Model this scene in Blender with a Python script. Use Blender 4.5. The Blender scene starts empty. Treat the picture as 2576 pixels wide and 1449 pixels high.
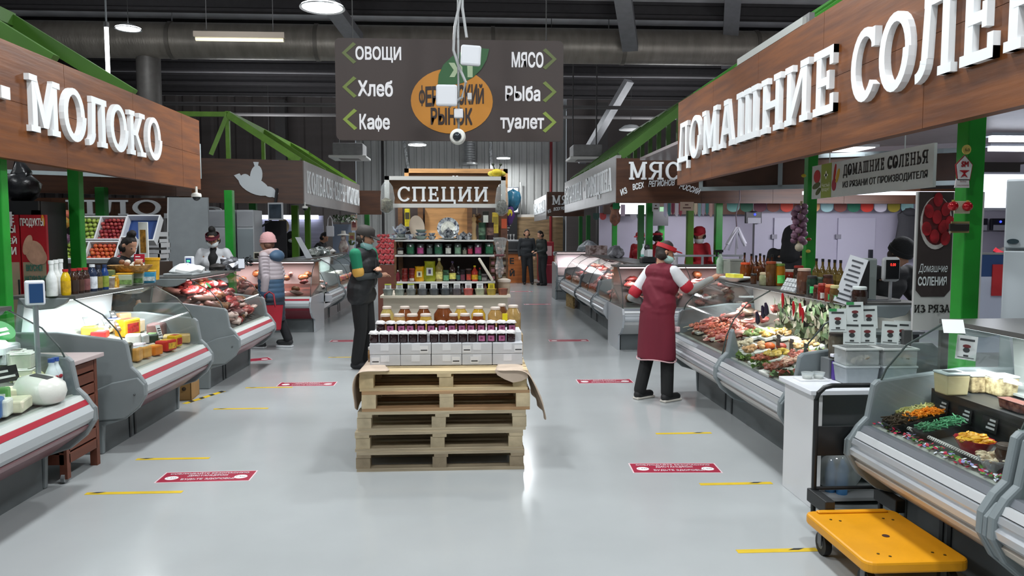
import bpy, math, random
from mathutils import Vector, Matrix, Euler
sc = bpy.context.scene
COL = sc.collection
PI = math.pi
rnd = random.Random(7)

# ---------------------------------------------------------------- camera, world, exposure, hall fill lights
cam = bpy.data.cameras.new('camera'); cam.sensor_width = 36.0; cam.lens = 36.0 * 1900 / 2576
cam.clip_end = 200
camo = bpy.data.objects.new('camera', cam); COL.objects.link(camo); sc.camera = camo
CAM_YAW = math.atan((1288 - 1183) / 1900); CAM_PITCH = math.atan((724.5 - 587) / 1900)
camo.location = (0, 0, 1.7)
camo.rotation_euler = (PI / 2 - CAM_PITCH, 0, -CAM_YAW)
sc.view_settings.view_transform = 'Standard'; sc.view_settings.look = 'None'
sc.view_settings.gamma = 1; sc.view_settings.use_curve_mapping = False
sc.view_settings.exposure = 0.16
w = bpy.data.worlds.new('world'); sc.world = w; w.use_nodes = True
w.node_tree.nodes['Background'].inputs[0].default_value = (.8, .9, 1, 1)
w.node_tree.nodes['Background'].inputs[1].default_value = 0.25
cy = sc.cycles
cy.max_bounces = 7; cy.diffuse_bounces = 3; cy.glossy_bounces = 3; cy.transmission_bounces = 4; cy.transparent_max_bounces = 14
cy.sample_clamp_indirect = 4; cy.caustics_reflective = False; cy.caustics_refractive = False
cy.use_denoising = True; cy.use_adaptive_sampling = True

def area(name, loc, power, size, col=(1, 1, 1), rot=(0, 0, 0), sy=None, spread=PI):
    l = bpy.data.lights.new(name, 'AREA'); l.energy = power; l.color = col; l.spread = spread
    if sy: l.shape = 'RECTANGLE'; l.size = size; l.size_y = sy
    else: l.shape = 'DISK'; l.size = size
    o = bpy.data.objects.new(name, l); COL.objects.link(o); o.location = loc; o.rotation_euler = rot
    return o
# added fill lights over aisles and stalls, bare area lights without any fixture
HALL = [(-1.6, 1.0), (1.6, 1.0), (-1.7, 5.0), (1.5, 5.0), (0, -3.0), (-6, 3), (6, 3), (-6.5, 8), (6.5, 8), (1.4, 9), (-2, 20), (1.5, 22)]
for i, (x, y) in enumerate(HALL):
    area('hall_fill_light', (x, y, 5.3), 105 if abs(x) < 5 else 70, .6, (.94, .98, 1))

for i, (x, y) in enumerate([(-8, 10), (-3.5, 10.5), (3.5, 10.5), (8, 10), (-6, 22), (0, 21.5), (6, 22)]):   # added fill lights without fixtures, aimed up to brighten the roof
    area('roof_fill_light', (x, y, 3.8), 110, 2.2, (.95, .97, 1), (PI, 0, 0))

# ---------------------------------------------------------------- materials
def lin(c):
    return tuple((v / 12.92 if v <= .04045 else ((v + .055) / 1.055) ** 2.4) for v in c)
def hexc(h):
    return lin(tuple(int(h[i:i + 2], 16) / 255 for i in (0, 2, 4)))
_M = {}
def mat(h, rough=.5, metal=0, emit=0, noise=0, ns=8, bump=0, bs=40, stretch=None, spec=.5, h2=None, coat=0, trans=0):
    key = (h, rough, metal, emit, noise, ns, bump, bs, stretch, spec, h2, coat, trans)
    if key in _M: return _M[key]
    m = bpy.data.materials.new('m_' + h); m.use_nodes = True
    nt = m.node_tree; p = nt.nodes['Principled BSDF']; L = nt.links.new
    c = hexc(h) + (1,)
    p.inputs['Base Color'].default_value = c; p.inputs['Roughness'].default_value = rough
    p.inputs['Metallic'].default_value = metal; p.inputs['Specular IOR Level'].default_value = spec
    if coat: p.inputs['Coat Weight'].default_value = coat; p.inputs['Coat Roughness'].default_value = .1
    if trans: p.inputs['Subsurface Weight'].default_value = trans; p.inputs['Subsurface Radius'].default_value = (.02, .02, .02)
    if emit:
        p.inputs['Emission Color'].default_value = c; p.inputs['Emission Strength'].default_value = emit
    if noise or bump:
        tc = nt.nodes.new('ShaderNodeTexCoord'); mp = nt.nodes.new('ShaderNodeMapping'); L(tc.outputs['Object'], mp.inputs[0])
        if stretch: mp.inputs['Scale'].default_value = stretch
    if noise:
        n = nt.nodes.new('ShaderNodeTexNoise'); n.inputs['Scale'].default_value = ns; n.inputs['Detail'].default_value = 4
        L(mp.outputs[0], n.inputs[0])
        r = nt.nodes.new('ShaderNodeValToRGB'); L(n.outputs['Fac'], r.inputs[0])
        c2 = (hexc(h2) + (1,)) if h2 else tuple(min(1, v * (1 + noise)) for v in c[:3]) + (1,)
        c1 = c if h2 else tuple(v * (1 - noise) for v in c[:3]) + (1,)
        r.color_ramp.elements[0].position = .35; r.color_ramp.elements[1].position = .68
        r.color_ramp.elements[0].color = c1; r.color_ramp.elements[1].color = c2
        L(r.outputs[0], p.inputs['Base Color'])
    if bump:
        n = nt.nodes.new('ShaderNodeTexNoise'); n.inputs['Scale'].default_value = bs; n.inputs['Detail'].default_value = 3
        L(mp.outputs[0], n.inputs[0])
        b = nt.nodes.new('ShaderNodeBump'); b.inputs['Strength'].default_value = bump; b.inputs['Distance'].default_value = .01
        L(n.outputs['Fac'], b.inputs['Height']); L(b.outputs[0], p.inputs['Normal'])
    _M[key] = m
    return m
def glass_mat(name, tint=(.93, .97, .95), refl=.035, haze=0):
    m = bpy.data.materials.new(name); m.use_nodes = True; nt = m.node_tree; nt.nodes.clear(); L = nt.links.new
    o = nt.nodes.new('ShaderNodeOutputMaterial'); t = nt.nodes.new('ShaderNodeBsdfTransparent'); t.inputs[0].default_value = tint + (1,)
    g = nt.nodes.new('ShaderNodeBsdfGlossy'); g.inputs['Roughness'].default_value = .06
    lw = nt.nodes.new('ShaderNodeLayerWeight'); lw.inputs[0].default_value = .5
    pw = nt.nodes.new('ShaderNodeMath'); pw.operation = 'POWER'; pw.inputs[1].default_value = 4.5; L(lw.outputs['Facing'], pw.inputs[0])
    f = nt.nodes.new('ShaderNodeMath'); f.operation = 'MULTIPLY_ADD'; f.inputs[1].default_value = .6; f.inputs[2].default_value = refl; L(pw.outputs[0], f.inputs[0])
    mx = nt.nodes.new('ShaderNodeMixShader'); L(f.outputs[0], mx.inputs[0]); L(t.outputs[0], mx.inputs[1]); L(g.outputs[0], mx.inputs[2])
    if haze:
        d = nt.nodes.new('ShaderNodeBsdfDiffuse'); d.inputs[0].default_value = (.8, .85, .85, 1)
        m2 = nt.nodes.new('ShaderNodeMixShader'); m2.inputs[0].default_value = haze
        L(mx.outputs[0], m2.inputs[1]); L(d.outputs[0], m2.inputs[2]); L(m2.outputs[0], o.inputs[0])
    else: L(mx.outputs[0], o.inputs[0])
    return m
GLASS = glass_mat('pane_glass')
FILM = glass_mat('clear_film', (.95, .96, .96), haze=.16)
TUBP = glass_mat('clear_plastic', (.9, .92, .92), haze=.3)

# ---------------------------------------------------------------- mesh builder
class MB:
    def __init__(s): s.v = []; s.f = []; s.mi = []; s.m = 0
    def add(s, vs, fs):
        b = len(s.v); s.v += [tuple(v) for v in vs]
        for f in fs: s.f.append(tuple(b + i for i in f)); s.mi.append(s.m)
        return s
    def box(s, x0, x1, y0, y1, z0, z1):
        return s.add([(x0, y0, z0), (x1, y0, z0), (x1, y1, z0), (x0, y1, z0), (x0, y0, z1), (x1, y0, z1), (x1, y1, z1), (x0, y1, z1)],
                     [(0, 3, 2, 1), (4, 5, 6, 7), (0, 1, 5, 4), (1, 2, 6, 5), (2, 3, 7, 6), (3, 0, 4, 7)])
    def cb(s, c, d):
        return s.box(c[0] - d[0] / 2, c[0] + d[0] / 2, c[1] - d[1] / 2, c[1] + d[1] / 2, c[2] - d[2] / 2, c[2] + d[2] / 2)
    def bar(s, p, q, w, h=None):
        p = Vector(p); q = Vector(q); d = (q - p).normalized(); h = h or w
        u = d.cross(Vector((0, 0, 1)))
        if u.length < 1e-4: u = Vector((1, 0, 0))
        u.normalize(); v = u.cross(d)
        vs = [e + u * a * w / 2 + v * b * h / 2 for e in (p, q) for a, b in ((-1, -1), (1, -1), (1, 1), (-1, 1))]
        return s.add(vs, [(0, 1, 2, 3), (7, 6, 5, 4), (0, 4, 5, 1), (1, 5, 6, 2), (2, 6, 7, 3), (3, 7, 4, 0)])
    def prism(s, pts, a0, a1, ax='y'):
        def P(u, v, a): return (u, a, v) if ax == 'y' else ((a, u, v) if ax == 'x' else (u, v, a))
        n = len(pts); vs = [P(u, v, a0) for u, v in pts] + [P(u, v, a1) for u, v in pts]
        return s.add(vs, [tuple(range(n)), tuple(range(2 * n - 1, n - 1, -1))] + [(i, i + n, (i + 1) % n + n, (i + 1) % n) for i in range(n)])
    def sheet(s, pts, a0, a1):
        n = len(pts)
        return s.add([(u, a0, v) for u, v in pts] + [(u, a1, v) for u, v in pts], [(i, i + 1, i + 1 + n, i + n) for i in range(n - 1)])
    def lathe(s, prof, c=(0, 0, 0), n=16, sx=1, sy=1, cap=True):
        vs = []; fs = []; k = len(prof)
        for r, z in prof:
            for i in range(n):
                a = 2 * PI * i / n; vs.append((c[0] + r * sx * math.cos(a), c[1] + r * sy * math.sin(a), c[2] + z))
        for j in range(k - 1):
            for i in range(n): fs.append((j * n + i, j * n + (i + 1) % n, (j + 1) * n + (i + 1) % n, (j + 1) * n + i))
        if cap: fs.append(tuple(range(n - 1, -1, -1))); fs.append(tuple(range((k - 1) * n, k * n)))
        return s.add(vs, fs)
    def sph(s, c, r, n=12, sx=1, sy=1, sz=1):
        k = max(4, n // 2)
        pr = [(max(1e-4, r * math.sin(PI * j / k)), -r * sz * math.cos(PI * j / k)) for j in range(k + 1)]
        return s.lathe(pr, c, n, sx, sy)
    def tube(s, pts, r, n=8):
        pts = [Vector(p) for p in pts]; vs = []; fs = []; k = len(pts)
        up = Vector((.31, .17, .93)).normalized()
        for i, p in enumerate(pts):
            d = (pts[min(i + 1, k - 1)] - pts[max(i - 1, 0)]).normalized()
            u = d.cross(up)
            if u.length < 1e-3: u = d.cross(Vector((1, 0, 0)))
            u.normalize(); v = d.cross(u)
            rr = r[i] if isinstance(r, (list, tuple)) else r
            for j in range(n):
                a = 2 * PI * j / n; vs.append(p + (u * math.cos(a) + v * math.sin(a)) * rr)
        for i in range(k - 1):
            for j in range(n): fs.append((i * n + j, i * n + (j + 1) % n, (i + 1) * n + (j + 1) % n, (i + 1) * n + j))
        fs.append(tuple(range(n - 1, -1, -1))); fs.append(tuple(range((k - 1) * n, k * n)))
        return s.add(vs, fs)
    def cap(s, p, q, r1, r2, n=12, fx=1.0):
        p = Vector(p); q = Vector(q); d = q - p
        L = d.length
        d = d.normalized() if L > 1e-5 else Vector((0, 0, 1))
        u = d.cross(Vector((0, 1, 0)))
        if u.length < .05: u = d.cross(Vector((1, 0, 0)))
        u.normalize(); v = d.cross(u); vs = []; fs = []
        rings = [(p - d * r1 * math.cos(a), max(1e-4, r1 * math.sin(a))) for a in (0.02, .5, 1.05, PI / 2)] + \
                [(q + d * r2 * math.sin(a), max(1e-4, r2 * math.cos(a))) for a in (0, .5, 1.05, PI / 2 - .02)]
        for c, rr in rings:
            for j in range(n):
                a = 2 * PI * j / n; vs.append(c + u * math.cos(a) * rr * fx + v * math.sin(a) * rr)
        k = len(rings)
        for i in range(k - 1):
            for j in range(n): fs.append((i * n + j, i * n + (j + 1) % n, (i + 1) * n + (j + 1) % n, (i + 1) * n + j))
        fs.append(tuple(range(n - 1, -1, -1))); fs.append(tuple(range((k - 1) * n, k * n)))
        return s.add(vs, fs)
    def jitter(s, a, seed=0):
        r = random.Random(seed); d = {}
        out = []
        for v in s.v:
            k = (round(v[0], 4), round(v[1], 4), round(v[2], 4))
            if k not in d: d[k] = tuple(c + r.uniform(-a, a) for c in v)
            out.append(d[k])
        s.v = out; return s
    def xf(s, M, start=0):
        s.v[start:] = [tuple(M @ Vector(v)) for v in s.v[start:]]; return s
    def mesh(s, name, mats, smooth=False):
        me = bpy.data.meshes.new(name); me.from_pydata(s.v, [], s.f)
        for m in (mats if isinstance(mats, (list, tuple)) else [mats]): me.materials.append(m)
        for p, i in zip(me.polygons, s.mi): p.material_index = i
        if smooth:
            me.shade_smooth(); me.set_sharp_from_angle(angle=smooth if isinstance(smooth, float) else .9)
        me.update(); return me

def rot(ax, a): return Matrix.Rotation(a, 4, ax)
def T(x, y, z): return Matrix.Translation((x, y, z))
def link(o, parent=None):
    COL.objects.link(o)
    if parent: o.parent = parent
    return o
def obj(name, b, mats, parent=None, loc=(0, 0, 0), rz=0, smooth=False, bevel=0, r=None):
    me = b if isinstance(b, bpy.types.Mesh) else b.mesh(name, mats, smooth)
    o = bpy.data.objects.new(name, me); o.location = loc; o.rotation_euler = r or (0, 0, rz)
    if bevel:
        md = o.modifiers.new('b', 'BEVEL'); md.width = bevel; md.segments = 2; md.limit_method = 'ANGLE'; md.angle_limit = .7
    return link(o, parent)
def tag(o, label, cat, group=None, kind=None):
    o['label'] = label; o['category'] = cat
    if group: o['group'] = group
    if kind: o['kind'] = kind
    return o
def thing(name, label, cat, loc=(0, 0, 0), rz=0, group=None, r=None):
    o = bpy.data.objects.new(name, None); o.location = loc; o.rotation_euler = r or (0, 0, rz); o.empty_display_size = .05
    link(o); return tag(o, label, cat, group)
def struct(name, b, mats, **k):
    o = obj(name, b, mats, **k); o['kind'] = 'structure'; return o
_kids = {}
def dup(root, loc=None, rz=None, label=None, group=None, r=None, scale=None):
    c = root.copy(); link(c)
    if loc is not None: c.location = loc
    if rz is not None: c.rotation_euler = (0, 0, rz)
    if r is not None: c.rotation_euler = r
    if scale is not None: c.scale = scale if isinstance(scale, (tuple, list)) else (scale,) * 3
    if label: c['label'] = label
    if group: c['group'] = group
    if root.name not in _kids: _kids[root.name] = [(ch, list(ch.children)) for ch in root.children]
    for ch, gs in _kids[root.name]:
        k = ch.copy(); link(k, c)
        for g in gs:
            h = g.copy(); link(h, k)
    return c
ORD = 'first second third fourth fifth sixth seventh eighth ninth tenth eleventh twelfth thirteenth fourteenth fifteenth sixteenth'.split()

def PX(px, Y): return Y * math.tan(CAM_YAW + math.atan((px - 1288) / 1900))

# ---------------------------------------------------------------- lettering
_txt = {}
def txt2d(body, bold=0, shear=0):
    k = (body, bold, shear)
    if k not in _txt:
        c = bpy.data.curves.new('t', 'FONT'); c.body = body; c.offset = bold; c.shear = shear; c.align_x = 'LEFT'; c.resolution_u = 3
        o = bpy.data.objects.new('t', c); me = o.to_mesh()
        vs = [(v.co.x, v.co.y) for v in me.vertices]; fs = [tuple(p.vertices) for p in me.polygons]
        o.to_mesh_clear(); bpy.data.objects.remove(o)
        _txt[k] = (vs, fs)
    return _txt[k]
def text(b, body, org, u, v, width, height, **k):
    """like text1, with the Cyrillic ф / Ф put together from a ring and a stem"""
    if 'ф' not in body and 'Ф' not in body: return text1(b, body, org, u, v, width, height, **k)
    U = Vector(u).normalized(); V = Vector(v).normalized(); w1 = width / len(body); org = Vector(org)
    for i, c in enumerate(body):
        o = org + U * (i * w1 + w1 * .08); w2 = w1 * .84
        if c in 'фФ':
            h0, hh = (0, height * .74) if c == 'ф' else (height * .16, height * .68)
            text1(b, 'о' if c == 'ф' else 'О', o + V * h0, u, v, w2, hh, **k)
            q = o + U * (w2 * .42) - V * (height * .18 if c == 'ф' else 0); n = U.cross(V) * .004
            b.add([q + n, q + n + U * w2 * .16, q + n + U * w2 * .16 + V * height * 1.12, q + n + V * height * 1.12], [(0, 1, 2, 3)])
        else:
            up = c.isupper() or c in 'й'
            text1(b, c, o, u, v, w2, height * (1 if up else .74), **k)
    return b
def text1(b, body, org, u, v, width=None, height=None, bold=0, shear=0, center=False, lift=.002):
    """lays flat lettering into builder b: org = lower-left corner, u along the line, v up"""
    vs, fs = txt2d(body, 0, shear)
    if not vs: return b
    x0 = min(p[0] for p in vs); x1 = max(p[0] for p in vs); y0 = min(p[1] for p in vs); y1 = max(p[1] for p in vs)
    su = (width / (x1 - x0)) if width else None; sv = (height / (y1 - y0)) if height else None
    su = su or sv; sv = sv or su
    u = Vector(u).normalized(); v = Vector(v).normalized(); n = u.cross(v); org = Vector(org) + n * lift
    off = -(x1 - x0) * su / 2 if center else 0
    for i, (ox, oy) in enumerate(((0, 0),) if not bold else ((-bold, -bold), (bold, -bold), (bold, bold), (-bold, bold))):
        b.add([org + n * (.0006 * i) + u * ((x - x0 + ox) * su + off) + v * ((y - y0 + oy) * sv) for x, y in vs], fs)
    return b
ST, TH, SF = .17, .125, .32
def _S(x0, y0, x1, y1, t=ST): return [(x0 - t / 2, y0), (x0 + t / 2, y0), (x1 + t / 2, y1), (x1 - t / 2, y1)]
def _H(x0, x1, y, t=TH): return [(x0, y), (x1, y), (x1, y + t), (x0, y + t)]
def _F(x, y, wd=SF): return _H(x - wd / 2, x + wd / 2, 0 if y == 0 else 1 - .11, .11)
def _A(cx, cy, rx, ry, a0, a1, n=14):
    out = []
    for i in range(n):
        a, b = [math.radians(a0 + (a1 - a0) * k / n) for k in (i, i + 1)]
        out.append([(cx + (rx - ST) * math.cos(a), cy + (ry - TH) * math.sin(a)), (cx + rx * math.cos(a), cy + ry * math.sin(a)),
                    (cx + rx * math.cos(b), cy + ry * math.sin(b)), (cx + (rx - ST) * math.cos(b), cy + (ry - TH) * math.sin(b))])
    return out
def _R(x0, x1, y0, y1): return [(x0, y0), (x1, y0), (x1, y1), (x0, y1)]
def glyph(c):
    S, H, F, A, R = _S, _H, _F, _A, _R
    E_ = [S(.22, 0, .22, 1), H(.04, .74, 0), H(.04, .71, 1 - TH), H(.2, .58, .43), R(.62, .74, 0, .28), R(.59, .71, .72, 1), R(.5, .6, .36, .64)]
    bowl = lambda x, y, r: A(x, y, r, .29, -90, 90, 10)
    return {
        'М': (1.15, [S(.2, 0, .2, 1), S(.95, 0, .95, 1), S(.2, 1, .575, .1), S(.575, .1, .95, 1), F(.2, 0), F(.95, 0), H(.02, .3, .89, .11), H(.85, 1.13, .89, .11)]),
        'О': (.92, A(.46, .5, .46, .52, 0, 360, 26)),
        'Л': (.98, [H(.22, .94, 1 - TH), S(.77, 0, .77, 1), S(.27, .25, .33, 1), F(.77, 0)] + A(.02, .25, .33, .27, -85, 0, 6)),
        'К': (.98, [S(.2, 0, .2, 1), F(.2, 0), F(.2, 1), H(.2, .42, .45), S(.4, .45, .76, .95), S(.42, .52, .8, .02), F(.82, 0, .32), F(.78, 1, .34)]),
        'Д': (1.02, [H(.22, .92, 1 - TH), S(.77, .05, .77, 1), S(.2, .05, .33, 1), H(0, 1.0, 0), R(0, .13, -.2, .1), R(.87, 1.0, -.2, .1)]),
        'А': (.98, [S(.15, 0, .47, 1), S(.82, 0, .5, 1), H(.25, .7, .27, .12), F(.15, 0, .3), F(.83, 0, .3), H(.32, .6, .89, .11)]),
        'Ш': (1.25, [S(.2, 0, .2, 1), S(.62, 0, .62, 1), S(1.04, 0, 1.04, 1), H(.03, 1.21, 0), F(.2, 1, .34), F(.62, 1, .32), F(1.04, 1, .34)]),
        'Н': (1.0, [S(.2, 0, .2, 1), S(.8, 0, .8, 1), H(.2, .8, .43), F(.2, 0), F(.2, 1), F(.8, 0), F(.8, 1)]),
        'И': (1.02, [S(.2, 0, .2, 1), S(.82, 0, .82, 1), S(.25, .08, .77, .92, .17), F(.2, 0), F(.2, 1), F(.82, 0), F(.82, 1)]),
        'Е': (.8, E_), 'Ё': (.8, E_ + [R(.14, .3, 1.1, 1.24), R(.44, .6, 1.1, 1.24)]),
        'С': (.86, A(.46, .5, .46, .52, 38, 322, 20) + [R(.72, .83, .7, .97)]),
        'П': (1.0, [S(.2, 0, .2, 1), S(.8, 0, .8, 1), H(.03, .97, 1 - TH), F(.2, 0), F(.8, 0)]),
        'Ц': (1.05, [S(.2, 0, .2, 1), S(.78, 0, .78, 1), H(.03, 1.0, 0), F(.2, 1), F(.78, 1), R(.88, 1.02, -.2, .1)]),
        'Я': (.95, [S(.72, 0, .72, 1), F(.74, 0, .36), H(.4, .92, .89, .11), H(.4, .72, .4), S(.2, .05, .44, .45), F(.15, 0, .3)] + A(.4, .72, .36, .3, 90, 270, 10)),
        'Б': (.85, [S(.2, 0, .2, 1), H(.03, .74, 1 - TH), R(.63, .74, .72, 1), H(.2, .46, .46), H(.03, .46, 0)] + bowl(.44, .295, .38)),
        'Ы': (1.2, [S(.2, 0, .2, 1), F(.2, 1), H(.2, .44, .46), H(.03, .44, 0), S(1.0, 0, 1.0, 1), F(1.0, 0), F(1.0, 1)] + bowl(.42, .295, .36)),
        'Ь': (.85, [S(.2, 0, .2, 1), F(.2, 1), H(.2, .44, .46), H(.03, .44, 0)] + bowl(.42, .295, .38)),
        'Р': (.85, [S(.2, 0, .2, 1), F(.22, 0, .4), H(.03, .46, 1 - TH), H(.2, .46, .41)] + bowl(.44, .705, .38)),
        'Г': (.78, [S(.22, 0, .22, 1), H(.04, .72, 1 - TH), R(.6, .72, .7, 1), F(.22, 0, .4)]),
        'В': (.88, [S(.2, 0, .2, 1), H(.03, .46, 1 - TH), H(.2, .46, .44), H(.03, .46, 0)] + bowl(.46, .285, .4) + A(.43, .73, .36, .27, -90, 90, 10)),
        'Т': (.9, [S(.45, 0, .45, 1), H(.03, .87, 1 - TH), R(.03, .14, .7, 1), R(.76, .87, .7, 1), F(.45, 0, .42)]),
        'З': (.8, A(.36, .73, .37, .27, -90, 150, 12) + A(.36, .28, .42, .29, -150, 90, 12)),
        'Х': (.95, [S(.16, 0, .78, 1), S(.78, 0, .16, 1), F(.16, 0, .3), F(.78, 0, .3), F(.16, 1, .3), F(.78, 1, .3)]),
        '·': (.4, [R(.1, .3, .42, .62)]), ' ': (.38, []),
    }[c]
def slab(b, s, org, u, v, width, height, depth=.03, gap=.1):
    """raised slab-serif letters"""
    tot = sum(glyph(c)[0] + gap for c in s) - gap
    u = Vector(u).normalized(); v = Vector(v).normalized(); n = u.cross(v); org = Vector(org); x = 0; su = width / tot; d0 = depth
    for c in s:
        depth = d0
        gw, ps = glyph(c)
        for q, ps1 in enumerate(ps):
            depth = d0 + .0005 * q
            pts = [org + u * ((px + x) * su) + v * (py * height) for px, py in ps1]; k = len(pts)
            b.add(pts + [p + n * depth for p in pts], [tuple(range(k - 1, -1, -1)), tuple(range(k, 2 * k))] + [(i, (i + 1) % k, (i + 1) % k + k, i + k) for i in range(k)])
        x += gw + gap
    return b

# ================================================================ SETTING
FLOOR = mat('a8acad', rough=.15, noise=.04, ns=1.2, spec=.2)
struct('floor', MB().box(-16, 14, -8, 30, -.1, 0), FLOOR)
struct('ceiling', MB().box(-16, 14, -8, 30, 6.5, 6.6), mat('b5b5b8', .8, noise=.12, ns=.8, stretch=(3, .3, 1)))
def corrug(x0, x1, y, z0, z1, step=.28):
    b = MB(); x = x0; pts = []
    while x < x1:
        pts += [(x, y), (x + step * .55, y), (x + step * .68, y + .05), (x + step * .88, y + .05)]; x += step
    n = len(pts)
    b.add([(px, py, z0) for px, py in pts] + [(px, py, z1) for px, py in pts], [(i, i + 1, i + 1 + n, i + n) for i in range(n - 1)])
    return b
struct('wall_back', corrug(-4.2, 3.5, 28.5, 0, 6.5), mat('b9bab8', .55, noise=.04, ns=3))
DARKW = mat('575150', .8, noise=.1, ns=1, stretch=(.2, .2, 3))
struct('wall_back_left', corrug(-16, -4.2, 27.4, 0, 6.5, .6), DARKW)
struct('wall_back_right', MB().box(3.5, 14, 27.4, 27.5, 0, 6.5), DARKW)
struct('wall_left', MB().box(-16.1, -16, -8, 28, 0, 6.5), DARKW)
struct('wall_right', MB().box(14, 14.1, -8, 28, 0, 6.5), DARKW)
struct('wall_front', MB().box(-16, 14, -8.1, -8, 0, 6.5), mat('b9bab8', .7))
PUR = mat('2f2d2f', .7, noise=.1)
tn = 0
for y in (8, 10, 12, 14, 16, 17.8, 19.8, 21.8, 23.6, 25.4):
    tn += 1
    b = MB(); b.box(-16, 14, y - .09, y + .09, 6.18, 6.24); b.box(-16, 14, y - .02, y + .02, 6.24, 6.44); b.box(-16, 14, y - .09, y + .09, 6.44, 6.5)
    struct('trim_%d' % tn, b, PUR)
GREYST = mat('77787b', .5, metal=.2, noise=.08)
for x, y in ((-3.0, 13), (2.6, 13.5), (5.2, 15), (-11, 16)):
    for (p, q) in (((x, y, 6.45), (x + .75, y + 2.4, 5.55)),):
        tn += 1; struct('trim_%d' % tn, MB().bar(p, q, .32, .16), GREYST)
for y, z in ((23, 5.2), (20, 5.0)):
    tn += 1; struct('trim_%d' % tn, MB().tube([(-16, y, z), (14, y, z)], .05), mat('6a6868', .5, .4))
for x in (-6.4, 4.6, 9.6):
    tn += 1; struct('trim_%d' % tn, MB().bar((x, 26.4, 0), (x, 26.4, 6.2), .34, .34), mat('3a3838', .7))
for x, y, z in ((4.4, 21, 5.9), (8.2, 19, 6.0)):
    tn += 1; struct('trim_%d' % tn, MB().bar((x, y, z), (x - 1.1, y + 1.5, z - 2.1), .28, .14), GREYST)

# the insulated air duct across the hall
DUCT = mat('8d877e', .42, metal=.35, noise=.15, ns=3, bump=.6, bs=14, stretch=(2, .6, .6))
d = thing('air_duct', 'long foil wrapped air duct crossing the hall under the roof', 'duct', (0, 16.5, 5.72))
obj('pipe', MB().tube([(-15.5, 0, 0), (13.5, 0, 0)], .37, 24), DUCT, d, smooth=True)
for x in (-9.3, -6.2, -3.2, .5, 3.3, 6.2, 9):
    obj('collar', MB().tube([(x - .04, 0, 0), (x + .04, 0, 0)], .385, 24), mat('6f6a63', .5, .4), d, smooth=True)
obj('branch_pipe', MB().tube([(-6.75, .1, -.3), (-6.75, .1, -5.7)], .24, 18), mat('6e6b68', .5, .3, noise=.1), d, smooth=True)
for x in (-6.2, -2.6, 3.0, 7.4):
    obj('hanger', MB().tube([(x, 0, .36), (x, 0, .76)], .012, 6), GREYST, d)

# lamps -------------------------------------------------------------------------------
def lamp(x, y, z, r, label, lit=True, power=120, drop=None, col=(.96, .99, 1)):
    t = thing('pendant_lamp', label, 'lamp', (x, y, z), group='pendant lamps under the roof')
    obj('lamp_shade', MB().lathe([(r * .25, .42 * r), (r * .55, .36 * r), (r, .05 * r), (r, 0), (r * .96, 0), (r * .5, .3 * r)], n=28, cap=False), mat('c9cccc', .35, .5), t, smooth=True)
    obj('diffuser', MB().lathe([(r * .94, .012), (r * .94, .03)], n=28), mat('f4fbff', .4, emit=14) if lit else mat('9a9a9a', .5), t)
    obj('cable', MB().tube([(0, 0, .4 * r), (0, 0, 6.5 - z)], .008, 6), mat('3b3b3b', .6), t)
    if lit: area('lamp_light', (x, y, z - .01), power, r * 1.7, col)
    return t
lamp(-1.78, 9.5, 4.42, .27, 'large round lit pendant lamp above the directory sign', power=110)
lamp(-6.45, 15, 5.55, .24, 'lit round pendant lamp hanging just below the foil air duct', power=8)
lamp(1.75, 16.4, 5.72, .2, 'small lit pendant lamp in front of the duct, beside the directory sign corner', power=90)
lamp(-6.2, 24, 4.68, .12, 'tiny lit lamp above the green trusses over the sausage stall', power=40)
lamp(-1.62, 23.7, 4.4, .3, 'lit bell lamp hanging under the directory sign near the pale wall', power=50)
lamp(4.67, 22, 4.7, .34, 'unlit round pendant lamp over the green trusses of the meat stall', lit=False)
lamp(1.2, 27.2, 4.35, .26, 'bright flood lamp close to the pale corrugated wall', power=60)
t = thing('tube_lamp', 'unlit strip lamp fixture hanging in front of the air duct', 'lamp', (-3.5, 12, 4.66))
obj('housing', MB().box(-.68, .68, -.06, .06, .02, .1), mat('6a6258', .6), t); obj('tube', MB().tube([(-.66, 0, 0), (.66, 0, 0)], .035, 10), mat('d8cfae', .4), t)
for x in (-.5, .5): obj('cable', MB().tube([(x, 0, .1), (x, 0, 1.6)], .006, 5), mat('3b3b3b', .6), t)
t = thing('tube_lamp', 'lit tube lamp hanging upright behind the milk sign', 'lamp', (-4.34, 9.5, 3.3))
obj('tube', MB().tube([(0, 0, 0), (0, 0, .86)], .024, 10), mat('f4fbff', .4, emit=9), t)
obj('end_cap', MB().tube([(0, 0, .86), (0, 0, .92)], .03, 8), mat('2d2d2d', .5), t); obj('cable', MB().tube([(0, 0, .9), (0, 0, 2.9)], .01, 5), mat('555a5c', .6), t)

# air conditioners ----------------------------------------------------------------------
for i, (x, lab) in enumerate(((-2.95, 'white cassette air conditioner hanging beside the directory sign on the sausage side'), (2.9, 'white cassette air conditioner hanging above the meat stall sign'))):
    t = thing('air_conditioner', lab, 'air conditioner', (x, 19, 3.52), group='hanging air conditioners')
    obj('casing', MB().box(-.36, .36, -.36, .36, .06, .36), mat('8a898a', .6, noise=.1), t, bevel=.02)
    obj('grille_panel', MB().box(-.45, .45, -.45, .45, 0, .06), mat('d6d5d2', .5), t, bevel=.015)
    obj('vent_slot', MB().box(-.24, .24, -.24, .24, -.006, .0), mat('7b7775', .6), t)
    for dx in (-.3, .3): obj('hanger', MB().tube([(dx, .2, .36), (dx, .2, 2.6)], .018, 6), mat('3c3b3c', .6), t)

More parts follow.
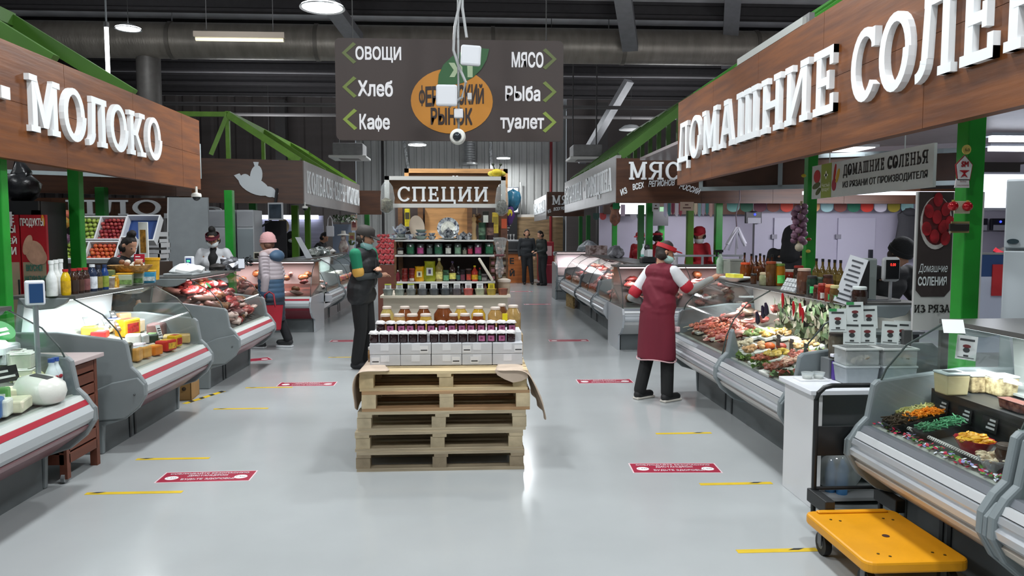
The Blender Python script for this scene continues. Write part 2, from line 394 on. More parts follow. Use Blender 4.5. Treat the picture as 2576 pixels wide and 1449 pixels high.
# far wall furniture ---------------------------------------------------------------------
t = thing('vent_pipe', 'silver ribbed vent pipe on the pale wall behind the honey sign', 'pipe', (0, 28.2, 4.3))
b = MB()
for i in range(12): b.lathe([(.19, .09 * i), (.21, .09 * i + .03), (.21, .09 * i + .06), (.19, .09 * i + .09)], n=14, cap=False)
obj('pipe', b, mat('b5b7b8', .3, .7), t, smooth=True); obj('flange', MB().lathe([(.3, -.06), (.3, 0)], n=16), mat('c8c9c9', .3, .6), t)
for x, x2, lab in ((-2.5, -2.2, 'slanted perforated steel rail on the pale wall'), (.82, .82, 'upright perforated steel rail on the pale wall')):
    tag(obj('perforated_rail', MB().bar((x - .1, 28.45, 6.2), (x2, 28.45, 3.6), .1, .1), mat('b9bcbd', .4, .5, noise=.5, ns=16)), lab, 'rail')
tag(obj('red_pipe', MB().tube([(2.98, 27.9, 5.4), (2.98, 27.9, 0)], .055, 8), mat('7c1f22', .4), smooth=True), 'dark red upright fire pipe beside the far brick wall', 'pipe')
tag(obj('black_pipe', MB().tube([(-3.2, 28.2, 6.2), (-3.2, 28.2, 0)], .05, 8), mat('231f20', .5)), 'black upright pipe in the corner of the pale wall', 'pipe')
tag(obj('white_conduit', MB().tube([(1.88, 28.3, 3.6), (1.88, 28.3, 2.3), (1.2, 28.3, 2.25)], .035, 6), mat('d9d9d6', .5)), 'thin white conduit running down the pale wall', 'pipe')
struct('trim_50', MB().box(1.2, 3.45, 28.1, 28.4, 2.3, 2.4), mat('d8d6d0', .5))
def bricks():
    m = mat('8d7657', .8, noise=.3, ns=3, stretch=(.6, 1, 4)); return m
struct('wall_cafe', MB().box(1.0, 3.45, 28.05, 28.4, 0, 2.3), bricks())

# ================================================================ SIGNS
WOODY = mat('5a3014', .45, noise=1, ns=5, stretch=(.3, .3, 3), h2='7a4417', bump=.15, bs=9)
WOODX = mat('402414', .45, noise=1, ns=5, stretch=(.3, .3, 3), h2='54321d', bump=.12, bs=9)
WOODU = mat('8a5a34', .5, noise=1, ns=5, stretch=(.3, .3, 3), h2='6d4427')
GLAREL = mat('7a706c', .32, noise=.08, ns=4); GLARER = mat('918d8c', .32, noise=.06, ns=4)  # brown varnished boards; grazing glare is painted into these pale tones
WHITE = mat('f2f5f6', .4); LETTER = mat('f2f6f8', .35)
BLACKT = mat('1d1a1a', .5)
def fascia(name, label, cat, p0, p1, z0, z1, m, th=.08, seams=1.22, half=True, zz=None):
    """panelled sign board from p0 to p1 (seen face on the line p0-p1, thickness goes behind), returns (empty, u, org)"""
    p0 = Vector((p0[0], p0[1], 0)); p1 = Vector((p1[0], p1[1], 0)); u = (p1 - p0); L = u.length; ang = math.atan2(u.y, u.x)
    t = thing(name, label, cat, (p0.x, p0.y, z0), ang)
    b = MB(); x = 0; H = z1 - z0; k = 0
    while x < L - .01:
        x2 = min(L, x + seams)
        for a, c in (((0, H / 2), (H / 2, H)) if half else ((0, H),)):
            b.box(x + (.002 if x > 0 else 0), x2 - (.002 if x2 < L else 0), 0, th, a + (.0015 if a else 0), c - (0 if c == H else .0015))
        x = x2
    obj('board', b, m, t)
    return t, L
# milk sign: reads along +Y, faces the aisle
t, L = fascia('shop_sign', 'long brown sign with raised white letters МОЛОКО above the dairy cases', 'sign', (-3.2, 2.6), (-3.2, 9.25), 2.22, 3.03, WOODY)
b = MB(); obj('lettering', slab(MB(), 'МОЛОКО', (3.1, 0, .22), (1, 0, 0), (0, 0, 1), 2.33, .41, .035), LETTER, t); slab(b, '·', (2.72, 0, .22), (1, 0, 0), (0, 0, 1), .2, .42, .04)
obj('lettering', b, LETTER, t)
# home pickles sign on the other side
t, L = fascia('shop_sign', 'long brown sign with raised white letters ДОМАШНИЕ СОЛЕНЬЯ above the salad cases', 'sign', (2.5, 8.98), (2.5, 1.6), 2.28, 3.26, WOODY)
b = MB(); obj('lettering', slab(MB(), 'ДОМАШНИЕ', (.03, 0, .25), (1, 0, 0), (0, 0, 1), 3.9, .45, .035), LETTER, t); slab(b, 'СОЛЕНЬЯ', (4.14, 0, .25), (1, 0, 0), (0, 0, 1), 2.45, .44, .035)
obj('lettering', b, LETTER, t)
obj('corner_trim', MB().box(-.09, 0, .0, .1, 0, .98), WOODY, t)
# sausage sign facing the hall
t, L = fascia('shop_sign', 'brown sign with a white sausage cutout facing down the hall', 'sign', (-5.05, 14.5), (-3.22, 14.9), 2.27, 3.1, WOODX, seams=3, half=False)
b = MB()
def blob2d(cx, cy, rx, ry, a, n=20):
    return [(cx + rx * math.cos(q) * math.cos(a) - ry * math.sin(q) * math.sin(a), cy + rx * math.cos(q) * math.sin(a) + ry * math.sin(q) * math.cos(a)) for q in [2 * PI * i / n for i in range(n)]]
for i, e in enumerate(((.98, .33, .3, .15, -.45), (1.02, .52, .11, .2, -.15), (1.25, .22, .12, .1, -.4), (.82, .44, .1, .11, 0))):
    b.prism(blob2d(*e), -.03 - .0012 * i, -.0002 * i, 'y')
for p in ([(.62, .52), (.72, .56), (.8, .44), (.72, .4)], [(.97, .78), (1.07, .78), (1.05, .68), (1.0, .68)], [(1.33, .22), (1.42, .2), (1.38, .1), (1.3, .12)]): b.prism(p, -.026, 0, 'y')
obj('sausage_emblem', b, mat('d9e0e4', .4), t)
b = MB(); obj('end_return', MB().box(-.35, -.01, .02, .1, 0, .83), WOODU, t)
# long brown sign of the sausage stall, glare coloured into its board
t, L = fascia('shop_sign', 'brown sign coloured glare-pale taupe, white letters reading КОЛБАСЫ СЫРЫ МОЛОКО', 'sign', (-3.2, 14.9), (-3.2, 22.3), 2.27, 3.1, GLAREL, seams=3.7, half=False)
for wd, x, wid in (('КОЛБАСЫ·', .25, 2.95), ('СЫРЫ·', 3.25, 1.7), ('МОЛОКО', 5.0, 2.2)): obj('lettering', slab(MB(), wd, (x, 0, .22), (1, 0, 0), (0, 0, 1), wid, .44, .012, .2), LETTER, t)
fascia('shop_sign', 'dark brown blank sign turning the corner behind the sausage stall', 'sign', (-3.3, 22.45), (-2.6, 22.5), 2.25, 2.95, WOODX, half=False)
# meat stall
t, L = fascia('shop_sign', 'brown wooden sign reading МЯСО and a curved line of script under it', 'sign', (2.4, 12.4), (3.82, 12.4), 2.2, 2.93, WOODX, seams=3, half=False)
obj('lettering', slab(MB(), 'МЯСО', (.2, 0, .38), (1, 0, 0), (0, 0, 1), 1.12, .29, .03), LETTER, t)
for wd, x, y, a, wid in (('ИЗ', .09, .12, .45, .12), ('ВСЕХ', .28, .21, .22, .2), ('РЕГИОНОВ', .54, .265, .06, .44), ('РОССИИ', 1.05, .245, -.3, .36)):
    obj('lettering', text(MB(), wd, (x, -.004, y), (math.cos(a), 0, math.sin(a)), (-math.sin(a), 0, math.cos(a)), wid, .095, bold=.03, shear=.3), LETTER, t)
t, L = fascia('shop_sign', 'long brown sign coloured glare-pale grey, white letters reading БАРАНИНА ГОВЯДИНА', 'sign', (2.4, 19.2), (2.4, 12.4), 2.22, 2.98, GLARER, seams=3.4, half=False)
for wd, x, wid in (('БАРАНИНА', .1, 2.9), ('·', 3.2, .15), ('ГОВЯДИНА', 3.55, 2.85)): obj('lettering', slab(MB(), wd, (x, 0, .2), (1, 0, 0), (0, 0, 1), wid, .4, .012, .2), LETTER, t)
fascia('shop_sign', 'dark brown blank fascia running on from the meat sign behind the pickles stall', 'sign', (3.84, 12.45), (7.6, 12.45), 2.2, 2.86, WOODX, half=False)
t, L = fascia('shop_sign', 'second brown meat sign further down the hall, half covered by the pale one', 'sign', (2.15, 21.2), (3.2, 21.2), 2.18, 2.86, WOODX, half=False)
b = slab(MB(), 'МЯСО', (.14, 0, .32), (1, 0, 0), (0, 0, 1), .9, .26, .03); obj('lettering', b, LETTER, t)
obj('script_lettering', text(text(MB(), 'ИЗ', (.04, -.004, .08), (.9, 0, .4), (-.4, 0, .9), .1, .09, bold=.03, shear=.3), 'ВСЕХ РЕГ', (.19, -.004, .15), (.98, 0, .1), (-.1, 0, .98), .35, .09, bold=.03, shear=.3), LETTER, t)
t, L = fascia('shop_sign', 'small glare-paled sign seen edge on beyond the second meat sign', 'sign', (2.15, 25.4), (2.15, 21.4), 2.1, 2.8, GLARER, half=False)
obj('lettering', slab(MB(), 'БАРАНИНА', (.2, 0, .2), (1, 0, 0), (0, 0, 1), 3.5, .36, .03), LETTER, t)
# boards at the back of the milk stall and the market behind it
fascia('shop_sign', 'dark brown fascia closing the back of the milk stall under the metal frame', 'sign', (-9.6, 11.8), (-5.15, 14.4), 2.38, 2.72, WOODX, half=False)
t, L = fascia('shop_sign', 'brown fruit sign behind the apple stand with white letter tops', 'sign', (-9.5, 15.5), (-5.3, 15.5), 2.02, 2.4, WOODX, half=False)
obj('lettering', slab(MB(), 'ПЛОДЫ', (1.5, 0, .04), (1, 0, 0), (0, 0, 1), 3.3, .3, .03), LETTER, t)
def metalframe(name, label, p0, p1, z0, z1, n):
    p0 = Vector(p0 + (0,)); p1 = Vector(p1 + (0,)); t = thing(name, label, 'frame', (p0.x, p0.y, z0), math.atan2((p1 - p0).y, (p1 - p0).x)); L = (p1 - p0).length; H = z1 - z0
    m = mat('9aa5a8', .35, .7)
    for z in (0, H): obj('rail', MB().box(0, L, -.02, .02, z - .03, z + .03), m, t)
    for i in range(n + 1): obj('upright', MB().box(L * i / n - .03, L * i / n + .03, -.02, .02, 0, H), m, t)
    obj('infill_panel', MB().box(0, L, .03, .05, 0, H), mat('3f2618', .5, noise=.2, ns=4), t)
metalframe('panel_frame', 'metal framed brown back panel of the milk stall', (-8.4, 10.9), (-4.55, 13.1), 2.62, 3.2, 3)
metalframe('panel_frame', 'metal framed brown back panel of the pickles stall', (3.45, 11.2), (6.4, 9.6), 2.36, 2.78, 3)

# ---- hanging directory sign
t = thing('directory_sign', 'large dark brown directory sign with arrows and an orange market logo', 'sign', (-.2, 8, 2.665), 0)
SW, SH = 2.36, 1.035
b = MB(); r = .05; pts = []
for cx, cz, a0 in ((SW / 2 - r, SH - r, 0), (-SW / 2 + r, SH - r, 90), (-SW / 2 + r, r, 180), (SW / 2 - r, r, 270)):
    for k in range(5): a = math.radians(a0 + 22.5 * k); pts.append((cx + r * math.cos(a), cz + r * math.sin(a)))
obj('board', b.prism(pts, 0, .05, 'y'), mat('3a2f2c', .6, noise=.05, ns=2), t)
SG = mat('e9e7ea', .5)
def sx(px): return (px - 1129) / 578 * SW
def sz(py): return SH - (py - 101) / 255 * SH
for i, (wd, x0, x1, y0, y1) in enumerate((('ОВОЩИ', 892, 1005, 122, 160), ('Хлеб', 897, 983, 207, 245), ('Кафе', 898, 976, 291, 328), ('МЯСО', 1286, 1366, 131, 168), ('РЫба', 1270, 1358, 217, 253), ('туалет', 1257, 1368, 297, 333))):
    obj('lettering', text(MB(), wd, (sx(x0), 0, sz(y1)), (1, 0, 0), (0, 0, 1), sx(x1) - sx(x0), sz(y0) - sz(y1), bold=.025), SG, t)
    lft = i < 3; ax = 857 if lft else 1401; yc = (138, 223, 304, 147, 230, 307)[i]; dx = 33 if lft else -33
    g = mat(('55612a', '65752f', '7c9038')[i % 3], .5); b = MB()
    x_, x2_ = sx(ax), sx(ax + dx); zc = sz(yc); hh = 27 / 255 * SH; wv = (.045 if lft else -.045)
    for s in (1, -1):
        q = [(x_, -.004, zc), (x_ + wv, -.004, zc), (x2_ + wv * .3, -.004, zc + s * hh * .8), (x2_ - wv * .4, -.004, zc + s * hh)]
        b.add(q, [(0, 1, 2, 3) if s * wv < 0 else (3, 2, 1, 0)])
    obj('arrow', b, g, t)
obj('logo_disc', MB().prism([(sx(1133) + .425 * math.cos(a), sz(256) + .335 * math.sin(a)) for a in [2 * PI * i / 40 for i in range(40)]], -.006, 0, 'y'), mat('b9791c', .5), t)
lf = [(1097, 219), (1100, 190), (1112, 165), (1135, 143), (1165, 128), (1200, 122), (1228, 124), (1222, 150), (1208, 175), (1188, 195), (1160, 210), (1125, 217)]
obj('leaf', MB().prism([(sx(a), sz(c)) for a, c in lf][::-1], -.012, -.004, 'y'), mat('22562a', .5), t)
b = MB(); pale = mat('9fb08f', .5)
for q in ([(1125, 160), (1140, 160), (1150, 178), (1140, 196), (1127, 196), (1138, 178)], [(1150, 160), (1160, 170), (1160, 185), (1150, 172)], [(1172, 160), (1186, 160), (1186, 196), (1173, 196)]):
    b.prism([(sx(a), sz(c)) for a, c in q], -.016, -.012, 'y')
obj('logo_monogram', b, pale, t)
b = MB(); text(b, 'ФЕРМЕРСКИЙ', (sx(1049), -.008, sz(270)), (1, 0, .06), (0, 0, 1), sx(1215) - sx(1049), .19, bold=.03)
text(b, 'РЫНОК', (sx(1080), -.008, sz(315)), (1, 0, 0), (0, 0, 1), sx(1184) - sx(1080), .165, bold=.03)
obj('logo_lettering', b, mat('24130f', .5), t)
for x in (-1.0, 1.0): obj('cable', MB().tube([(x, .02, SH), (x, .02, 3.5)], .006, 5), mat('3b3b3b', .6), t)
# ---- cable pole with access points in front of it
t = thing('cable_pole', 'thin hanging pole with grey conduits in front of the directory sign', 'pole', (-.105, 7.3, 2.62))
obj('rod', MB().tube([(0, 0, 0), (0, 0, 3.8)], .012, 8), mat('9b9d9e', .3, .7), t, smooth=True)
obj('conduit', MB().tube([(.02, -.02, 3.8), (.03, -.02, 1.3), (-.03, -.03, 1.02), (-.045, -.03, .8), (.0, -.03, .66), (.07, -.03, .5), (.03, -.03, .36), (-.06, -.03, .3), (-.09, -.03, .27)], .014, 8), mat('a2a4a5', .4), t, smooth=True)
obj('conduit', MB().tube([(.04, -.01, 3.8), (.04, -.01, 1.2), (.08, -.02, .92)], .014, 8), mat('a2a4a5', .4), t, smooth=True)
for x, z, s, lab, rr in ((.013, 3.36, .19, 'white square wireless access point, upper one on the cable pole', .06), (-.215, 2.99, .2, 'white square wireless access point, lower one on the cable pole', 0)):
    a = thing('access_point', lab, 'access point', (x, 7.22, z), r=(0, rr, 0))
    obj('casing', MB().cb((0, 0, 0), (s, .045, s)), mat('cfd1d6', .45), a, bevel=.02)
    obj('mount', MB().box(-.02 - x, .02 - x, .02, .1, -.03, .03), mat('b7b9bb', .4), a)
tag(obj('junction_box', MB().cb((0, 0, 0), (.085, .05, .085)), mat('cfcfd3', .45), None, (-.105, 7.26, 2.83), bevel=.008), 'small white junction box on the cable pole', 'box')
t = thing('dome_camera', 'white dome security camera at the foot of the cable pole', 'camera', (-.11, 7.24, 2.605))
obj('housing', MB().lathe([(.072, 0), (.076, .03), (.066, .06), (.05, .065)], n=24), mat('d9d9d2', .4), t, smooth=True, r=(PI / 2 - .1, 0, -.15))
obj('lens_dome', MB().sph((-.008, -.065, 0), .042, 16), mat('30363a', .1, .3), t, smooth=True)
for x, y, z, lab in ((-3.16, 8.98, 2.12, 'white dome camera hanging under the end of the milk sign'), (-3.17, 14.8, 2.18, 'white dome camera under the corner of the sausage sign')):
    t = thing('dome_camera', lab, 'camera', (x, y, z))
    obj('housing', MB().lathe([(.012, .12), (.014, .05), (.05, .04), (.056, .02), (.055, 0)], n=18), mat('d9d9d2', .4), t, smooth=True); obj('lens_dome', MB().sph((0, 0, 0), .045, 14), mat('23282b', .1), t, smooth=True)

# ================================================================ GREEN STEEL
GRN = mat('1f8a2a', .35, noise=.12, ns=5); GRND = mat('1c6b25', .4, noise=.1, ns=5); GRNO = mat('4f7f1c', .4, noise=.1, ns=5)
def post(x, y, z1, wd, m, label):
    t = thing('green_post', label, 'post', (PX(x, y), y, 0), group='green steel stall posts')
    obj('shaft', MB().box(-wd / 2, wd / 2, -wd / 2, wd / 2, 0, z1), m, t, bevel=.008)
    obj('base_plate', MB().box(-wd, wd, -wd, wd, 0, .012), m, t)
for a in ((6, 5.62, 2.6, .085, GRN, 'green steel post at the near corner of the milk stall by the red fridge'),
          (198, 7.36, 2.6, .1, GRN, 'green steel post rising behind the yellow syrup bottles'),
          (581, 12.65, 2.4, .13, GRN, 'bright green post beside the white-coated butcher'),
          (640, 16.3, 2.4, .14, GRND, 'dark green post beside the white freezers'),
          (262, 13.6, 2.5, .16, GRND, 'dark green post behind the red apple crates'),
          (745, 16.6, 2.3, .14, GRNO, 'olive green post beside the monitor of the sausage stall'),
          (776, 17.6, 2.3, .12, GRNO, 'narrow olive green post under the sausage stall corner'),
          (925, 23.5, 2.4, .14, GRND, 'distant green post beyond the end of the pale sausage sign'),
          (2430, 4.2, 2.4, .105, GRN, 'broad green steel post carrying red ornaments beside the pickles banner'),
          (2034, 7.42, 2.6, .1, GRN, 'green steel post behind the jars with purple onions hanging on it'),
          (1734, 12.9, 2.4, .11, GRNO, 'olive green post in front of the seller in red shirt'),
          (1805, 13.1, 2.4, .12, GRN, 'green post beside the hanging white carrier bags'),
          (1632, 14.5, 2.3, .12, GRN, 'green post with a notice in the middle of the meat stall'),
          (1611, 16, 2.3, .12, GRND, 'dark green post behind the noticed post in the meat stall'),
          (1662, 17, 2.3, .13, GRND, 'dark green post by the black apron on the meat stall wall'),
          (1545, 17.35, 2.2, .11, GRN, 'green post under the hanging ham in the meat stall'),
          (1460, 22, 2.2, .1, GRND, 'far green post at the end of the meat counters, outer one'),
          (1479, 21, 2.2, .11, GRND, 'far green post at the end of the meat counters, inner one')):
    post(*a)
def truss(name, label, xs, zs, xr, zr, ys, m, ridge=None, hip=None, w_=.07):
    t = thing(name, label, 'truss', (xs, ys[0], zs))
    for y in ys:
        obj('rafter', MB().bar((0, y - ys[0], 0), (xr - xs, y - ys[0], zr - zs), w_, w_ * 1.4), m, t)
        if ridge is None: obj('strut', MB().bar((xr - xs, y - ys[0], zr - zs), (xr - xs, y - ys[0], 0), w_ * .8), m, t)
    obj('ridge_beam', MB().bar((xr - xs, 0, zr - zs), (xr - xs, ys[-1] - ys[0], zr - zs), w_, w_ * 1.4), m, t)
    if hip: obj('hip_rafter', MB().bar((xr - xs, ys[-1] - ys[0], zr - zs), (hip[0] - xs, hip[1] - ys[0], hip[2] - zs), w_, w_ * 1.4), m, t)
    return t
GT = mat('3f6b1e', .5, noise=.1, ns=3); GT2 = mat('6fa030', .45, noise=.1)
truss('roof_truss', 'green roof truss standing on top of the milk stall', -3.25, 3.03, -4.35, 3.72, (3.4, 4.8, 6.2, 7.6), GT, w_=.09)
t = truss('roof_truss', 'bright green roof truss over the sausage sign corner', -3.3, 3.1, -4.65, 3.98, (15, 17.5, 20, 22.2), GT2, w_=.09)
obj('tie_beam', MB().bar((-1.35, 0, .88), (-2.6, 0, .88), .09), GT2, t); obj('brace', MB().bar((-1.35, 0, .88), (-1.65, -.1, .1), .08), GT2, t)
truss('roof_truss', 'row of dark green rafters over the meat stall', 2.5, 2.98, 3.9, 4.05, [12.6 + .75 * i for i in range(9)], GT, w_=.1)
truss('roof_truss', 'green rafters over the pickles stall behind its sign', 2.62, 3.27, 3.7, 4.0, (3.2, 4.6, 6.0, 7.4, 8.8), mat('3f8a2e', .5), w_=.09)
t = thing('sign_rail_lamp', 'grey strip lamp lying along the top of the pickles sign', 'lamp', (2.56, 6.4, 3.27)); obj('housing', MB().box(-.05, .05, -.7, .7, 0, .06), mat('a9aca8', .4), t); obj('bracket', MB().box(-.02, .02, -.75, -.6, -.02, .08), mat('777777', .4), t)
# ceiling panels of the pickles stall
struct('ceiling_stall', MB().box(2.7, 9, 6.0, 12, 2.86, 2.9), mat('9a8f90', .35, noise=.05))
t = thing('ceiling_light', 'flat square lit ceiling light over the pickles stall', 'lamp', (5.05, 10, 2.85)); obj('frame', MB().box(-.3, .3, -.3, .3, -.02, .01), mat('dddddd', .5), t); obj('diffuser', MB().box(-.26, .26, -.26, .26, -.03, -.02), mat('f7fbff', .5, emit=5), t)

# ================================================================ REFRIGERATED DISPLAY CASES
# local space: x points out to the shopper, y runs along the case, origin on the floor under the front of the plinth
def deck_z(d, rise=.185): return .615 + (.25 - d) * (rise / .85)
CASES = {}
STEEL = mat('8c9294', .3, .6); ALU = mat('c9cdd2', .28, .55); ALUD = mat('8f949b', .3, .6)
GPAN = mat('7f8688', .45, noise=.03); GPANR = mat('7b8487', .4, noise=.03); GDK = mat('5f6567', .5, noise=.08, ns=4); TOPSH = mat('5c5c5a', .35, .2)
class Case:
    def __init__(s, key, label, org, rz, L, kind='red', belly='8a6468', plinth=GDK, deck='4a4a48', lit='white', ends=(True, True), pan=GPAN, glassback=False, top=True, power=14, back='c3c6ca', joints=(), group='refrigerated display cases', rise=.185):
        s.L = L; s.org = org; s.rz = rz; s.rise = rise; DECK = [(.25, .615), (-.6, .615 + rise)]
        s.M = T(*org) @ rot('Z', rz)
        t = s.t = thing('display_case', label, 'display case', org, rz, group)
        P = lambda b, nm, m, **k: obj(nm, b, m, t, **k)
        P(MB().box(-.75, 0, .03, L - .03, .0, .3).box(-.78, -.12, 0, L, .3, .6), 'plinth', plinth)
        for y in [L * q for q in (.3, .36)]: P(MB().box(0, .008, y, y + .03, .01, .28), 'plinth_strip', mat('23282a', .4))
        P(MB().prism([(-.06, .24), (.06, .24), (.29, .40), (.31, .43), (.29, .45), (-.06, .45)], .02, L - .02), 'belly', mat(belly, .3, .15))
        if kind == 'red':
            P(MB().prism([(.2, .44), (.31, .445), (.34, .48), (.345, .53), (.32, .57), (.2, .57)], .02, L - .02), 'bumper', mat('b9bfc2', .35, .15))
            P(MB().prism([(.2, .57), (.315, .572), (.295, .602), (.2, .602)], .02, L - .02), 'stripe', mat('a3122c', .35))
            P(MB().prism([(.2, .603), (.29, .603), (.265, .632), (.2, .632)], .02, L - .02), 'glass_rail', mat('c2c8c4', .4))
        else:
            P(MB().prism([(.2, .42), (.30, .44), (.335, .47), (.34, .5), (.325, .515), (.332, .535), (.325, .56), (.2, .57)], .02, L - .02), 'bumper', ALU, smooth=.5)
            P(MB().prism([(.2, .565), (.315, .567), (.30, .60), (.2, .60)], .02, L - .02), 'bumper_ridge', mat('e1e4e6', .3, .4))
            P(MB().prism([(.2, .603), (.285, .603), (.265, .632), (.2, .632)], .02, L - .02), 'glass_rail', ALUD)
        P(MB().prism([(.24, .618), (.21, .64), (.17, .634), (.17, .60)], .02, L - .02), 'deck_lip', mat('8f928c', .5))
        b = MB(); b.add([(x, y, z) for y in (.03, L - .03) for x, z in DECK] + [(x, y, z - .05) for y in (.03, L - .03) for x, z in DECK],
                        [(0, 1, 3, 2), (4, 6, 7, 5), (0, 2, 6, 4), (1, 5, 7, 3), (0, 4, 5, 1), (2, 3, 7, 6)])
        P(b, 'deck', mat(deck, .35, .2))
        if glassback: P(MB().prism([(-.6, .615 + rise), (-.62, .615 + rise), (-.58, 1.2), (-.56, 1.2)], .03, L - .03), 'back_panel', mat(back, .5, noise=.1, ns=3))
        else: P(MB().prism([(-.6, .6 + rise), (-.65, .6 + rise), (-.6, 1.2), (-.55, 1.2)], .03, L - .03), 'back_panel', mat(back, .4))
        # end panels
        prof = [(-.78, .0), (.01, .0), (.02, .22), (.18, .27), (.29, .36), (.348, .46), (.345, .55), (.295, .63), (.245, .68), (.215, .86), (.19, .885), (-.3, .95), (-.72, .95), (-.78, .9)]
        bul = [(-.1, .26), (.18, .28), (.29, .37), (.348, .46), (.345, .54), (.295, .6), (.1, .56), (-.1, .47)]
        for y, on in ((0, ends[0]), (L, ends[1])):
            if not on: continue
            sg = -1 if y == 0 else 1
            if on == 'low':
                P(MB().prism([q for q in prof if q[1] < .66] + [(-.1, .63), (-.78, .63)], y - .015, y + .015), 'end_panel', ALU)
                P(MB().prism([(-.6, .64), (.24, .64), (.14, .95), (.03, 1.07), (-.17, 1.2), (-.55, 1.2)], y - .004, y + .004), 'side_glass', GLASS); continue
            e = P(MB().prism(prof, y - .022, y + .022), 'end_panel', pan, bevel=.012)
            obj('bumper_end', MB().prism(bul, y + sg * .022, y + sg * .04), pan, e, bevel=.012)
            obj('screw', MB().cap((.27, y + sg * .04, .47), (.27, y + sg * .046, .47), .008, .008, 8), mat('4a4f50', .4), e)
            P(MB().prism([(-.25, .955), (.19, .885), (.03, 1.05), (-.17, 1.2), (-.55, 1.2), (-.6, .95)], y - .004, y + .004), 'side_glass', GLASS)
            if top: P(MB().prism([(-.2, 1.21), (-.23, 1.17), (-.31, 1.13), (-.42, 1.12), (-.52, 1.14), (-.57, 1.21)], y - .025 , y + .025), 'top_bracket', pan, bevel=.008)
        gl = [(.24, .63), (.205, .80), (.14, .95), (.03, 1.08), (-.18, 1.2)]
        gb = MB(); n = max(1, round(L / 1.3))
        P(MB().sheet(gl, .02, L - .02), 'front_glass', GLASS, smooth=1.0)
        for k in range(n + 1):
            y = min(max(.012, L * k / n), L - .012)
            P(MB().tube([(a, y, c) for a, c in gl], .006, 6), 'glass_edge', mat('3a4442', .3))
        for y in joints: P(MB().prism([(p[0] * 1.01, p[1]) for p in prof[2:11]], y - .035, y + .035), 'joint_cover', pan, bevel=.012)
        if top:
            P(MB().box(-.66, -.16, 0, L, 1.2, 1.225), 'top_shelf', TOPSH)
            P(MB().box(-.3, -.26, .06, L - .06, 1.18, 1.2), 'light_tube', mat('ffd9dc' if lit == 'pink' else 'f4fbff', .5, emit=2 if lit else 0))
            if lit:
                a = area('case_light', s.M @ Vector((-.2, L / 2, 1.165)), power * L, .05, (1, .72, .75) if lit == 'pink' else (.96, .99, 1), (0, 0, 0), sy=L - .15, spread=2.2)
                a.rotation_euler = (0, math.radians(26), rz)
        CASES[key] = s
    def at(s, along, d, dz=0): return s.M @ Vector((d, along, deck_z(d, s.rise) + dz))
    def top(s, along, d=-.4, dz=0): return s.M @ Vector((d, along, 1.225 + dz))
XL, XR = -2.84, 2.45
Case('L1', 'dairy display case with white bumper and red stripe beside the slatted cabinet', (XL, 2.2, 0), 0, 2.9, ends=(False, True), deck='5a5e5c', power=11, rise=.3)
Case('L2', 'cheese display case with printed red stripe between the slatted cabinet and the smoked meats', (XL, 5.9, 0), 0, 1.5, deck='a9a99f', power=12, rise=.25, back='c0c5cb')
Case('L3', 'meat display case with red stripe beside the walking woman', (XL - .02, 8.35, 0), 0, 1.5, lit='pink', power=8, glassback=True, back='7e7773', rise=.33)
Case('R2', 'vegetable and shashlik display case with silver bumpers behind the white cabinet', (XR, 7.95, 0), PI, 2.95, 'silver', 'c9c4c0', GDK, '51493f', 'white', pan=GPANR, joints=(1.6,), power=7.5, glassback=True, back='a9a4a0', rise=.27)
Case('R1', 'salad display case with silver bumper behind the yellow platform trolley', (XR, 4.05, 0), PI, 1.1, 'silver', 'cfc3b6', GDK, '3a3c3a', 'white', pan=GPANR, power=9, glassback=True, back='a5aaa8')
Case('R0', 'silver display case continuing out of the picture next to the salads', (XR, 2.88, 0), PI, 1.5, 'silver', 'cfc3b6', GDK, '3a3c3a', None, pan=GPANR)
# cases beyond the cross aisle
Case('L4', 'sausage display case facing the cross aisle behind the woman in the pink hat', (-4.4, 13.1, 0), -PI / 2, 1.72, 'red', '7e2433', lit='pink', ends=(True, 'low'), power=10, deck='5a2e22', back='8e8783')
Case('L5', 'short display case with white bumper round the corner of the sausage stall', (-2.86, 13.93, 0), 0, 1.4, 'silver', 'c4c2c4', mat('a9abad', .35, .3), lit='white', ends=(False, True), power=14)
Case('L6', 'far display case with red stripe behind the man in the black vest', (-2.86, 15.4, 0), 0, 3.4, 'red', 'b9b9bb', mat('a9abad', .35, .3), power=9, pan=mat('3f4549', .4))
Case('R3', 'meat display case with silver bumper facing the woman in the apron across the aisle', (2.16, 10.85, 0), -PI / 2, 2.05, 'silver', 'c9c9c9', lit='pink', ends=('low', True), power=6, pan=GPANR, glassback=True, back='8a7f7c', rise=.3)
Case('R4', 'meat display case with silver bumper along the aisle, first past the corner', (2.43, 12.93, 0), PI, 1.22, 'silver', 'c9c9c9', lit='white', ends=(True, 'low'), power=12, pan=mat('6b7377', .4), glassback=True)
Case('R5', 'pink-lit meat display case along the aisle, second past the corner', (2.43, 15.0, 0), PI, 1.98, 'silver', 'c9c9c9', lit='pink', power=12, pan=mat('3f4549', .4), glassback=True)
Case('R6', 'pink-lit meat display case along the aisle, third past the corner', (2.43, 17.6, 0), PI, 2.5, 'silver', 'c9c9c9', lit='pink', power=10, pan=mat('6b7377', .4), glassback=True)
Case('R7', 'farthest meat display case standing across the aisle end near the two dark-clad men', (2.2, 19.3, 0), -PI / 2, 1.5, 'silver', 'c9c9c9', lit='pink', power=10, pan=GPANR, glassback=True)

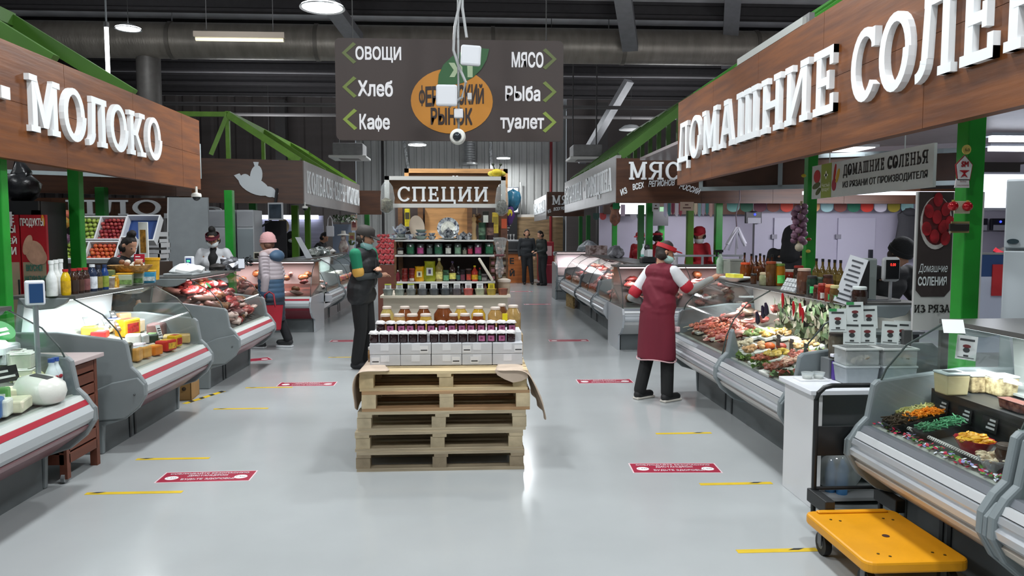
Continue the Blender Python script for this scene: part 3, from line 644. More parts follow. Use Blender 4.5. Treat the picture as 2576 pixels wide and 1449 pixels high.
# ================================================================ helpers for goods
def plain(name, b, m, label, cat, loc, group=None, **k): return tag(obj(name, b, m, None, loc, **k), label, cat, group)
def jar_parts(t, r, h, col, lidc, lidh=.018, neck=.82, label=None, labh=.5, shoulder=.86, glass=True, n=18, lidr=None):
    z1 = h - lidh
    obj('jar_body', MB().lathe([(r * .9, 0), (r, r * .12), (r, z1 * shoulder - r * .1), (r * neck, z1 * .97), (r * neck, z1)], n=n), mat(col, .12, noise=.25, ns=18, spec=.6), t, smooth=True)
    obj('lid', MB().lathe([((lidr or r * neck * 1.06), z1), ((lidr or r * neck * 1.06), h - .004), (r * neck * .9, h)], n=n), mat(lidc, .4), t, smooth=True)
    if label:
        a0, a1 = -2.35, -.8; b = MB(); k = 8; zz = (z1 * .14, z1 * (.14 + labh))
        b.add([(math.cos(a0 + (a1 - a0) * i / k) * r * 1.015, math.sin(a0 + (a1 - a0) * i / k) * r * 1.015, z) for z in zz for i in range(k + 1)], [(i, i + 1, i + k + 2, i + k + 1) for i in range(k)])
        obj('label', b, mat(label, .5, noise=.25, ns=30), t)
def bottle_parts(t, r, h, col, capc, label=None, neck=.3, shoulder=.62, labh=(.12, .42), rough=.1):
    obj('bottle_body', MB().lathe([(r * .9, 0), (r, .008), (r, h * shoulder), (r * (neck + .25), h * (shoulder + .12)), (r * neck, h * (shoulder + .22)), (r * neck, h * .93)], n=14), mat(col, rough, noise=.2, ns=14), t, smooth=True)
    obj('cap', MB().lathe([(r * neck * 1.2, h * .9), (r * neck * 1.2, h)], n=12), mat(capc, .4), t)
    if label: obj('label', MB().lathe([(r * 1.02, h * labh[0]), (r * 1.02, h * labh[1])], n=14, cap=False), mat(label, .5, noise=.3, ns=25), t)
def card(name, label, cat, loc, wd, hg, col, lines=3, tilt=.2, rz=0, group=None, ink='2a2a2a', head=None, r=None):
    """a printed card standing up, with its lines of print as raised strips"""
    t = thing(name, label, cat, loc, rz, group, r or (-tilt, 0, rz))
    obj('sheet', MB().box(-wd / 2, wd / 2, 0, .003, 0, hg), mat(col, .5), t)
    if head: obj('header', MB().box(-wd / 2, wd / 2, -.002, 0, hg * .8, hg), mat(head, .5), t)
    if lines:
        b = MB()
        for i in range(lines):
            q = rnd.uniform(.25, .42) * wd; z = hg * (.72 - .6 * i / max(1, lines - .5)); b.box(-q, q, -.002, 0, z - hg * .045, z + hg * .03)
        obj('print', b, mat(ink, .6), t)
    return t

# ================================================================ PALLET STACK
def pallet(x, y, z, rz, col, col2, label):
    t = thing('wooden_pallet', label, 'pallet', (x, y, z), rz, 'stacked wooden pallets')
    m = mat(col, .75, noise=.22, ns=5, stretch=(.4, 3, 5), bump=.2, bs=30); m2 = mat(col2, .8, noise=.25, ns=6, bump=.2, bs=24)
    W, D = 1.2, .8
    for yy, dd in ((0, .1), (.35, .1), (.7, .1)): obj('bottom_board', MB().box(-W / 2, W / 2, yy, yy + dd, 0, .022), m, t)
    for yy in (0, .35, .7):
        for xx, ww in ((-W / 2, .1), (-.05 + rnd.uniform(-.03, .02), .1), (W / 2 - .1, .1)):
            q = rnd.uniform(-.008, .008); obj('block', MB().box(xx + q, xx + ww + q, yy + abs(q), yy + .1, .022, .1), m2, t)
    for xx in (-W / 2, -.05, W / 2 - .1): obj('stringer_board', MB().box(xx, xx + .1, 0, D, .1, .122), m2, t)
    for yy, dd in ((0, .145), (.18, .1), (.3275, .145), (.52, .1), (.655, .145)): obj('deck_board', MB().box(-W / 2, W / 2, yy, yy + dd - .012, .122, .144), m, t)
for i, (x, a, c, c2, lab) in enumerate(((-.215, .0, 'a3957d', '8f8069', 'greyest wooden pallet lying on the floor at the foot of the stack'), (-.225, .006, 'ab9c82', 'b3a386', 'weathered wooden pallet, second from the floor'),
        (-.205, -.004, 'b6a88d', 'b7a88c', 'wooden pallet in the middle of the stack of five'), (-.175, .008, 'b08d68', 'c9b795', 'reddish wooden pallet, second from the top'), (-.19, -.006, 'd6c097', 'cbb58c', 'cleanest pale wooden pallet on top of the stack'))):
    pallet(x, 5.335 + .006 * i, .144 * i, a, c, c2, lab)
PZ = .722
def drape(name, label, rows):
    """rows: list of lists of points across; a cloth with small folds"""
    b = MB(); n = len(rows[0]); vs = [p for r_ in rows for p in r_]
    b.add(vs, [(i * n + j, i * n + j + 1, (i + 1) * n + j + 1, (i + 1) * n + j) for i in range(len(rows) - 1) for j in range(n - 1)])
    o = plain(name, b, mat('cdb9a6', .85, noise=.06, bump=.3, bs=50), label, 'cloth', (0, 0, 0), smooth=1.4)
    s = o.modifiers.new('s', 'SUBSURF'); s.levels = s.render_levels = 2
    k = o.modifiers.new('k', 'SOLIDIFY'); k.thickness = .003
rows = []
for i in range(9):
    y = 5.31 + .105 * i; wv = .012 * math.sin(i * 2.1); f = max(0, 1 - i / 2)
    rows.append([(-.56 - .03 * i, y, PZ + .006), (-.68, y, PZ + .008), (-.78, y - .01, PZ + .008), (-.812 + wv * .3, y - .02 * f, PZ - .02), (-.815 + wv - .02, y - .03 * f, PZ - .1), (-.812 - wv - .02 * (i % 2), y - .03 * f, PZ - .2), (-.82 + wv, y, PZ - .26 - .03 * (i % 3))])
drape('cloth', 'pinkish beige cloth over the pallet corner beside the man in the vest', rows)
rows = []
for i in range(9):
    y = 5.3 + .1 * i; wv = .02 * math.sin(i * 1.9); f = 1 - i / 8
    rows.append([(.17 + .012 * i, y, PZ + .006), (.28, y, PZ + .008), (.38, y, PZ + .008), (.425, y - .02, PZ - .03), (.45 + wv + .02 * f, y - .03, PZ - .13), (.475 + wv * 1.5 + .04 * f, y - .02, PZ - .24), (.50 - wv + .05 * f, y, PZ - .32 - .05 * f)])
drape('cloth', 'pinkish beige cloth flaring out over the pallet corner towards the apron seller', rows)
tag(obj('cloth_flap', MB().prism([(.17, PZ + .005), (.4, PZ + .005), (.41, PZ - .05), (.36, PZ - .075), (.3, PZ - .085), (.24, PZ - .06), (.19, PZ - .03)], 5.322, 5.327), mat('cdb9a6', .85, noise=.06)), 'torn cloth flap hanging over the front edge of the top pallet', 'cloth')
# cartons of jam
CW, CH = .2265, .0825
LAB = {(0, 0): -.07, (0, 2): .07, (0, 3): -.02, (1, 1): .06, (1, 3): -.075, (1, 4): .08}
for r_ in range(2):
    for i in range(5):
        x = -.745 + CW * (i + .5); z = PZ + .004 + CH * r_
        t = thing('carton', 'white jam carton, %s in the %s layer from the vested man' % (ORD[i], ('lower', 'upper')[r_]), 'box', (x + rnd.uniform(-.002, .002), 5.56, z), 0, 'white cartons on the pallets')
        obj('box_body', MB().box(-CW / 2 + .002, CW / 2 - .002, 0, .42, 0, CH - .002), mat('c4c6cb', .6, noise=.04, ns=8, bump=.1, bs=14), t, bevel=.003)
        obj('tape', MB().box(-.03, .03, -.001, .0, CH * .35, CH - .004), mat('d9dbe0', .15), t)
        if (r_, i) in LAB:
            q = LAB[(r_, i)]; obj('sticker', MB().box(q - .03, q + .03, -.0015, 0, .012, .062), mat('dcdde0', .5), t); obj('print', MB().box(q - .024, q + .024, -.0025, -.0015, .026, .034), mat('2c2c30', .5), t)
# two rows of small jam jars
def jam(label_on):
    t = thing('jam_jar', 'x', 'jar', (0, 0, 0), 0, 'small jam jars on the white cartons')
    jar_parts(t, .033, .076, '2e181c', '1c1414', .012, .9, 'b0628c' if label_on else None, .62)
    if label_on: obj('label_mark', MB().box(-.009, .009, -.0352, -.0335, .024, .037), mat('6a2348', .5), t)
    b = MB().lathe([(.041, .064), (.038, .075), (.03, .084), (.012, .086)], n=14); b.jitter(.0025, 3 + label_on)
    obj('fabric_cover', b, mat('d7d4d3', .85, noise=.15, ns=40), t, smooth=True)
    return t
JA, JB = jam(True), jam(False); first = {True: JA, False: JB}; used = {True: False, False: False}
def put_jam(on, loc, lab):
    if not used[on]: t = first[on]; used[on] = True; t.location = loc; t['label'] = lab; t.rotation_euler = (0, 0, rnd.uniform(-.2, .2))
    else: dup(first[on], loc, rnd.uniform(-.25, .25), lab)
Z1 = PZ + .004 + 2 * CH
for i in range(15):
    on = i in (11, 12, 13)
    put_jam(on, (-.715 + .0718 * i + (.012 if i > 5 else 0), 5.62, Z1), 'dark jam jar %s, %s in the front row from the man' % ('with pink label' if on else 'with its back turned', ORD[i]))
tag(obj('riser_board', MB().box(-.74, .385, 5.68, 5.99, Z1, Z1 + .062), mat('cfd0d2', .6)), 'white board step carrying the second row of jam jars', 'board')
for i in range(14):
    put_jam(i > 0, (-.68 + .0762 * i, 5.74, Z1 + .062), 'small jam jar with a %s, %s in the raised row from the man' % ('pink label' if i else 'plain dark side', ORD[i]))
# preserve jars behind them
def pjar(px, y, top, base, r, col, lab, shoulder=.8, neck=.62, lid='d8c9bd'):
    t = thing('preserve_jar', lab, 'jar', (PX(px, y), y, base), 0, 'preserve jars behind the jam'); jar_parts(t, r, top - base, col, lid, .02, neck, None, shoulder=shoulder)
Z3 = Z1 + .062
tag(obj('riser_board', MB().box(-.76, .42, 6.0, 6.3, PZ, Z1), mat('b9a27f', .7)), 'wooden crate step under the tall preserve jars', 'board')
for px, r, col, lab in ((968, .045, '7a4a2a', 'brown preserve jar, first of the middle row beside the man in the vest'), (1003, .05, 'c79d62', 'honey coloured preserve jar, second of the middle row'), (1036, .05, '8a4a1f', 'amber preserve jar, third of the middle row'), (1070, .05, 'cfa94f', 'yellow preserve jar beside the big round brown one'),
                   (1140, .04, '7c4a2c', 'brown preserve jar half hidden behind the big round one'), (1169, .046, '84482a', 'reddish brown preserve jar, last but one of the middle row'), (1202, .048, '84411f', 'reddish brown preserve jar ending the middle row')):
    pjar(px, 5.9, 1.075, Z3, r, col, lab, .72, .8)
for px, r, top, col, lab in ((972, .055, 1.115, 'b9a662', 'pale yellow preserve jar at the back corner beside the man in the vest'), (1017, .06, 1.115, '7b4423', 'dark brown preserve jar, second in the back row'), (1065, .06, 1.115, '74401f', 'dark brown preserve jar, third in the back row'), (1115, .078, 1.12, '713d1e', 'big round three litre jar of brown preserve'),
                        (1159, .058, 1.115, 'c4a24a', 'yellow preserve jar just past the big round one'), (1203, .058, 1.112, 'bf9a2f', 'bright yellow preserve jar of the back row'), (1246, .062, 1.105, 'a98650', 'tall beige preserve jar, last but one of the back row'), (1262, .05, 1.12, '6a4326', 'narrow brown jar hidden behind the tall beige one'), (1291, .062, 1.12, 'a98a55', 'tall beige preserve jar at the far end of the back row')):
    pjar(px, 6.1 + (.11 if px == 1262 else 0), top, Z1 if px > 1240 or px < 990 else Z1, r, col, lab, .8)
t = thing('preserve_jar', 'low jar with white cover tucked between cartons and cloth edge', 'jar', (-.735, 5.74, PZ)); jar_parts(t, .045, .12, '9a6f3c', 'd8d3cd', .02, .9)
t = thing('snack_packet', 'yellow and black packet between the last tall jars', 'packet', (PX(1270, 6.0), 6.0, Z1)); obj('pouch', MB().box(-.02, .02, -.01, .01, 0, .17), mat('d9c413', .4), t); obj('print', MB().box(-.02, .02, -.012, -.01, .03, .11), mat('241c26', .5), t)

# ================================================================ SPICE KIOSK
KY = 10.0
k = thing('spice_kiosk', 'wooden spice kiosk with a white framed СПЕЦИИ sign and white shelves', 'kiosk', (0, 0, 0))
KX0, KX1 = -1.16, .5
KW = mat('b98a58', .6, noise=.3, ns=4, stretch=(.5, .5, 4)); KWD = mat('6b4a2f', .6, noise=.3, ns=5, stretch=(.3, .3, 4)); CREAM = mat('cdc3b1', .6)
obj('counter_front', MB().box(KX0, KX1, KY + .1, KY + .16, 0, .86), CREAM, k)
obj('counter_top', MB().box(KX0 - .02, KX1 + .03, KY - .08, KY + .9, .855, .885), CREAM, k)
obj('back_panel', MB().box(KX0 + .12, KX1 - .1, KY + .62, KY + .66, .885, 2.15), mat('3a2f2c', .7), k)
obj('inner_board', MB().box(PX(1070, KY + .6), PX(1180, KY + .6), KY + .58, KY + .61, 1.62, 2.05), KW, k)
for x in (PX(1052, KY), PX(1182, KY)): obj('upright', MB().box(x - .035, x + .035, KY + .5, KY + .56, 1.6, 2.1), KWD, k)
for x in (KX0 + .2, KX1 - .02): obj('side_post', MB().box(x - .03, x + .03, KY + .5, KY + .56, .885, 2.1), KWD, k)
for x in (KX0 + .14, KX1 - .12): obj('shelf_support', MB().box(x - .015, x + .015, KY + .36, KY + .6, .885, 1.6), KWD, k)
SH = mat('e6e6e2', .4)
SHZ = (1.06, 1.415, 1.615); SHX = ((PX(997, KY), PX(1246, KY)), (PX(993, KY), PX(1244, KY)), (PX(993, KY), PX(1242, KY)))
for z, (a, b_) in zip(SHZ, SHX): obj('shelf', MB().box(a, b_, KY + .02, KY + .62, z - .022, z), SH, k)
sa, sb = PX(970, 9.95), PX(1272, 9.95); s0, s1 = 2.035, 2.44
f = MB()
for q in ((sa, sb, s0, s0 + .05), (sa, sb, s1 - .05, s1), (sa, sa + .06, s0, s1), (sb - .06, sb, s0, s1)): f.box(q[0], q[1], KY - .07, KY + .02, q[2], q[3])
obj('sign_frame', f, mat('d8d8d4', .4), k); obj('sign_panel', MB().box(sa + .05, sb - .05, KY - .03, KY, s0 + .04, s1 - .04), KWD, k)
obj('lettering', slab(MB(), 'СПЕЦИИ', (PX(1003, KY), KY - .03, 2.115), (1, 0, 0), (0, 0, 1), PX(1229, KY) - PX(1003, KY), .19, .025), LETTER, k)
k2 = thing('honey_sign', 'wooden framed honey sign МЁД standing behind the spice sign', 'sign', (0, 0, 0))
ha, hb = PX(1020, 10.7), PX(1277, 10.7); f = MB()
for q in ((ha, hb, 2.03, 2.09), (ha, hb, 2.54, 2.6), (ha, ha + .06, 2.03, 2.6), (hb - .06, hb, 2.03, 2.6)): f.box(q[0], q[1], 10.66, 10.75, q[2], q[3])
obj('sign_frame', f, KW, k2); obj('sign_panel', MB().box(ha + .05, hb - .05, 10.7, 10.73, 2.07, 2.56), KWD, k2)
obj('lettering', slab(MB(), 'МЁД', (PX(1098, 10.7), 10.7, 2.2), (1, 0, 0), (0, 0, 1), .53, .245, .025), LETTER, k2)
for x in (ha + .1, hb - .1): obj('leg', MB().box(x - .03, x + .03, 10.7, 10.76, .885, 2.05), KWD, k2)
# spice tubs with price cards
TC = ('7d8580', '828b84', '6f7472', '4d5054', '44484c', '3b4146', '4a4448', 'a24a44', '9a9f86', '9b8630', '7a4230')
for i, c in enumerate(TC):
    x = PX(975 + 29 * i, KY - .02); nm = ('salt grey', 'pale grey', 'grey', 'dark grey', 'blackish', 'slate', 'dark brown', 'red', 'pale green', 'mustard yellow', 'brick brown')[i]
    t = thing('spice_tub', 'clear tub of %s spice, %s from the man in the vest' % (nm, ORD[i]), 'tub', (x, KY, .885), 0, 'spice tubs on the kiosk counter')
    obj('tub_body', MB().lathe([(.056, 0), (.066, .07), (.072, .078), (.072, .084)], n=20, sx=1, sy=.9), mat(c, .25, noise=.15, ns=20), t, smooth=True)
    obj('spice_heap', MB().lathe([(.066, .08), (.05, .086), (.02, .09), (.001, .09)], n=16, cap=False), mat(c, .9, noise=.3, ns=60), t, smooth=True)
    if i < 10: card('price_card', 'small %s price card over the %s spice tub' % ('yellow' if i == 9 else 'white', nm), 'price card', (x, KY - .012, .965), .085, .072, 'd9c81e' if i == 9 else 'e4e6e4', 3, .05, group='price cards over the spice tubs', head='b9c93a' if i < 3 else None)
for px, c in ((1108, '20242a'), (1134, 'b8c0c4'), (1163, 'b8c0c4'), (1182, 'c8b2ae'), (1197, '2a2a28'), (1220, 'c89a90'), (1045, '8a6c3a')):
    t = thing('sauce_bottle', 'small sauce bottle behind the tubs beneath the lowest shelf', 'bottle', (PX(px, KY + .15), KY + .17, .885), 0, 'small bottles behind the spice tubs'); bottle_parts(t, .022, .16, c, 'c01f35' if px in (1134, 1182, 1220) else 'd8d8c8')
t = thing('lidded_pot', 'round pot with white lid at the end of the kiosk counter', 'pot', (PX(1270, KY), KY + .2, .885)); obj('pot_body', MB().lathe([(.07, 0), (.085, .1), (.08, .16)], n=20), mat('b9a690', .5), t, smooth=True); obj('lid', MB().lathe([(.09, .16), (.09, .19), (.03, .21)], n=20), mat('ddd0c2', .5), t, smooth=True)
# jars on the second shelf
for i, (px, w_, h, c, lb, lab) in enumerate(((1008, .05, .095, '2a1616', 'dcdcd4', 'squat dark jar with white label starting the row'), (1033, .058, .155, '1d4a35', '2f7a55', 'green labelled jar beside the squat dark one'), (1058, .056, .145, '3b3238', 'b64a86', 'pink labelled jar, third on the shelf'), (1081, .05, .14, '1b2220', '55645f', 'black jar with grey label'),
        (1103, .06, .155, '23443a', '2a6a4c', 'green labelled jar in the middle of the shelf'), (1128, .05, .14, '17181a', 'd5d8d0', 'black jar with a tall white label'), (1152, .052, .15, '3a5245', '7ea58a', 'jar with pale green label'), (1169, .035, .1, '4a4a40', '8a8a78', 'tiny dull jar in a gap of the shelf'), (1183, .042, .125, '4a1a24', 'b5334f', 'small crimson labelled jar'), (1203, .056, .15, '46303c', 'c2508c', 'pink and silver labelled jar'), (1231, .062, .16, '17452f', '2a7a52', 'green labelled jar closing the row'))):
    t = thing('spice_jar', lab + ' of the upper jar shelf', 'jar', (PX(px, KY + .1), KY + .12, 1.415), 0, 'spice jars on the upper shelf'); jar_parts(t, w_, h, c, '22282a', .02, .85, lb, .62)
# bottles and bags on the third shelf
Y3 = KY + .12
for px, kind, r, h, c, capc, lb, lab in ((1001, 'b', .028, .15, '6a1f2c', 'd8d0c8', None, 'small wine red bottle with white cap'), (1018, 'j', .042, .088, '7a1f1c', '8a2a20', None, 'lower red jar next to the small wine red bottle'), (1036, 'j', .042, .088, '8c2f1c', '8a2a20', 'c9c0b4', 'lower red jar with white label'), (1105, 'b', .052, .31, '8a7a3c', 'd8d5b8', 'd8cc7a', 'tall oil bottle with yellow label'),
        (1122, 'j', .05, .15, '34503c', '3a6a4a', '5d9a6c', 'green labelled preserve jar'), (1138, 'b', .05, .27, '2c1713', '3a2a4a', 'd8cf6a', 'dark syrup bottle with yellow label'), (1153, 'b', .032, .2, '14191c', '8f9a98', '3a6a60', 'slim black sauce bottle'), (1164, 'j', .04, .16, '2a2226', '201c20', '6a3040', 'dark jar with wine red label'), (1179, 'j', .042, .17, '30201c', '5a4a48', 'b0402c', 'dark jar with orange red label'),
        (1194, 'b', .046, .21, 'b8321f', 'd6c01c', 'd8a01c', 'red and yellow sauce bottle with yellow cap'), (1207, 'b', .028, .18, '1f3a28', 'b51f2a', '4f9a68', 'slim green bottle with red cap'), (1218, 'j', .046, .1, '4a4444', '6f6a68', '8a8684', 'squat grey jar under the leaning roll')):
    t = thing('sauce_bottle' if kind == 'b' else 'spice_jar', lab + ' on the lower bottle shelf', 'bottle' if kind == 'b' else 'jar', (PX(px, Y3), Y3, 1.06), 0, 'bottles and jars on the lower shelf')
    bottle_parts(t, r, h, c, capc, lb) if kind == 'b' else jar_parts(t, r, h, c, capc, .018, .88, lb)
for px in (1018, 1036):
    t = thing('spice_jar', 'upper red jar stacked at the %s end of the lower bottle shelf' % ('very' if px == 1018 else 'inner'), 'jar', (PX(px, Y3), Y3, 1.148), 0, 'bottles and jars on the lower shelf'); jar_parts(t, .042, .088, '7a1f1c', '9a3a2a', .018, .88)
for px, w_, h, c, c2, lab in ((1055, .07, .2, 'e0a80c', 'f4e9b0', 'bright golden yellow pouch shining on the lower bottle shelf'), (1081, .085, .27, '8f9410', 'd8dcd0', 'large yellow green bag with white picture label on the lower bottle shelf')):
    t = thing('spice_pouch', lab, 'pouch', (PX(px, Y3), Y3, 1.06)); b = MB().lathe([(w_ * .8, 0), (w_, h * .15), (w_ * .95, h * .6), (w_ * .8, h * .85), (w_ * .9, h)], n=14, sy=.5); b.jitter(.005, 5)
    obj('pouch', b, mat(c, .25, noise=.25, ns=14), t, smooth=True); obj('label', MB().box(-w_ * .5, w_ * .5, -w_ * .55, -w_ * .5, h * .3, h * .68), mat(c2, .5), t); obj('picture', MB().box(-w_ * .2, w_ * .2, -w_ * .56, -w_ * .55, h * .38, h * .6), mat('4a4468', .5), t)
tag(obj('paper_roll', MB().cap((PX(1206, KY), KY - .01, 1.36), (PX(1238, KY), KY - .01, 1.085), .018, .018), mat('d8d0c0', .5), smooth=True), 'pale roll leaning across the end of the lower bottle shelf', 'roll')
# crockery on the top shelf
CER = mat('e4e8e8', .2, noise=1, ns=26, h2='35507a'); CERD = mat('16233d', .2, noise=1, ns=30, h2='dfe6ea')
CZ = 1.615
def teapot(px, r, m, lab, y=KY + .14, dz=0):
    t = thing('teapot', lab, 'teapot', (PX(px, y), y, CZ + dz), 0, 'patterned crockery on the top shelf')
    obj('pot_body', MB().lathe([(r * .6, 0), (r, r * .5), (r * 1.02, r * .9), (r * .75, r * 1.45), (r * .4, r * 1.6)], n=18), m, t, smooth=True); obj('lid', MB().lathe([(r * .42, r * 1.58), (r * .3, r * 1.75), (r * .1, r * 1.8), (r * .12, r * 1.95), (.001, r * 2)], n=14), m, t, smooth=True)
    obj('spout', MB().tube([(-r * .9, 0, r * .6), (-r * 1.3, 0, r * .9), (-r * 1.5, 0, r * 1.4)], [.02, .014, .01]), m, t, smooth=True); obj('handle', MB().tube([(r * .85, 0, r * 1.3), (r * 1.4, 0, r * 1.3), (r * 1.45, 0, r * .7), (r * .95, 0, r * .5)], .009), m, t, smooth=True)
def bowl(px, r, h, m, lab, dz=0, y=KY + .1):
    tag(obj('bowl', MB().lathe([(r * .5, 0), (r * .55, h * .1), (r * .9, h * .6), (r, h), (r * .95, h), (r * .6, h * .35), (.001, h * .25)], n=18, cap=False), m, None, (PX(px, y), y, CZ + dz), smooth=True), lab, 'bowl', 'patterned crockery on the top shelf')
tag(obj('serving_dish', MB().lathe([(.06, 0), (.16, .02), (.165, .028), (.05, .012)], n=24), mat('c9cfcc', .25), None, (PX(1005, KY + .12), KY + .14, CZ), smooth=True), 'flat grey serving dish under the first teapot', 'dish')
teapot(1010, .075, CER, 'white blue teapot on a stand at the man in the vest\'s end of the shelf', dz=.07); bowl(1010, .07, .045, mat('a9b4b0', .3), 'upturned grey bowl under the white blue teapot', .028, KY + .14)
bowl(990, .055, .07, CER, 'small white bowl in front of the first teapot, outer one', .0, KY + .06); bowl(1030, .06, .075, CER, 'round white bowl beside the first teapot, inner one', 0, KY + .06)
tag(obj('serving_plate', MB().lathe([(.05, 0), (.15, .025), (.155, .03), (.05, .01)], n=28), mat('cbbfae', .4), None, (PX(1045, KY + .3), KY + .34, CZ + .17), r=(PI / 2 - .1, 0, .9), smooth=True), 'cream plate leaning on edge behind the bowls', 'plate')
for j in range(3): bowl(1060, .085 - .006 * j, .05, CER if j % 2 else mat('8fa39a', .3), 'patterned bowl, %s in the stack of three' % ('lowest', 'middle', 'topmost')[j], .042 * j)
bowl(1087, .055, .05, CERD, 'small dark bowl beside the stack of three'); bowl(1087, .045, .045, CER, 'white cup stacked on the small dark bowl', .045)
t = thing('serving_plate', 'large blue and white plate standing on edge in the middle of the top shelf', 'plate', (PX(1128, KY + .34), KY + .34, CZ + .15), r=(PI / 2 - .2, 0, 0)); obj('rim', MB().lathe([(.1, .0), (.148, .02), (.15, .026), (.1, .01)], n=36, cap=False), CERD, t, smooth=True); obj('centre', MB().lathe([(.001, .004), (.101, .01)], n=36, cap=False), mat('c2c4ba', .25, noise=.3, ns=20), t, smooth=True)
tag(obj('serving_dish', MB().lathe([(.06, 0), (.15, .018), (.155, .024), (.05, .012)], n=24), mat('b9c1c0', .25), None, (PX(1130, KY + .1), KY + .17, CZ), smooth=True), 'flat grey dish under the dark teapot before the big plate', 'dish')
teapot(1128, .07, CERD, 'dark blue teapot before the big plate', dz=.026, y=KY + .17); teapot(1166, .058, CERD, 'dark blue teapot just past the big plate'); teapot(1181, .05, CERD, 'smaller dark teapot behind the wooden mill', y=KY + .26)
bowl(1156, .05, .05, CERD, 'dark patterned cup before the second teapot', 0, KY + .05); bowl(1176, .05, .05, CERD, 'dark patterned cup before the smaller teapot', 0, KY + .05)
t = thing('pepper_mill', 'tall turned wooden pepper mill on the top shelf', 'pepper mill', (PX(1193, KY + .08), KY + .08, CZ)); obj('mill_body', MB().lathe([(.035, 0), (.036, .03), (.028, .06), (.024, .12), (.032, .2), (.024, .23)], n=16), mat('c9a878', .45), t, smooth=True); obj('mill_head', MB().lathe([(.02, .23), (.032, .26), (.03, .29), (.012, .31), (.018, .33), (.001, .345)], n=16), mat('bf9c6a', .45), t, smooth=True)
for px, c, lb, lab in ((1213, '28503a', '6a8a70', 'green tall tea tin on the top shelf'), (1233, '3a2426', '8a6a62', 'dark red tall tea tin on the top shelf')):
    t = thing('tea_tin', lab, 'tin', (PX(px, KY + .1), KY + .1, CZ), 0, 'tall tins on the top shelf'); obj('tin_body', MB().lathe([(.048, 0), (.048, .21)], n=20), mat(c, .35, noise=.4, ns=20), t, smooth=True); obj('lid', MB().lathe([(.05, .21), (.05, .228), (.03, .23)], n=20), mat(c, .3), t, smooth=True)
    obj('label', MB().lathe([(.049, .06), (.049, .16)], n=20, cap=False), mat(lb, .5, noise=.5, ns=26), t)
# hanging goods round the kiosk sign
for (px, z, c, lab) in ((976, 2.0, '7f7a62', 'clear bag of dried herbs hanging at the vest-side corner of the spice sign'), (1262, 1.98, '8d8d86', 'clear bag of dried herbs hanging at the far corner of the spice sign')):
    t = thing('herb_bag', lab, 'bag', (PX(px, KY - .12), KY - .13, z), 0, 'hanging herb bags'); b = MB().lathe([(.03, -.05), (.085, .0), (.09, .15), (.07, .3), (.03, .36)], n=14, sy=.5); b.jitter(.008, px); obj('film', b, FILM, t, smooth=True)
    b = MB().lathe([(.02, -.03), (.075, .01), (.07, .12), (.02, .15)], n=12, sy=.45); b.jitter(.01, px + 1); obj('herbs', b, mat(c, .9, noise=.4, ns=40, h2='3d3a2a'), t)
for px, z0, z1, w_, c, c2, lab in ((1026, 1.78, 2.03, .07, 'd3c32c', '4a4430', 'yellow packet hanging under the spice sign near the plates'), (1222, 1.72, 2.0, .085, '2b2b28', 'd5d9d0', 'black and white card hanging beside the wooden mill'), (1246, 1.7, 1.98, .085, 'b9a13c', '8a7a30', 'mustard packet hanging beside the black and white card'), (1268, 1.6, 1.97, .09, '5a3a2c', 'b04a2c', 'strip of small spice sachets hanging at the kiosk edge')):
    t = thing('hanging_packet', lab, 'packet', (PX(px, KY + .3), KY + .28, z0), 0, 'packets hanging in the kiosk'); obj('pouch', MB().box(-w_ / 2, w_ / 2, -.012, .012, 0, z1 - z0), mat(c, .35, noise=.3, ns=16), t, bevel=.005); obj('label', MB().box(-w_ * .4, w_ * .4, -.014, -.012, (z1 - z0) * .45, (z1 - z0) * .8), mat(c2, .5), t)
n_ = 0
for i in range(5):
    for j in range(3):
        n_ += 1; z = .9 + .1 * i; t = thing('spice_packet', 'spice packet on the side rack, %s row up, %s across' % (ORD[i], ORD[j]), 'packet', (PX(1240 + 14 * j, KY + .2), KY + .22, z + (.16 if j == 2 else .16)), 0, 'spice packets on the kiosk side rack')
        obj('pouch', MB().box(-.032, .032, -.012, .012, 0, .085), mat(('5a4030', '3f3026', '6a4a3c', '4b3a20')[n_ % 4], .35, noise=.3, ns=20), t, bevel=.004); obj('label', MB().box(-.022, .022, -.014, -.012, .02, .06), mat(('8a7a66', 'a06a72', '74624a')[n_ % 3], .5), t)
obj('side_rack', MB().box(PX(1231, KY + .3), PX(1278, KY + .3), KY + .24, KY + .27, .885, 1.6), KWD, k)
t = thing('wrapped_bouquet', 'cellophane wrapped gift bouquet with a dark bow at the kiosk side', 'bouquet', (PX(1257, KY - .02), KY - .02, 1.12)); b = MB().lathe([(.02, 0), (.06, .12), (.03, .26), (.05, .34), (.085, .52)], n=14, sy=.7); b.jitter(.014, 4); obj('cellophane', b, FILM, t)
b = MB(); [b.sph((rnd.uniform(-.04, .04), rnd.uniform(-.02, .02), rnd.uniform(.05, .45)), .022, 8) for _ in range(14)]; b.jitter(.006, 9); obj('filling', b, mat('a58f88', .7, noise=.4, ns=12), t); obj('bow', MB().sph((-.03, -.03, .29), .03, 8, 1.3, .5, .6).sph((.03, -.03, .29), .03, 8, 1.3, .5, .6), mat('5a2a30', .5), t)
b = MB(); b.sph((0, 0, .05), .06, 12, 1.3, .8, .9); t = thing('toy_bee', 'yellow toy bee sitting on top of the spice sign', 'toy', (PX(1250, KY - .02), KY - .02, 2.44)); obj('toy_body', b, mat('c9b21c', .6), t, smooth=True); obj('wing', MB().sph((-.07, 0, .04), .05, 10, 1, .4, .7), mat('d6c84a', .6), t, smooth=True); obj('wing', MB().sph((.07, 0, .04), .05, 10, 1, .4, .7), mat('d6c84a', .6), t, smooth=True)
for s in (-.05, .05): obj('antenna', MB().tube([(s * .5, 0, .09), (s, 0, .15)], .006).sph((s, 0, .16), .02, 8), mat('24301c', .6), t)
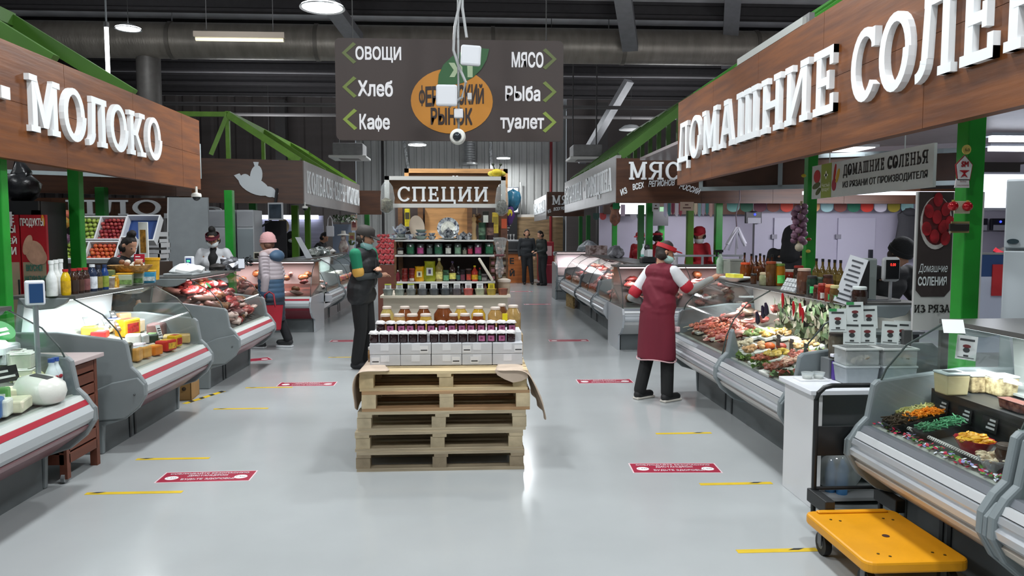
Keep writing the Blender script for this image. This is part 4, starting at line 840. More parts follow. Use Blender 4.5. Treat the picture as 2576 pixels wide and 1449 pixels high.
t = thing('wooden_bee', 'small carved wooden bee hanging above the pepper mill', 'ornament', (PX(1200, KY + .15), KY + .15, 1.93)); b = MB()
for j in range(4): b.sph((.03 * math.cos(j * 2.2), 0, -.03 * j), .036, 10)
obj('ornament_body', b, mat('8a5a24', .5, noise=1, ns=20, h2='2a1a10'), t, smooth=True); obj('string', MB().tube([(0, 0, .03), (0, 0, .12)], .003, 5), mat('d0c0a0', .6), t)
t = thing('carrier_bag', 'blue shiny bag hanging behind the kiosk beside the light panel', 'bag', (PX(1290, 11), 11, 1.98)); b = MB().sph((0, 0, .2), .13, 14, .9, .6, 1.2); b.jitter(.018, 8); obj('bag_body', b, mat('2d6a86', .25, noise=.4, ns=8), t, smooth=True); obj('handle', MB().tube([(0, 0, .3), (.01, 0, .5)], .005, 5), mat('dddddd', .5), t)
t = thing('carrier_bag', 'purple and yellow bag hanging under the blue one', 'bag', (PX(1282, 10.9), 10.9, 1.83)); b = MB().sph((0, 0, .12), .1, 12, .7, .5, 1.4); b.jitter(.014, 7); obj('bag_body', b, mat('4b2a66', .4), t, smooth=True); obj('print', MB().sph((.0, -.045, .16), .04, 8, 1, .3, 1.4), mat('c9b41c', .5), t)

# ================================================================ GOODS
_f = Vector((math.sin(CAM_YAW) * math.cos(CAM_PITCH), math.cos(CAM_YAW) * math.cos(CAM_PITCH), -math.sin(CAM_PITCH)))
_r = Vector((math.cos(CAM_YAW), -math.sin(CAM_YAW), 0)); _u = _r.cross(_f); CP = Vector((0, 0, 1.7))
def ray(px, py): return _f + _r * ((px - 1288) / 1900) - _u * ((py - 724.5) / 1900)
def FL(px, py, z=0):
    d = ray(px, py); return CP + d * ((z - 1.7) / d.z)
def AY(px, py, y):
    d = ray(px, py); return CP + d * (y / d.y)
def DK(key, px, py, lim=True):
    c = CASES[key]; I = c.M.inverted(); o = I @ CP; d = (I.to_3x3() @ ray(px, py))
    # deck plane z = a + b*x
    b_ = -(c.rise / .85); a = .615 + .25 * c.rise / .85
    t = (a + b_ * o.x - o.z) / (d.z - b_ * d.x); p = o + d * t
    x = max(-.5, min(.14, p.x)) if lim else p.x; y = max(.06, min(c.L - .07, p.y))
    return c.M @ Vector((x, y, deck_z(x, c.rise) + .001))
def TS(key, px, py): return FL(px, py, 1.226)
SLOPE = .185 / .85
def pack(name, label, cat, loc, dim, col, lab=None, rz=0, group=None, tip=0, rough=.35, ns=10, mark=None):
    t = thing(name, label, cat, loc, rz, group, (tip, 0, rz)); w_, d_, h_ = dim
    obj('wrapper', MB().box(-w_ / 2, w_ / 2, -d_ / 2, d_ / 2, 0, h_), mat(col, rough, noise=.18, ns=ns), t, bevel=min(dim) * .15)
    if lab: obj('label', MB().box(-w_ * .32, w_ * .32, -d_ * .3, d_ * .3, h_, h_ + .002), mat(lab, .5, noise=.3, ns=40), t)
    if mark: obj('print', MB().box(-w_ * .35, w_ * .35, -d_ / 2 - .002, -d_ / 2, h_ * .2, h_ * .75), mat(mark, .5, noise=.4, ns=40), t)
    return t
def tub(label, loc, w_, d_, h_, col, lidc='e8ece8', group=None, rz=0, mark=None, round_=False, cat='tub', content=None, lidmat=None):
    t = thing('food_tub', label, cat, loc, rz, group)
    if round_: obj('tub_body', MB().lathe([(w_ * .42, 0), (w_ * .5, h_ * .92)], n=22), mat(col, .3, noise=.25 if content else .03, ns=30, h2=content), t, smooth=True); obj('lid', MB().lathe([(w_ * .52, h_ * .9), (w_ * .52, h_), (w_ * .45, h_ * .985)], n=22), mat(lidc, .3), t, smooth=True)
    else:
        b = MB().add([(-w_ * .45, -d_ * .45, 0), (w_ * .45, -d_ * .45, 0), (w_ * .45, d_ * .45, 0), (-w_ * .45, d_ * .45, 0), (-w_ / 2, -d_ / 2, h_ * .9), (w_ / 2, -d_ / 2, h_ * .9), (w_ / 2, d_ / 2, h_ * .9), (-w_ / 2, d_ / 2, h_ * .9)], [(0, 3, 2, 1), (4, 5, 6, 7), (0, 1, 5, 4), (1, 2, 6, 5), (2, 3, 7, 6), (3, 0, 4, 7)])
        obj('tub_body', b, mat(col, .25, noise=.25 if content else .03, ns=30, h2=content), t, bevel=.008); obj('lid', MB().box(-w_ * .52, w_ * .52, -d_ * .52, d_ * .52, h_ * .88, h_), mat(lidc, .3), t, bevel=.006)
    if mark: obj('label', MB().box(-w_ * .28, w_ * .28, -d_ * .26, d_ * .26, h_, h_ + .002), mat(mark, .5, noise=.4, ns=40), t)
    return t
def tagcard(label, loc, wd, hg, rz, col='17181a', ink='d8d8d8', tip=.5, group='price tags'):
    t = thing('price_tag', label, 'price tag', loc, rz, group, (-tip, 0, rz)); obj('sheet', MB().box(-wd / 2, wd / 2, 0, .003, 0, hg), mat(col, .4), t)
    b = MB()
    for i in range(2): b.box(-wd * .36, wd * (.1 + .25 * i), -.002, 0, hg * (.62 - .36 * i), hg * (.76 - .36 * i))
    obj('print', b, mat(ink, .5), t)
# ---- dairy case L1
p = DK('L1', 105, 1012); t = thing('round_cheese', 'large white cheese wheel wrapped in film with a dark tag on top', 'cheese', p, .3, r=(0, SLOPE, 0)); b = MB().lathe([(.1, 0), (.142, .03), (.148, .08), (.13, .13), (.08, .155), (.001, .16)], n=24); obj('cheese_body', b, mat('dfe0d8', .3, noise=.04, ns=9, bump=.1), t, smooth=True); obj('tag', MB().box(-.06, .05, -.04, .03, .157, .161), mat('3d4040', .5), t)
for px, py, sq, nm in ((74, 948, 0, 'round'), (122, 945, 1, 'square'), (148, 930, 1, 'rear square')):
    p = DK('L1', px, py)
    for j in range(2): tub('white %s curd tub, %s of its stack of two' % (nm, ('lower', 'upper')[j]), p + Vector((0, 0, .103 * j)), .12, .12, .1, 'e3e5d6', 'eef0ea', 'white curd tubs', .2, '55564f' if j else None, not sq)
for i, (px, py) in enumerate(((148, 1000), (165, 985))):
    t = thing('milk_bottle', 'blue capped milk bottle, %s the case end' % ('further from', 'nearer to')[i], 'bottle', DK('L1', px, py), 0, 'blue capped bottles'); bottle_parts(t, .038, .24, 'dfe6ee', '2a4fa0', '2c4f9c', .45, .6, (.05, .35)); obj('emblem', MB().sph((.036, -.012, .12), .022, 10, .3, 1, .6), mat('9a1f2c', .5), t, smooth=True)
pack('milk_carton', 'white strip carton leaning at the end of the dairy case', 'carton', DK('L1', 178, 985), (.05, .05, .14), 'd5d9dc', None, .2)
for i, (px, py, dim, c, lab) in enumerate(((45, 1035, (.14, .2, .07), 'ded8bf', 'pale cheese block under the wrapped wheel'), (20, 1065, (.1, .1, .12), '3f6aa8', 'blue and white yoghurt packet near the glass'), (92, 1045, (.05, .16, .05), 'c9ccd6', 'white packet with red oval along the front lip'), (8, 1030, (.07, .07, .13), '5a9a4c', 'green and white dairy packet at the picture edge'), (30, 1000, (.12, .14, .06), 'e6dfc6', 'creamy cheese slab behind the cheese block'), (38, 1060, (.12, .12, .1), 'e6e6de', 'round white soft cheese by the front glass'))):
    pack('cheese_block' if 'cheese' in lab else 'dairy_packet', lab, 'cheese' if 'cheese' in lab else 'packet', DK('L1', px, py), dim, c, 'b0263a' if 'oval' in lab else None, .25, 'dairy goods', mark='d9dde4' if i in (1, 3) else None)
tagcard('black price tag with chalk writing among the curd', DK('L1', 22, 985) + Vector((0, 0, .06)), .16, .1, 1.2, tip=.3)
t = thing('curd_heap', 'mound of white curd cheese on a dark tray', 'curd', DK('L1', 15, 915) + Vector((0, 0, .1))); b = MB().sph((0, 0, .03), .16, 16, 1, 1, .55); b.jitter(.012, 3); obj('curd', b, mat('eceee8', .8, noise=.05, bump=.4, bs=30), t, smooth=True); obj('tray', MB().lathe([(.16, -.02), (.2, .0), (.2, .008)], n=24), mat('3b3f3e', .3), t, smooth=True); obj('stand', MB().lathe([(.08, -.12), (.05, -.02)], n=12), mat('3b3f3e', .4), t)
t = thing('braided_cheese', 'yellowish braided cheese strands behind the wrapped wheel', 'cheese', DK('L1', 55, 965)); b = MB()
for j in range(5): b.tube([(-.1 + .05 * j, -.05, .03), (-.08 + .05 * j, 0, .06), (-.1 + .05 * j, .06, .03)], .022, 8)
obj('strands', b, mat('dcdba6', .6), t, smooth=True)
t = thing('plastic_box', 'large cloudy plastic box at the far end of the dairy case', 'box', DK('L1', 140, 905) + Vector((-.05, .0, .08)), .1); obj('box_body', MB().box(-.13, .13, -.1, .1, 0, .13), TUBP, t, bevel=.02); obj('lining', MB().box(-.115, .115, -.085, .085, .005, .11), mat('e3e4ea', .5), t)
for i, px in enumerate((85, 118)): tub('clear lidded tub lying before the cloudy box, %s one' % ('outer', 'inner')[i], DK('L1', px, 905) + Vector((-.02, 0, .03)), .13, .11, .05, 'c9cbb8', 'c8ccd0', 'clear lidded tubs', .1)
t = thing('green_tub', 'green tub standing on the dairy case behind the oval sticker', 'tub', CASES['L1'].at(2.28, -.42)); obj('tub_body', MB().lathe([(.12, 0), (.14, .34)], n=22), mat('3c9a55', .35), t, smooth=True); obj('lid', MB().lathe([(.145, .33), (.145, .36)], n=22), mat('d8dcd8', .4), t)
c1 = CASES['L1']; q = c1.M @ Vector((-.0, 2.5, 1.115)); t = thing('oval_sticker', 'green oval sticker on the slanted glass of the dairy case', 'sticker', q, r=(0, .87, 0)); obj('sheet', MB().lathe([(.0755, 0), (.0755, .002)], n=28, sx=1, sy=1.7), mat('2f9a4a', .5), t); obj('print', MB().box(-.012, .012, -.07, .07, .002, .0035).box(.025, .04, -.05, .05, .002, .0035), mat('dfeee0', .5), t)
t = thing('price_display', 'white customer display with blue screen on a thin pole behind the dairy case', 'display', (PX(84, 4.9), 4.9, .8)); obj('pole', MB().tube([(0, 0, 0), (0, 0, .47)], .016, 10), mat('9ba3a6', .3, .6), t); obj('housing', MB().box(-.055, .055, -.03, .03, .45, .605), mat('dfe3ec', .4), t, r=(0, 0, .5), bevel=.012); obj('screen', MB().box(-.03, .045, -.033, -.03, .465, .585), mat('274a78', .2), t, r=(0, 0, .5))
# milk-case top jars at the picture edge
for j in range(2): tub('clear tub of salad, %s one of the stack at the picture edge' % ('lower', 'upper')[j], c1.top(2.55, -.3, .125 * j), .16, .16, .12, '7a6a52', 'e0e6e0', 'clear tubs on the dairy case', .1, content='b9b08a')
# ---- cheese case L2
for i, (px, py, dim, c, lb, nm, lab) in enumerate((
        (226, 842, (.12, .1, .06), 'd9b04a', 'c99a2c', 'cheese_tub', 'yellow lidded cheese box beside the slatted cabinet'), (252, 850, (.13, .1, .05), 'a8262a', 'c99a88', 'sausage_packet', 'red packet with a ring of sausage'), (228, 812, (.12, .1, .05), 'e2e4e0', None, 'cheese_packet', 'white cheese packet furthest back'), (248, 815, (.14, .1, .05), 'e6e4da', '2c2f33', 'cheese_packet', 'white cheese packet with a black tag'),
        (268, 815, (.12, .1, .06), 'e8e8e4', '2c4a9c', 'cheese_packet', 'white cheese packet with a blue band'), (285, 800, (.13, .1, .05), 'dcdcd2', '3a3c44', 'cheese_packet', 'pale packet leaning by the price rail'), (262, 838, (.16, .09, .06), 'e6cf9a', None, 'cheese_block', 'long pale yellow cheese block behind the black tags'), (284, 832, (.2, .09, .06), 'e9cf98', None, 'cheese_block', 'longest pale cheese block lying across the case'), (300, 838, (.13, .08, .05), 'dfc08a', None, 'cheese_block', 'short cheese block next to the longest one'),
        (312, 818, (.12, .08, .1), 'b9936c', None, 'paper_parcel', 'brown paper parcel at the back'), (322, 845, (.2, .09, .13), 'd9a01e', 'b3261f', 'noodle_bag', 'large yellow and red packet standing in the middle'), (350, 835, (.08, .06, .1), 'c9b89a', None, 'paper_parcel', 'small cream parcel with a leafy top'), (402, 842, (.2, .12, .1), '7a5a5a', None, 'meat_packet', 'purple brown vacuum packed meat'), (336, 868, (.12, .1, .08), 'dad9d2', None, 'cheese_bag', 'knotted white bag of soft cheese'), (356, 866, (.1, .08, .07), 'c9cfd0', 'f0f0f0', 'cheese_packet', 'see-through white packet with printed band'),
        (384, 862, (.15, .09, .07), '22382a', '6a8a58', 'cheese_packet', 'dark green packet under the white card'), (432, 862, (.18, .12, .06), 'd9c08c', None, 'cheese_block', 'beige cheese slab near the far end'), (462, 862, (.1, .1, .07), 'cfae74', None, 'cheese_block', 'small golden cheese block at the far end'), (480, 852, (.1, .08, .05), 'b99a68', 'e6e6e6', 'cheese_block', 'last cheese block with a white paper on it'), (418, 882, (.13, .1, .08), 'c92a1e', 'e0a82c', 'snack_bag', 'red and orange snack bag against the glass'), (440, 872, (.09, .08, .09), 'e0b51c', 'b3261f', 'snack_bag', 'yellow topped snack bag against the glass'),
        (388, 893, (.1, .08, .07), 'dd7a18', 'e6a84a', 'cheese_packet', 'bright orange cheese packet by the glass'), (358, 900, (.1, .09, .08), 'd69a4a', 'd0d6dc', 'cheese_block', 'orange cheese block with white wrapper, inner one'), (338, 908, (.1, .09, .09), 'd99c4e', 'd4d8de', 'cheese_block', 'orange cheese block with white wrapper, outer one'), (318, 908, (.09, .08, .12), '3c3a2a', '8a7a5a', 'sausage_packet', 'dark patterned packet at the near front corner'), (350, 882, (.12, .08, .05), 'b9aeb8', 'e3dde2', 'cheese_packet', 'lilac white packet behind the orange blocks'), (372, 882, (.1, .07, .05), 'd6c7b4', '22262e', 'cheese_packet', 'cream packet with a dark corner'))):
    pack(nm, lab + ' in the cheese case', 'cheese' if 'cheese' in nm else 'packet', DK('L2', px, py), tuple(v * 1.2 for v in dim), c, lb, PI / 2 + rnd.uniform(-.35, .35), 'goods in the cheese case', mark=lb if nm in ('noodle_bag', 'snack_bag') else None)
for i, (px, py, lab) in enumerate(((219, 838, 'black price tag standing at the back of the cheese case'), (268, 842, 'black price tag with a green spot in the cheese case'), (258, 812, 'black price tag clipped to white packets'), (298, 848, 'brown price tag against the pale cheese'))):
    tagcard(lab, DK('L2', px, py) + Vector((.02, 0, .06)), .06, .09, 1.1, '17181a' if i < 3 else '4a3a34')
card('price_card', 'white printed card standing among the cheese', 'price card', DK('L2', 400, 866) + Vector((.02, 0, .06)), .05, .12, 'e6e8ea', 4, .3, 1.2)
# syrups on the cheese case
def ts(i, key, px, py, kind, *a): pass
TX = lambda px, yy: Vector((PX(px, yy), yy, 1.226))
LT = lambda px: (lambda X: Vector((X, X / math.tan(CAM_YAW + math.atan((px - 1288) / 1900)), 1.226)))
def onx(px, X, z=1.226): return Vector((X, X / math.tan(CAM_YAW + math.atan((px - 1288) / 1900)), z))
for i, (px, h, r, c, cap, lb, lab) in enumerate(((163, .2, .034, 'd9b312', 'a81f24', 'c9a010', 'yellow squeezy bottle with red cap'), (184, .2, .033, '3a2418', 'a81f24', '2c1c14', 'dark brown squeezy bottle, first'), (198, .2, .033, '33201a', 'a81f24', '4a2c20', 'dark brown squeezy bottle, second'), (213, .2, .033, '3a2620', 'a81f24', '7a4a4a', 'dark brown squeezy bottle with green price dot'), (231, .22, .035, '26324a', 'd8dce0', 'd8dde6', 'blue and white bottle'), (246, .21, .03, '2a2e3a', '2c3040', '8a7a3a', 'dark bottle with yellow label'), (262, .21, .03, '21407a', '23365a', '8a9a3a', 'bright blue bottle'))):
    t = thing('syrup_bottle', lab + ' on the cheese case', 'bottle', onx(px, -3.1), 0, 'squeezy bottles on the cheese case'); bottle_parts(t, r, h, c, cap, lb, .5, .66, (.1, .55))
for i, px in enumerate((128, 140, 152)):
    t = thing('plastic_jug', 'tall white plastic jug beside the yellow bottle, %s' % ORD[i], 'jug', onx(px, -3.16 - .05 * i), 0, 'white plastic jugs'); bottle_parts(t, .04, .27, 'dfe3e2', 'eaeeee', None, .4, .5)
t = thing('honey_jar', 'small honey bottle with yellow cap beside the blue bottle', 'jar', onx(288, -3.1)); jar_parts(t, .032, .11, 'c08a1e', 'b9951c', .02, .8, 'd9b84a', .5)
tub('small clear tub of nuts beside the honey bottle', onx(273, -3.12), .09, .09, .1, '9a9084', 'd8dcd8', None, .2, None, True, content='6a5a48')
for i, (px, c, l, m_) in enumerate(((313, 'a9b39a', 'd9a52a', '6a8a4a'), (341, 'a3b09a', 'd9a52a', '5f8a4a'), (372, '3f9ac4', 'd9a52a', 'd0e2ea'))):
    t = tub('%s tub with yellow lid %s on the cheese case' % (('grey green', 'grey green', 'sky blue')[i], ('next to the honey bottle', 'in the middle of the row', 'ending the row')[i]), onx(px, -3.1), .13, .13, .12, c, l, 'yellow lidded tubs', .3); obj('print', MB().box(-.06, .06, -.066, -.063, .02, .06), mat(m_, .5, noise=.4, ns=40), t)
t = thing('egg_basket', 'flat wicker basket holding eggs on top of the tubs', 'basket', onx(327, -3.12, 1.35)); obj('basket_body', MB().lathe([(.13, 0), (.17, .05), (.175, .06), (.16, .055), (.12, .012)], n=26, sx=1.1), mat('a9814a', .8, noise=.4, ns=40, bump=.6, bs=60), t, smooth=True)
o3 = onx(327, -3.12, 1.35)
for i in range(14):
    a = rnd.uniform(0, 6.28); rr = rnd.uniform(.02, .12); c = ('a9714a', '8a5a3c', 'c08a66', 'e2dccf')[i % 4] if i % 3 else 'e2dccf'
    tag(obj('egg', MB().sph((0, 0, 0), .028, 12, 1, .8, .8), mat(c, .5), None, (o3.x + rr * math.cos(a) * 1.1, o3.y + rr * math.sin(a), o3.z + .05 + .018 * (i % 3)), smooth=True), '%s egg lying in the flat wicker basket' % ('white' if c == 'e2dccf' else 'brown'), 'egg', 'eggs in the wicker basket')
t = thing('food_bucket', 'yellow lidded bucket standing behind the eggs', 'bucket', onx(383, -3.25)); obj('bucket_body', MB().lathe([(.06, 0), (.07, .2)], n=20), mat('c99a24', .4, noise=.3, ns=10), t, smooth=True); obj('lid', MB().lathe([(.075, .2), (.075, .225)], n=20), mat('d9a01e', .4), t)
pack('flower_packet', 'small bunch of packed herbs at the basket edge', 'packet', onx(272, -3.2), (.1, .06, .15), '6a7a4a', 'd9b44a', .2)
tagcard('red price sign standing over the eggs', onx(350, -3.2, 1.42), .1, .08, 0, 'b01f34', 'f0d8d8', .1)
pack('paper_note', 'white paper note lying at the edge of the cheese case top', 'paper', CASES['L2'].top(.85, -.26), (.09, .3, .002), 'e8ebee', None, .1)
tag(obj('oval_sticker', MB().lathe([(.04, 0), (.04, .003)], n=24, sx=1, sy=2.2), mat('2f9a4a', .5), None, (CASES['L3'].M @ Vector((-.02, .12, 1.13))), r=(0, .85, .2)), 'green oval sticker at the near glass of the meat case', 'sticker')
# ---- meat: pieces copied with their own transform
def piece(name, label, cat, group, col, h2, sx, sy, sz, seed, r=.05, rough=.35, jit=.012, ns=16):
    b = MB().sph((0, 0, 0), r, 12, sx, sy, sz); b.jitter(jit, seed)
    return tag(obj(name, b, mat(col, rough, noise=.4, ns=ns, h2=h2), None, (0, 0, -5), smooth=1.4), label, cat, group)
KINDS_ = [piece('meat_cut', 'x', 'meat', 'g', '7a1f22', 'a8403c', 1.5, 1, .6, 1), piece('meat_cut', 'x', 'meat', 'g', '9c3a36', 'c98a80', 1.3, .9, .7, 2), piece('meat_cut', 'x', 'meat', 'g', '4a1a18', '6e2a24', 1.6, 1.1, .7, 3),
          piece('pork_rib', 'x', 'meat', 'g', 'b9605a', 'e0b0a4', 2.2, .5, .5, 4), piece('smoked_piece', 'x', 'meat', 'g', '5a3420', '8a5a34', 1.4, .9, .8, 5), piece('fat_slab', 'x', 'meat', 'g', 'b9958c', 'd6bdb4', 1.3, 1, .5, 6), piece('sausage', 'x', 'sausage', 'g', '6a5048', '8a6a60', 2.6, .55, .55, 7, jit=.004)]
PT = {'meat_cut': 'piece of raw red meat', 'pork_rib': 'pale pink pork rib strip', 'smoked_piece': 'brown smoked meat piece', 'fat_slab': 'white pork fat slab', 'sausage': 'grey brown sausage'}
_kf = set()
def scatter(key, n, where, y0, y1, d0, d1, kinds, rise=.0, sc_=1.0, layers=2, seed=1):
    r = random.Random(seed); c = CASES[key]; nrow = max(2, int((d1 - d0) / (.1 * sc_))); per = max(1, int(n / nrow / layers))
    for L_ in range(layers):
        for i in range(nrow):
            for j in range(per):
                kd = KINDS_[r.choice(kinds)]; d = d0 + (d1 - d0) * (i + .5 + r.uniform(-.3, .3)) / nrow; y = y0 + (y1 - y0) * (j + .5 + r.uniform(-.35, .35)) / per
                z = .028 * sc_ + L_ * .05 * sc_ + rise * max(0, (.1 - d)) * (.5 + .5 * (L_ + 1) / layers)
                nm = kd.name.split('.')[0]; s = sc_ * r.uniform(.75, 1.2)
                o = dup(kd, c.at(y, d, z), r=(r.uniform(-.3, .3), r.uniform(-.3, .3), r.uniform(0, 6.3)), scale=s, label='%s in the pile %s' % (PT[nm], where), group='%s pieces %s' % (nm.replace('_', ' '), where))
scatter('L3', 70, 'behind the glass beside the walking woman', .45, 1.43, -.52, .16, (0, 0, 1, 2, 2, 3, 4, 4, 5), .3, 1.2, 2, 3)
scatter('L3', 16, 'at the cheese end of the pink-lit case', .08, .45, -.5, .16, (6, 6, 6, 2), .3, 1.3, 2, 4)
scatter('R3', 44, 'of the case behind the apron seller', .1, 1.9, -.5, .15, (1, 3, 4, 5, 2, 0), .25, 1.2, 2, 5)
scatter('R4', 24, 'of the white-lit corner case', .1, 1.1, -.5, .15, (0, 1, 1, 3, 2), .25, 1.2, 1, 6)
scatter('R5', 30, 'of the first pink case along the aisle', .1, 1.85, -.5, .15, (0, 1, 2, 3), .3, 1.3, 1, 7)
scatter('R6', 28, 'of the second pink case along the aisle', .1, 2.4, -.5, .15, (0, 1, 5, 3), .3, 1.5, 1, 8)
scatter('L4', 26, 'of the corner case behind the walking woman', .1, 1.6, -.5, .15, (4, 4, 2, 6), .35, 1.3, 1, 9)
scatter('L5', 12, 'of the short silver case past the woman', .1, 1.3, -.5, .1, (5, 3, 1), .2, 1.2, 1, 10)
scatter('R2', 30, 'at the far end of the shashlik case', 0.08, 1.3, -.5, .15, (1, 3, 3, 6), .1, 1.0, 2, 11)
for kd in KINDS_: bpy.data.objects.remove(kd)
for i in range(7):
    y = .15 + .18 * i; p = CASES['R2'].at(.12 + .17 * i, .02, .06); t = thing('meat_skewer', 'long skewer of raw meat, %s from the far end of the shashlik case' % ORD[i], 'skewer', p, 0, 'meat skewers', (0, .2, PI + .15)); obj('stick', MB().tube([(-.3, 0, 0), (.2, 0, 0)], .004, 6), mat('d8cdb0', .5), t)
    b = MB()
    for j in range(7): b.sph((-.26 + .06 * j, 0, 0), .032, 8, 1, .9, .7)
    b.jitter(.006, i); obj('meat', b, mat('a84a34', .4, noise=1, ns=30, h2='d98a70'), t, smooth=True)
for i in range(9): tag(obj('price_tag', MB().box(-.002, .002, -.035, .035, 0, .055), mat('33373a', .4, noise=.5, ns=60), None, CASES['R2'].at(1.75 + .13 * i, -.15 + .06 * (i % 2), .05)), 'small grey price tag among the herbs and skewers', 'price tag', 'grey tags in the shashlik case')
# vegetables and herbs in the near half of R2
def leaf_clump(name, label, loc, r, cols, n, seed, cat='herbs', flat=.5, ls=.03):
    q = random.Random(seed); t = thing(name, label, cat, loc); 
    for c in cols:
        b = MB()
        for i in range(n // len(cols)):
            a = q.uniform(0, 6.28); rr = r * math.sqrt(q.random()); z = q.uniform(0, r * flat); c0 = Vector((rr * math.cos(a), rr * math.sin(a), z)); u = Vector((q.uniform(-1, 1), q.uniform(-1, 1), q.uniform(-.6, 1))).normalized() * ls; v = u.cross(Vector((q.uniform(-1, 1), q.uniform(-1, 1), q.uniform(-1, 1)))).normalized() * ls * .6
            b.add([c0 - u, c0 + v, c0 + u, c0 - v], [(0, 1, 2, 3)])
        obj('leaves', b, mat(c, .6, noise=.3, ns=20), t)
    return t
R2 = CASES['R2']
for i, (px, py, r, cols, lab) in enumerate(((1900, 930, .1, ('4a6a2c', '6a8a3c'), 'loose green herbs along the front lip of the shashlik case'), (1935, 955, .1, ('3f5f2a', '8a3a2a'), 'herbs mixed with red pepper near the case corner'), (1870, 905, .08, ('55702f', '7a9a44'), 'small bunch of dill by the case joint'), (1880, 850, .07, ('3f5a2c',), 'dark leafy bunch in the middle of the shashlik case'), (2050, 895, .09, ('4a6a2c', '8aa04a'), 'green bunch beside the basket mushrooms'))):
    leaf_clump('herb_bunch', lab, DK('R2', px, py), r, cols, 60, i)
def vine(name, label, p0, p1, cols, seed):
    q = random.Random(seed); t = thing(name, label, 'garland', p0); D = Vector(p1) - Vector(p0)
    for c in cols:
        b = MB()
        for i in range(110):
            c0 = D * q.random() + Vector((q.uniform(-.06, .06), q.uniform(-.06, .06), q.uniform(-.19, .1))); u = Vector((q.uniform(-.3, .3), q.uniform(-1, 1), q.uniform(-1, 1))).normalized() * .045; v = Vector((0, u.z, -u.y)).normalized() * .035
            b.add([c0 - u, c0 - u * .3 + v, c0 + u * .2 + v * .7, c0 + u, c0 + u * .2 - v * .7, c0 - u * .3 - v], [(0, 1, 2, 3, 4, 5)])
        obj('leaves', b, mat(c, .6, noise=.3, ns=20), t)
    return t
g = vine('vine_garland', 'artificial vine garland with chilli peppers hung inside the shashlik case', R2.M @ Vector((-.36, 1.25, 1.02)), R2.M @ Vector((-.34, 2.6, 1.05)), ('3a4a2a', '545a44', '2c3a20', '5f5a4c'), 3)
for i, (px, py) in enumerate(((1968, 755), (1995, 775), (2012, 780), (2018, 792))):
    p = AY(px, py, 5.35 - .04 * i); tag(obj('chilli_pepper', MB().tube([(0, 0, .05), (.003, 0, .02), (.006, 0, -.02), (.002, 0, -.06)], [.006, .011, .01, .002], 8), mat('b81c24', .3), None, p, smooth=True), 'red chilli pepper hanging in the vine garland, %s from the case joint' % ORD[i], 'chilli pepper', 'chilli peppers in the garland')
for i, (px, py) in enumerate(((1903, 800), (1917, 785), (1925, 778))):
    p = AY(px, py, 5.75 - .05 * i); tag(obj('aubergine', MB().tube([(0, 0, .05), (.008, 0, .02), (.012, 0, -.03), (.01, 0, -.05)], [.008, .016, .02, .006], 10), mat('2c2436', .2), None, p, smooth=True), 'small dark aubergine in the vine garland', 'aubergine', 'aubergines in the garland')
for i, (px, py, r, c, lab) in enumerate(((1872, 725, .05, '5f6a4a', 'green artichoke like vegetable at the far glass'), (1880, 795, .07, 'b9a08a', 'pale cauliflower head in the shashlik case'), (1860, 775, .05, '7a3a24', 'brown bread like ball behind the cauliflower'), (1900, 768, .055, '8a5a3a', 'round brown onion heap piece by the cauliflower'), (2045, 850, .05, 'b9762c', 'orange mushroom cap in the basket corner'), (2010, 880, .055, 'd9c7a0', 'pale mushroom cap beside the orange one'), (2030, 830, .04, 'd9b84a', 'yellow mushroom cap beside the vine'), (2000, 868, .05, 'c9b088', 'cream mushroom with red berry on top'), (1935, 880, .045, 'c95a1c', 'orange tomato between the grey tags'), (1915, 882, .04, 'b9481c', 'reddish tomato between the grey tags'), (1965, 880, .04, '9a3a2c', 'dark red tomato by the grey tags'))):
    b = MB().sph((0, 0, r * .7), r, 12, 1.1, 1.1, .75)
    if i < 3: b.jitter(.008, i)
    pp = DK('R2', px, py); tag(obj('mushroom' if 'mushroom' in lab else ('tomato' if 'tomato' in lab else 'vegetable'), b, mat(c, .5, noise=.25, ns=20), None, pp, smooth=True), lab, 'mushroom' if 'mushroom' in lab else ('tomato' if 'tomato' in lab else 'vegetable'))
for i, (px, py, c, lab) in enumerate(((1875, 880, 'c9bba0', 'tray of white mushrooms behind the tomatoes'), (1960, 905, 'b99a3c', 'tray of yellow pickled peppers near the front'), (1990, 925, 'c9a08a', 'tray of pinkish marinated meat at the case end'), (1925, 915, 'a8543a', 'tray of red marinated vegetables near the glass'), (1775, 835, 'c9604a', 'tray of shashlik pieces near the apron seller'), (1810, 850, 'a84a3c', 'tray of mixed grill meat before the case joint'), (1905, 850, '6a7a3a', 'tray of green pickles behind the tomatoes'), (1945, 850, 'c9a04a', 'tray of yellow marinated squash behind the grey tags'), (1985, 850, '8a6a3a', 'tray of brown marinated mushrooms under the garland'), (2020, 905, '9a4a3a', 'tray of dark red marinated meat at the near case end'), (1950, 940, '7a3a24', 'tray of spiced red meat by the front glass'), (1900, 890, 'd0a070', 'tray of pale sauerkraut between the tomatoes and the joint'), (2035, 880, 'b08a5a', 'tray of honey coloured mushrooms beside the end panel'), (1860, 830, '7a4a2a', 'tray of brown stuffed vegetables by the joint'))):
    p = DK('R2', px, py); t = thing('food_tray', lab, 'tray', p, 0, None, (0, -SLOPE, 0)); obj('tray_body', MB().box(-.11, .11, -.09, .09, 0, .03), mat('d0d2cc', .4), t, bevel=.006)
    b = MB(); q = random.Random(i)
    for j in range(22): b.sph((q.uniform(-.09, .09), q.uniform(-.07, .07), .04 + q.uniform(0, .03)), .024, 7, q.uniform(.8, 1.6), 1, .7)
    b.jitter(.004, i); o = obj('food', b, mat(c, .45, noise=.4, ns=30), t, smooth=True); o['kind'] = 'stuff'
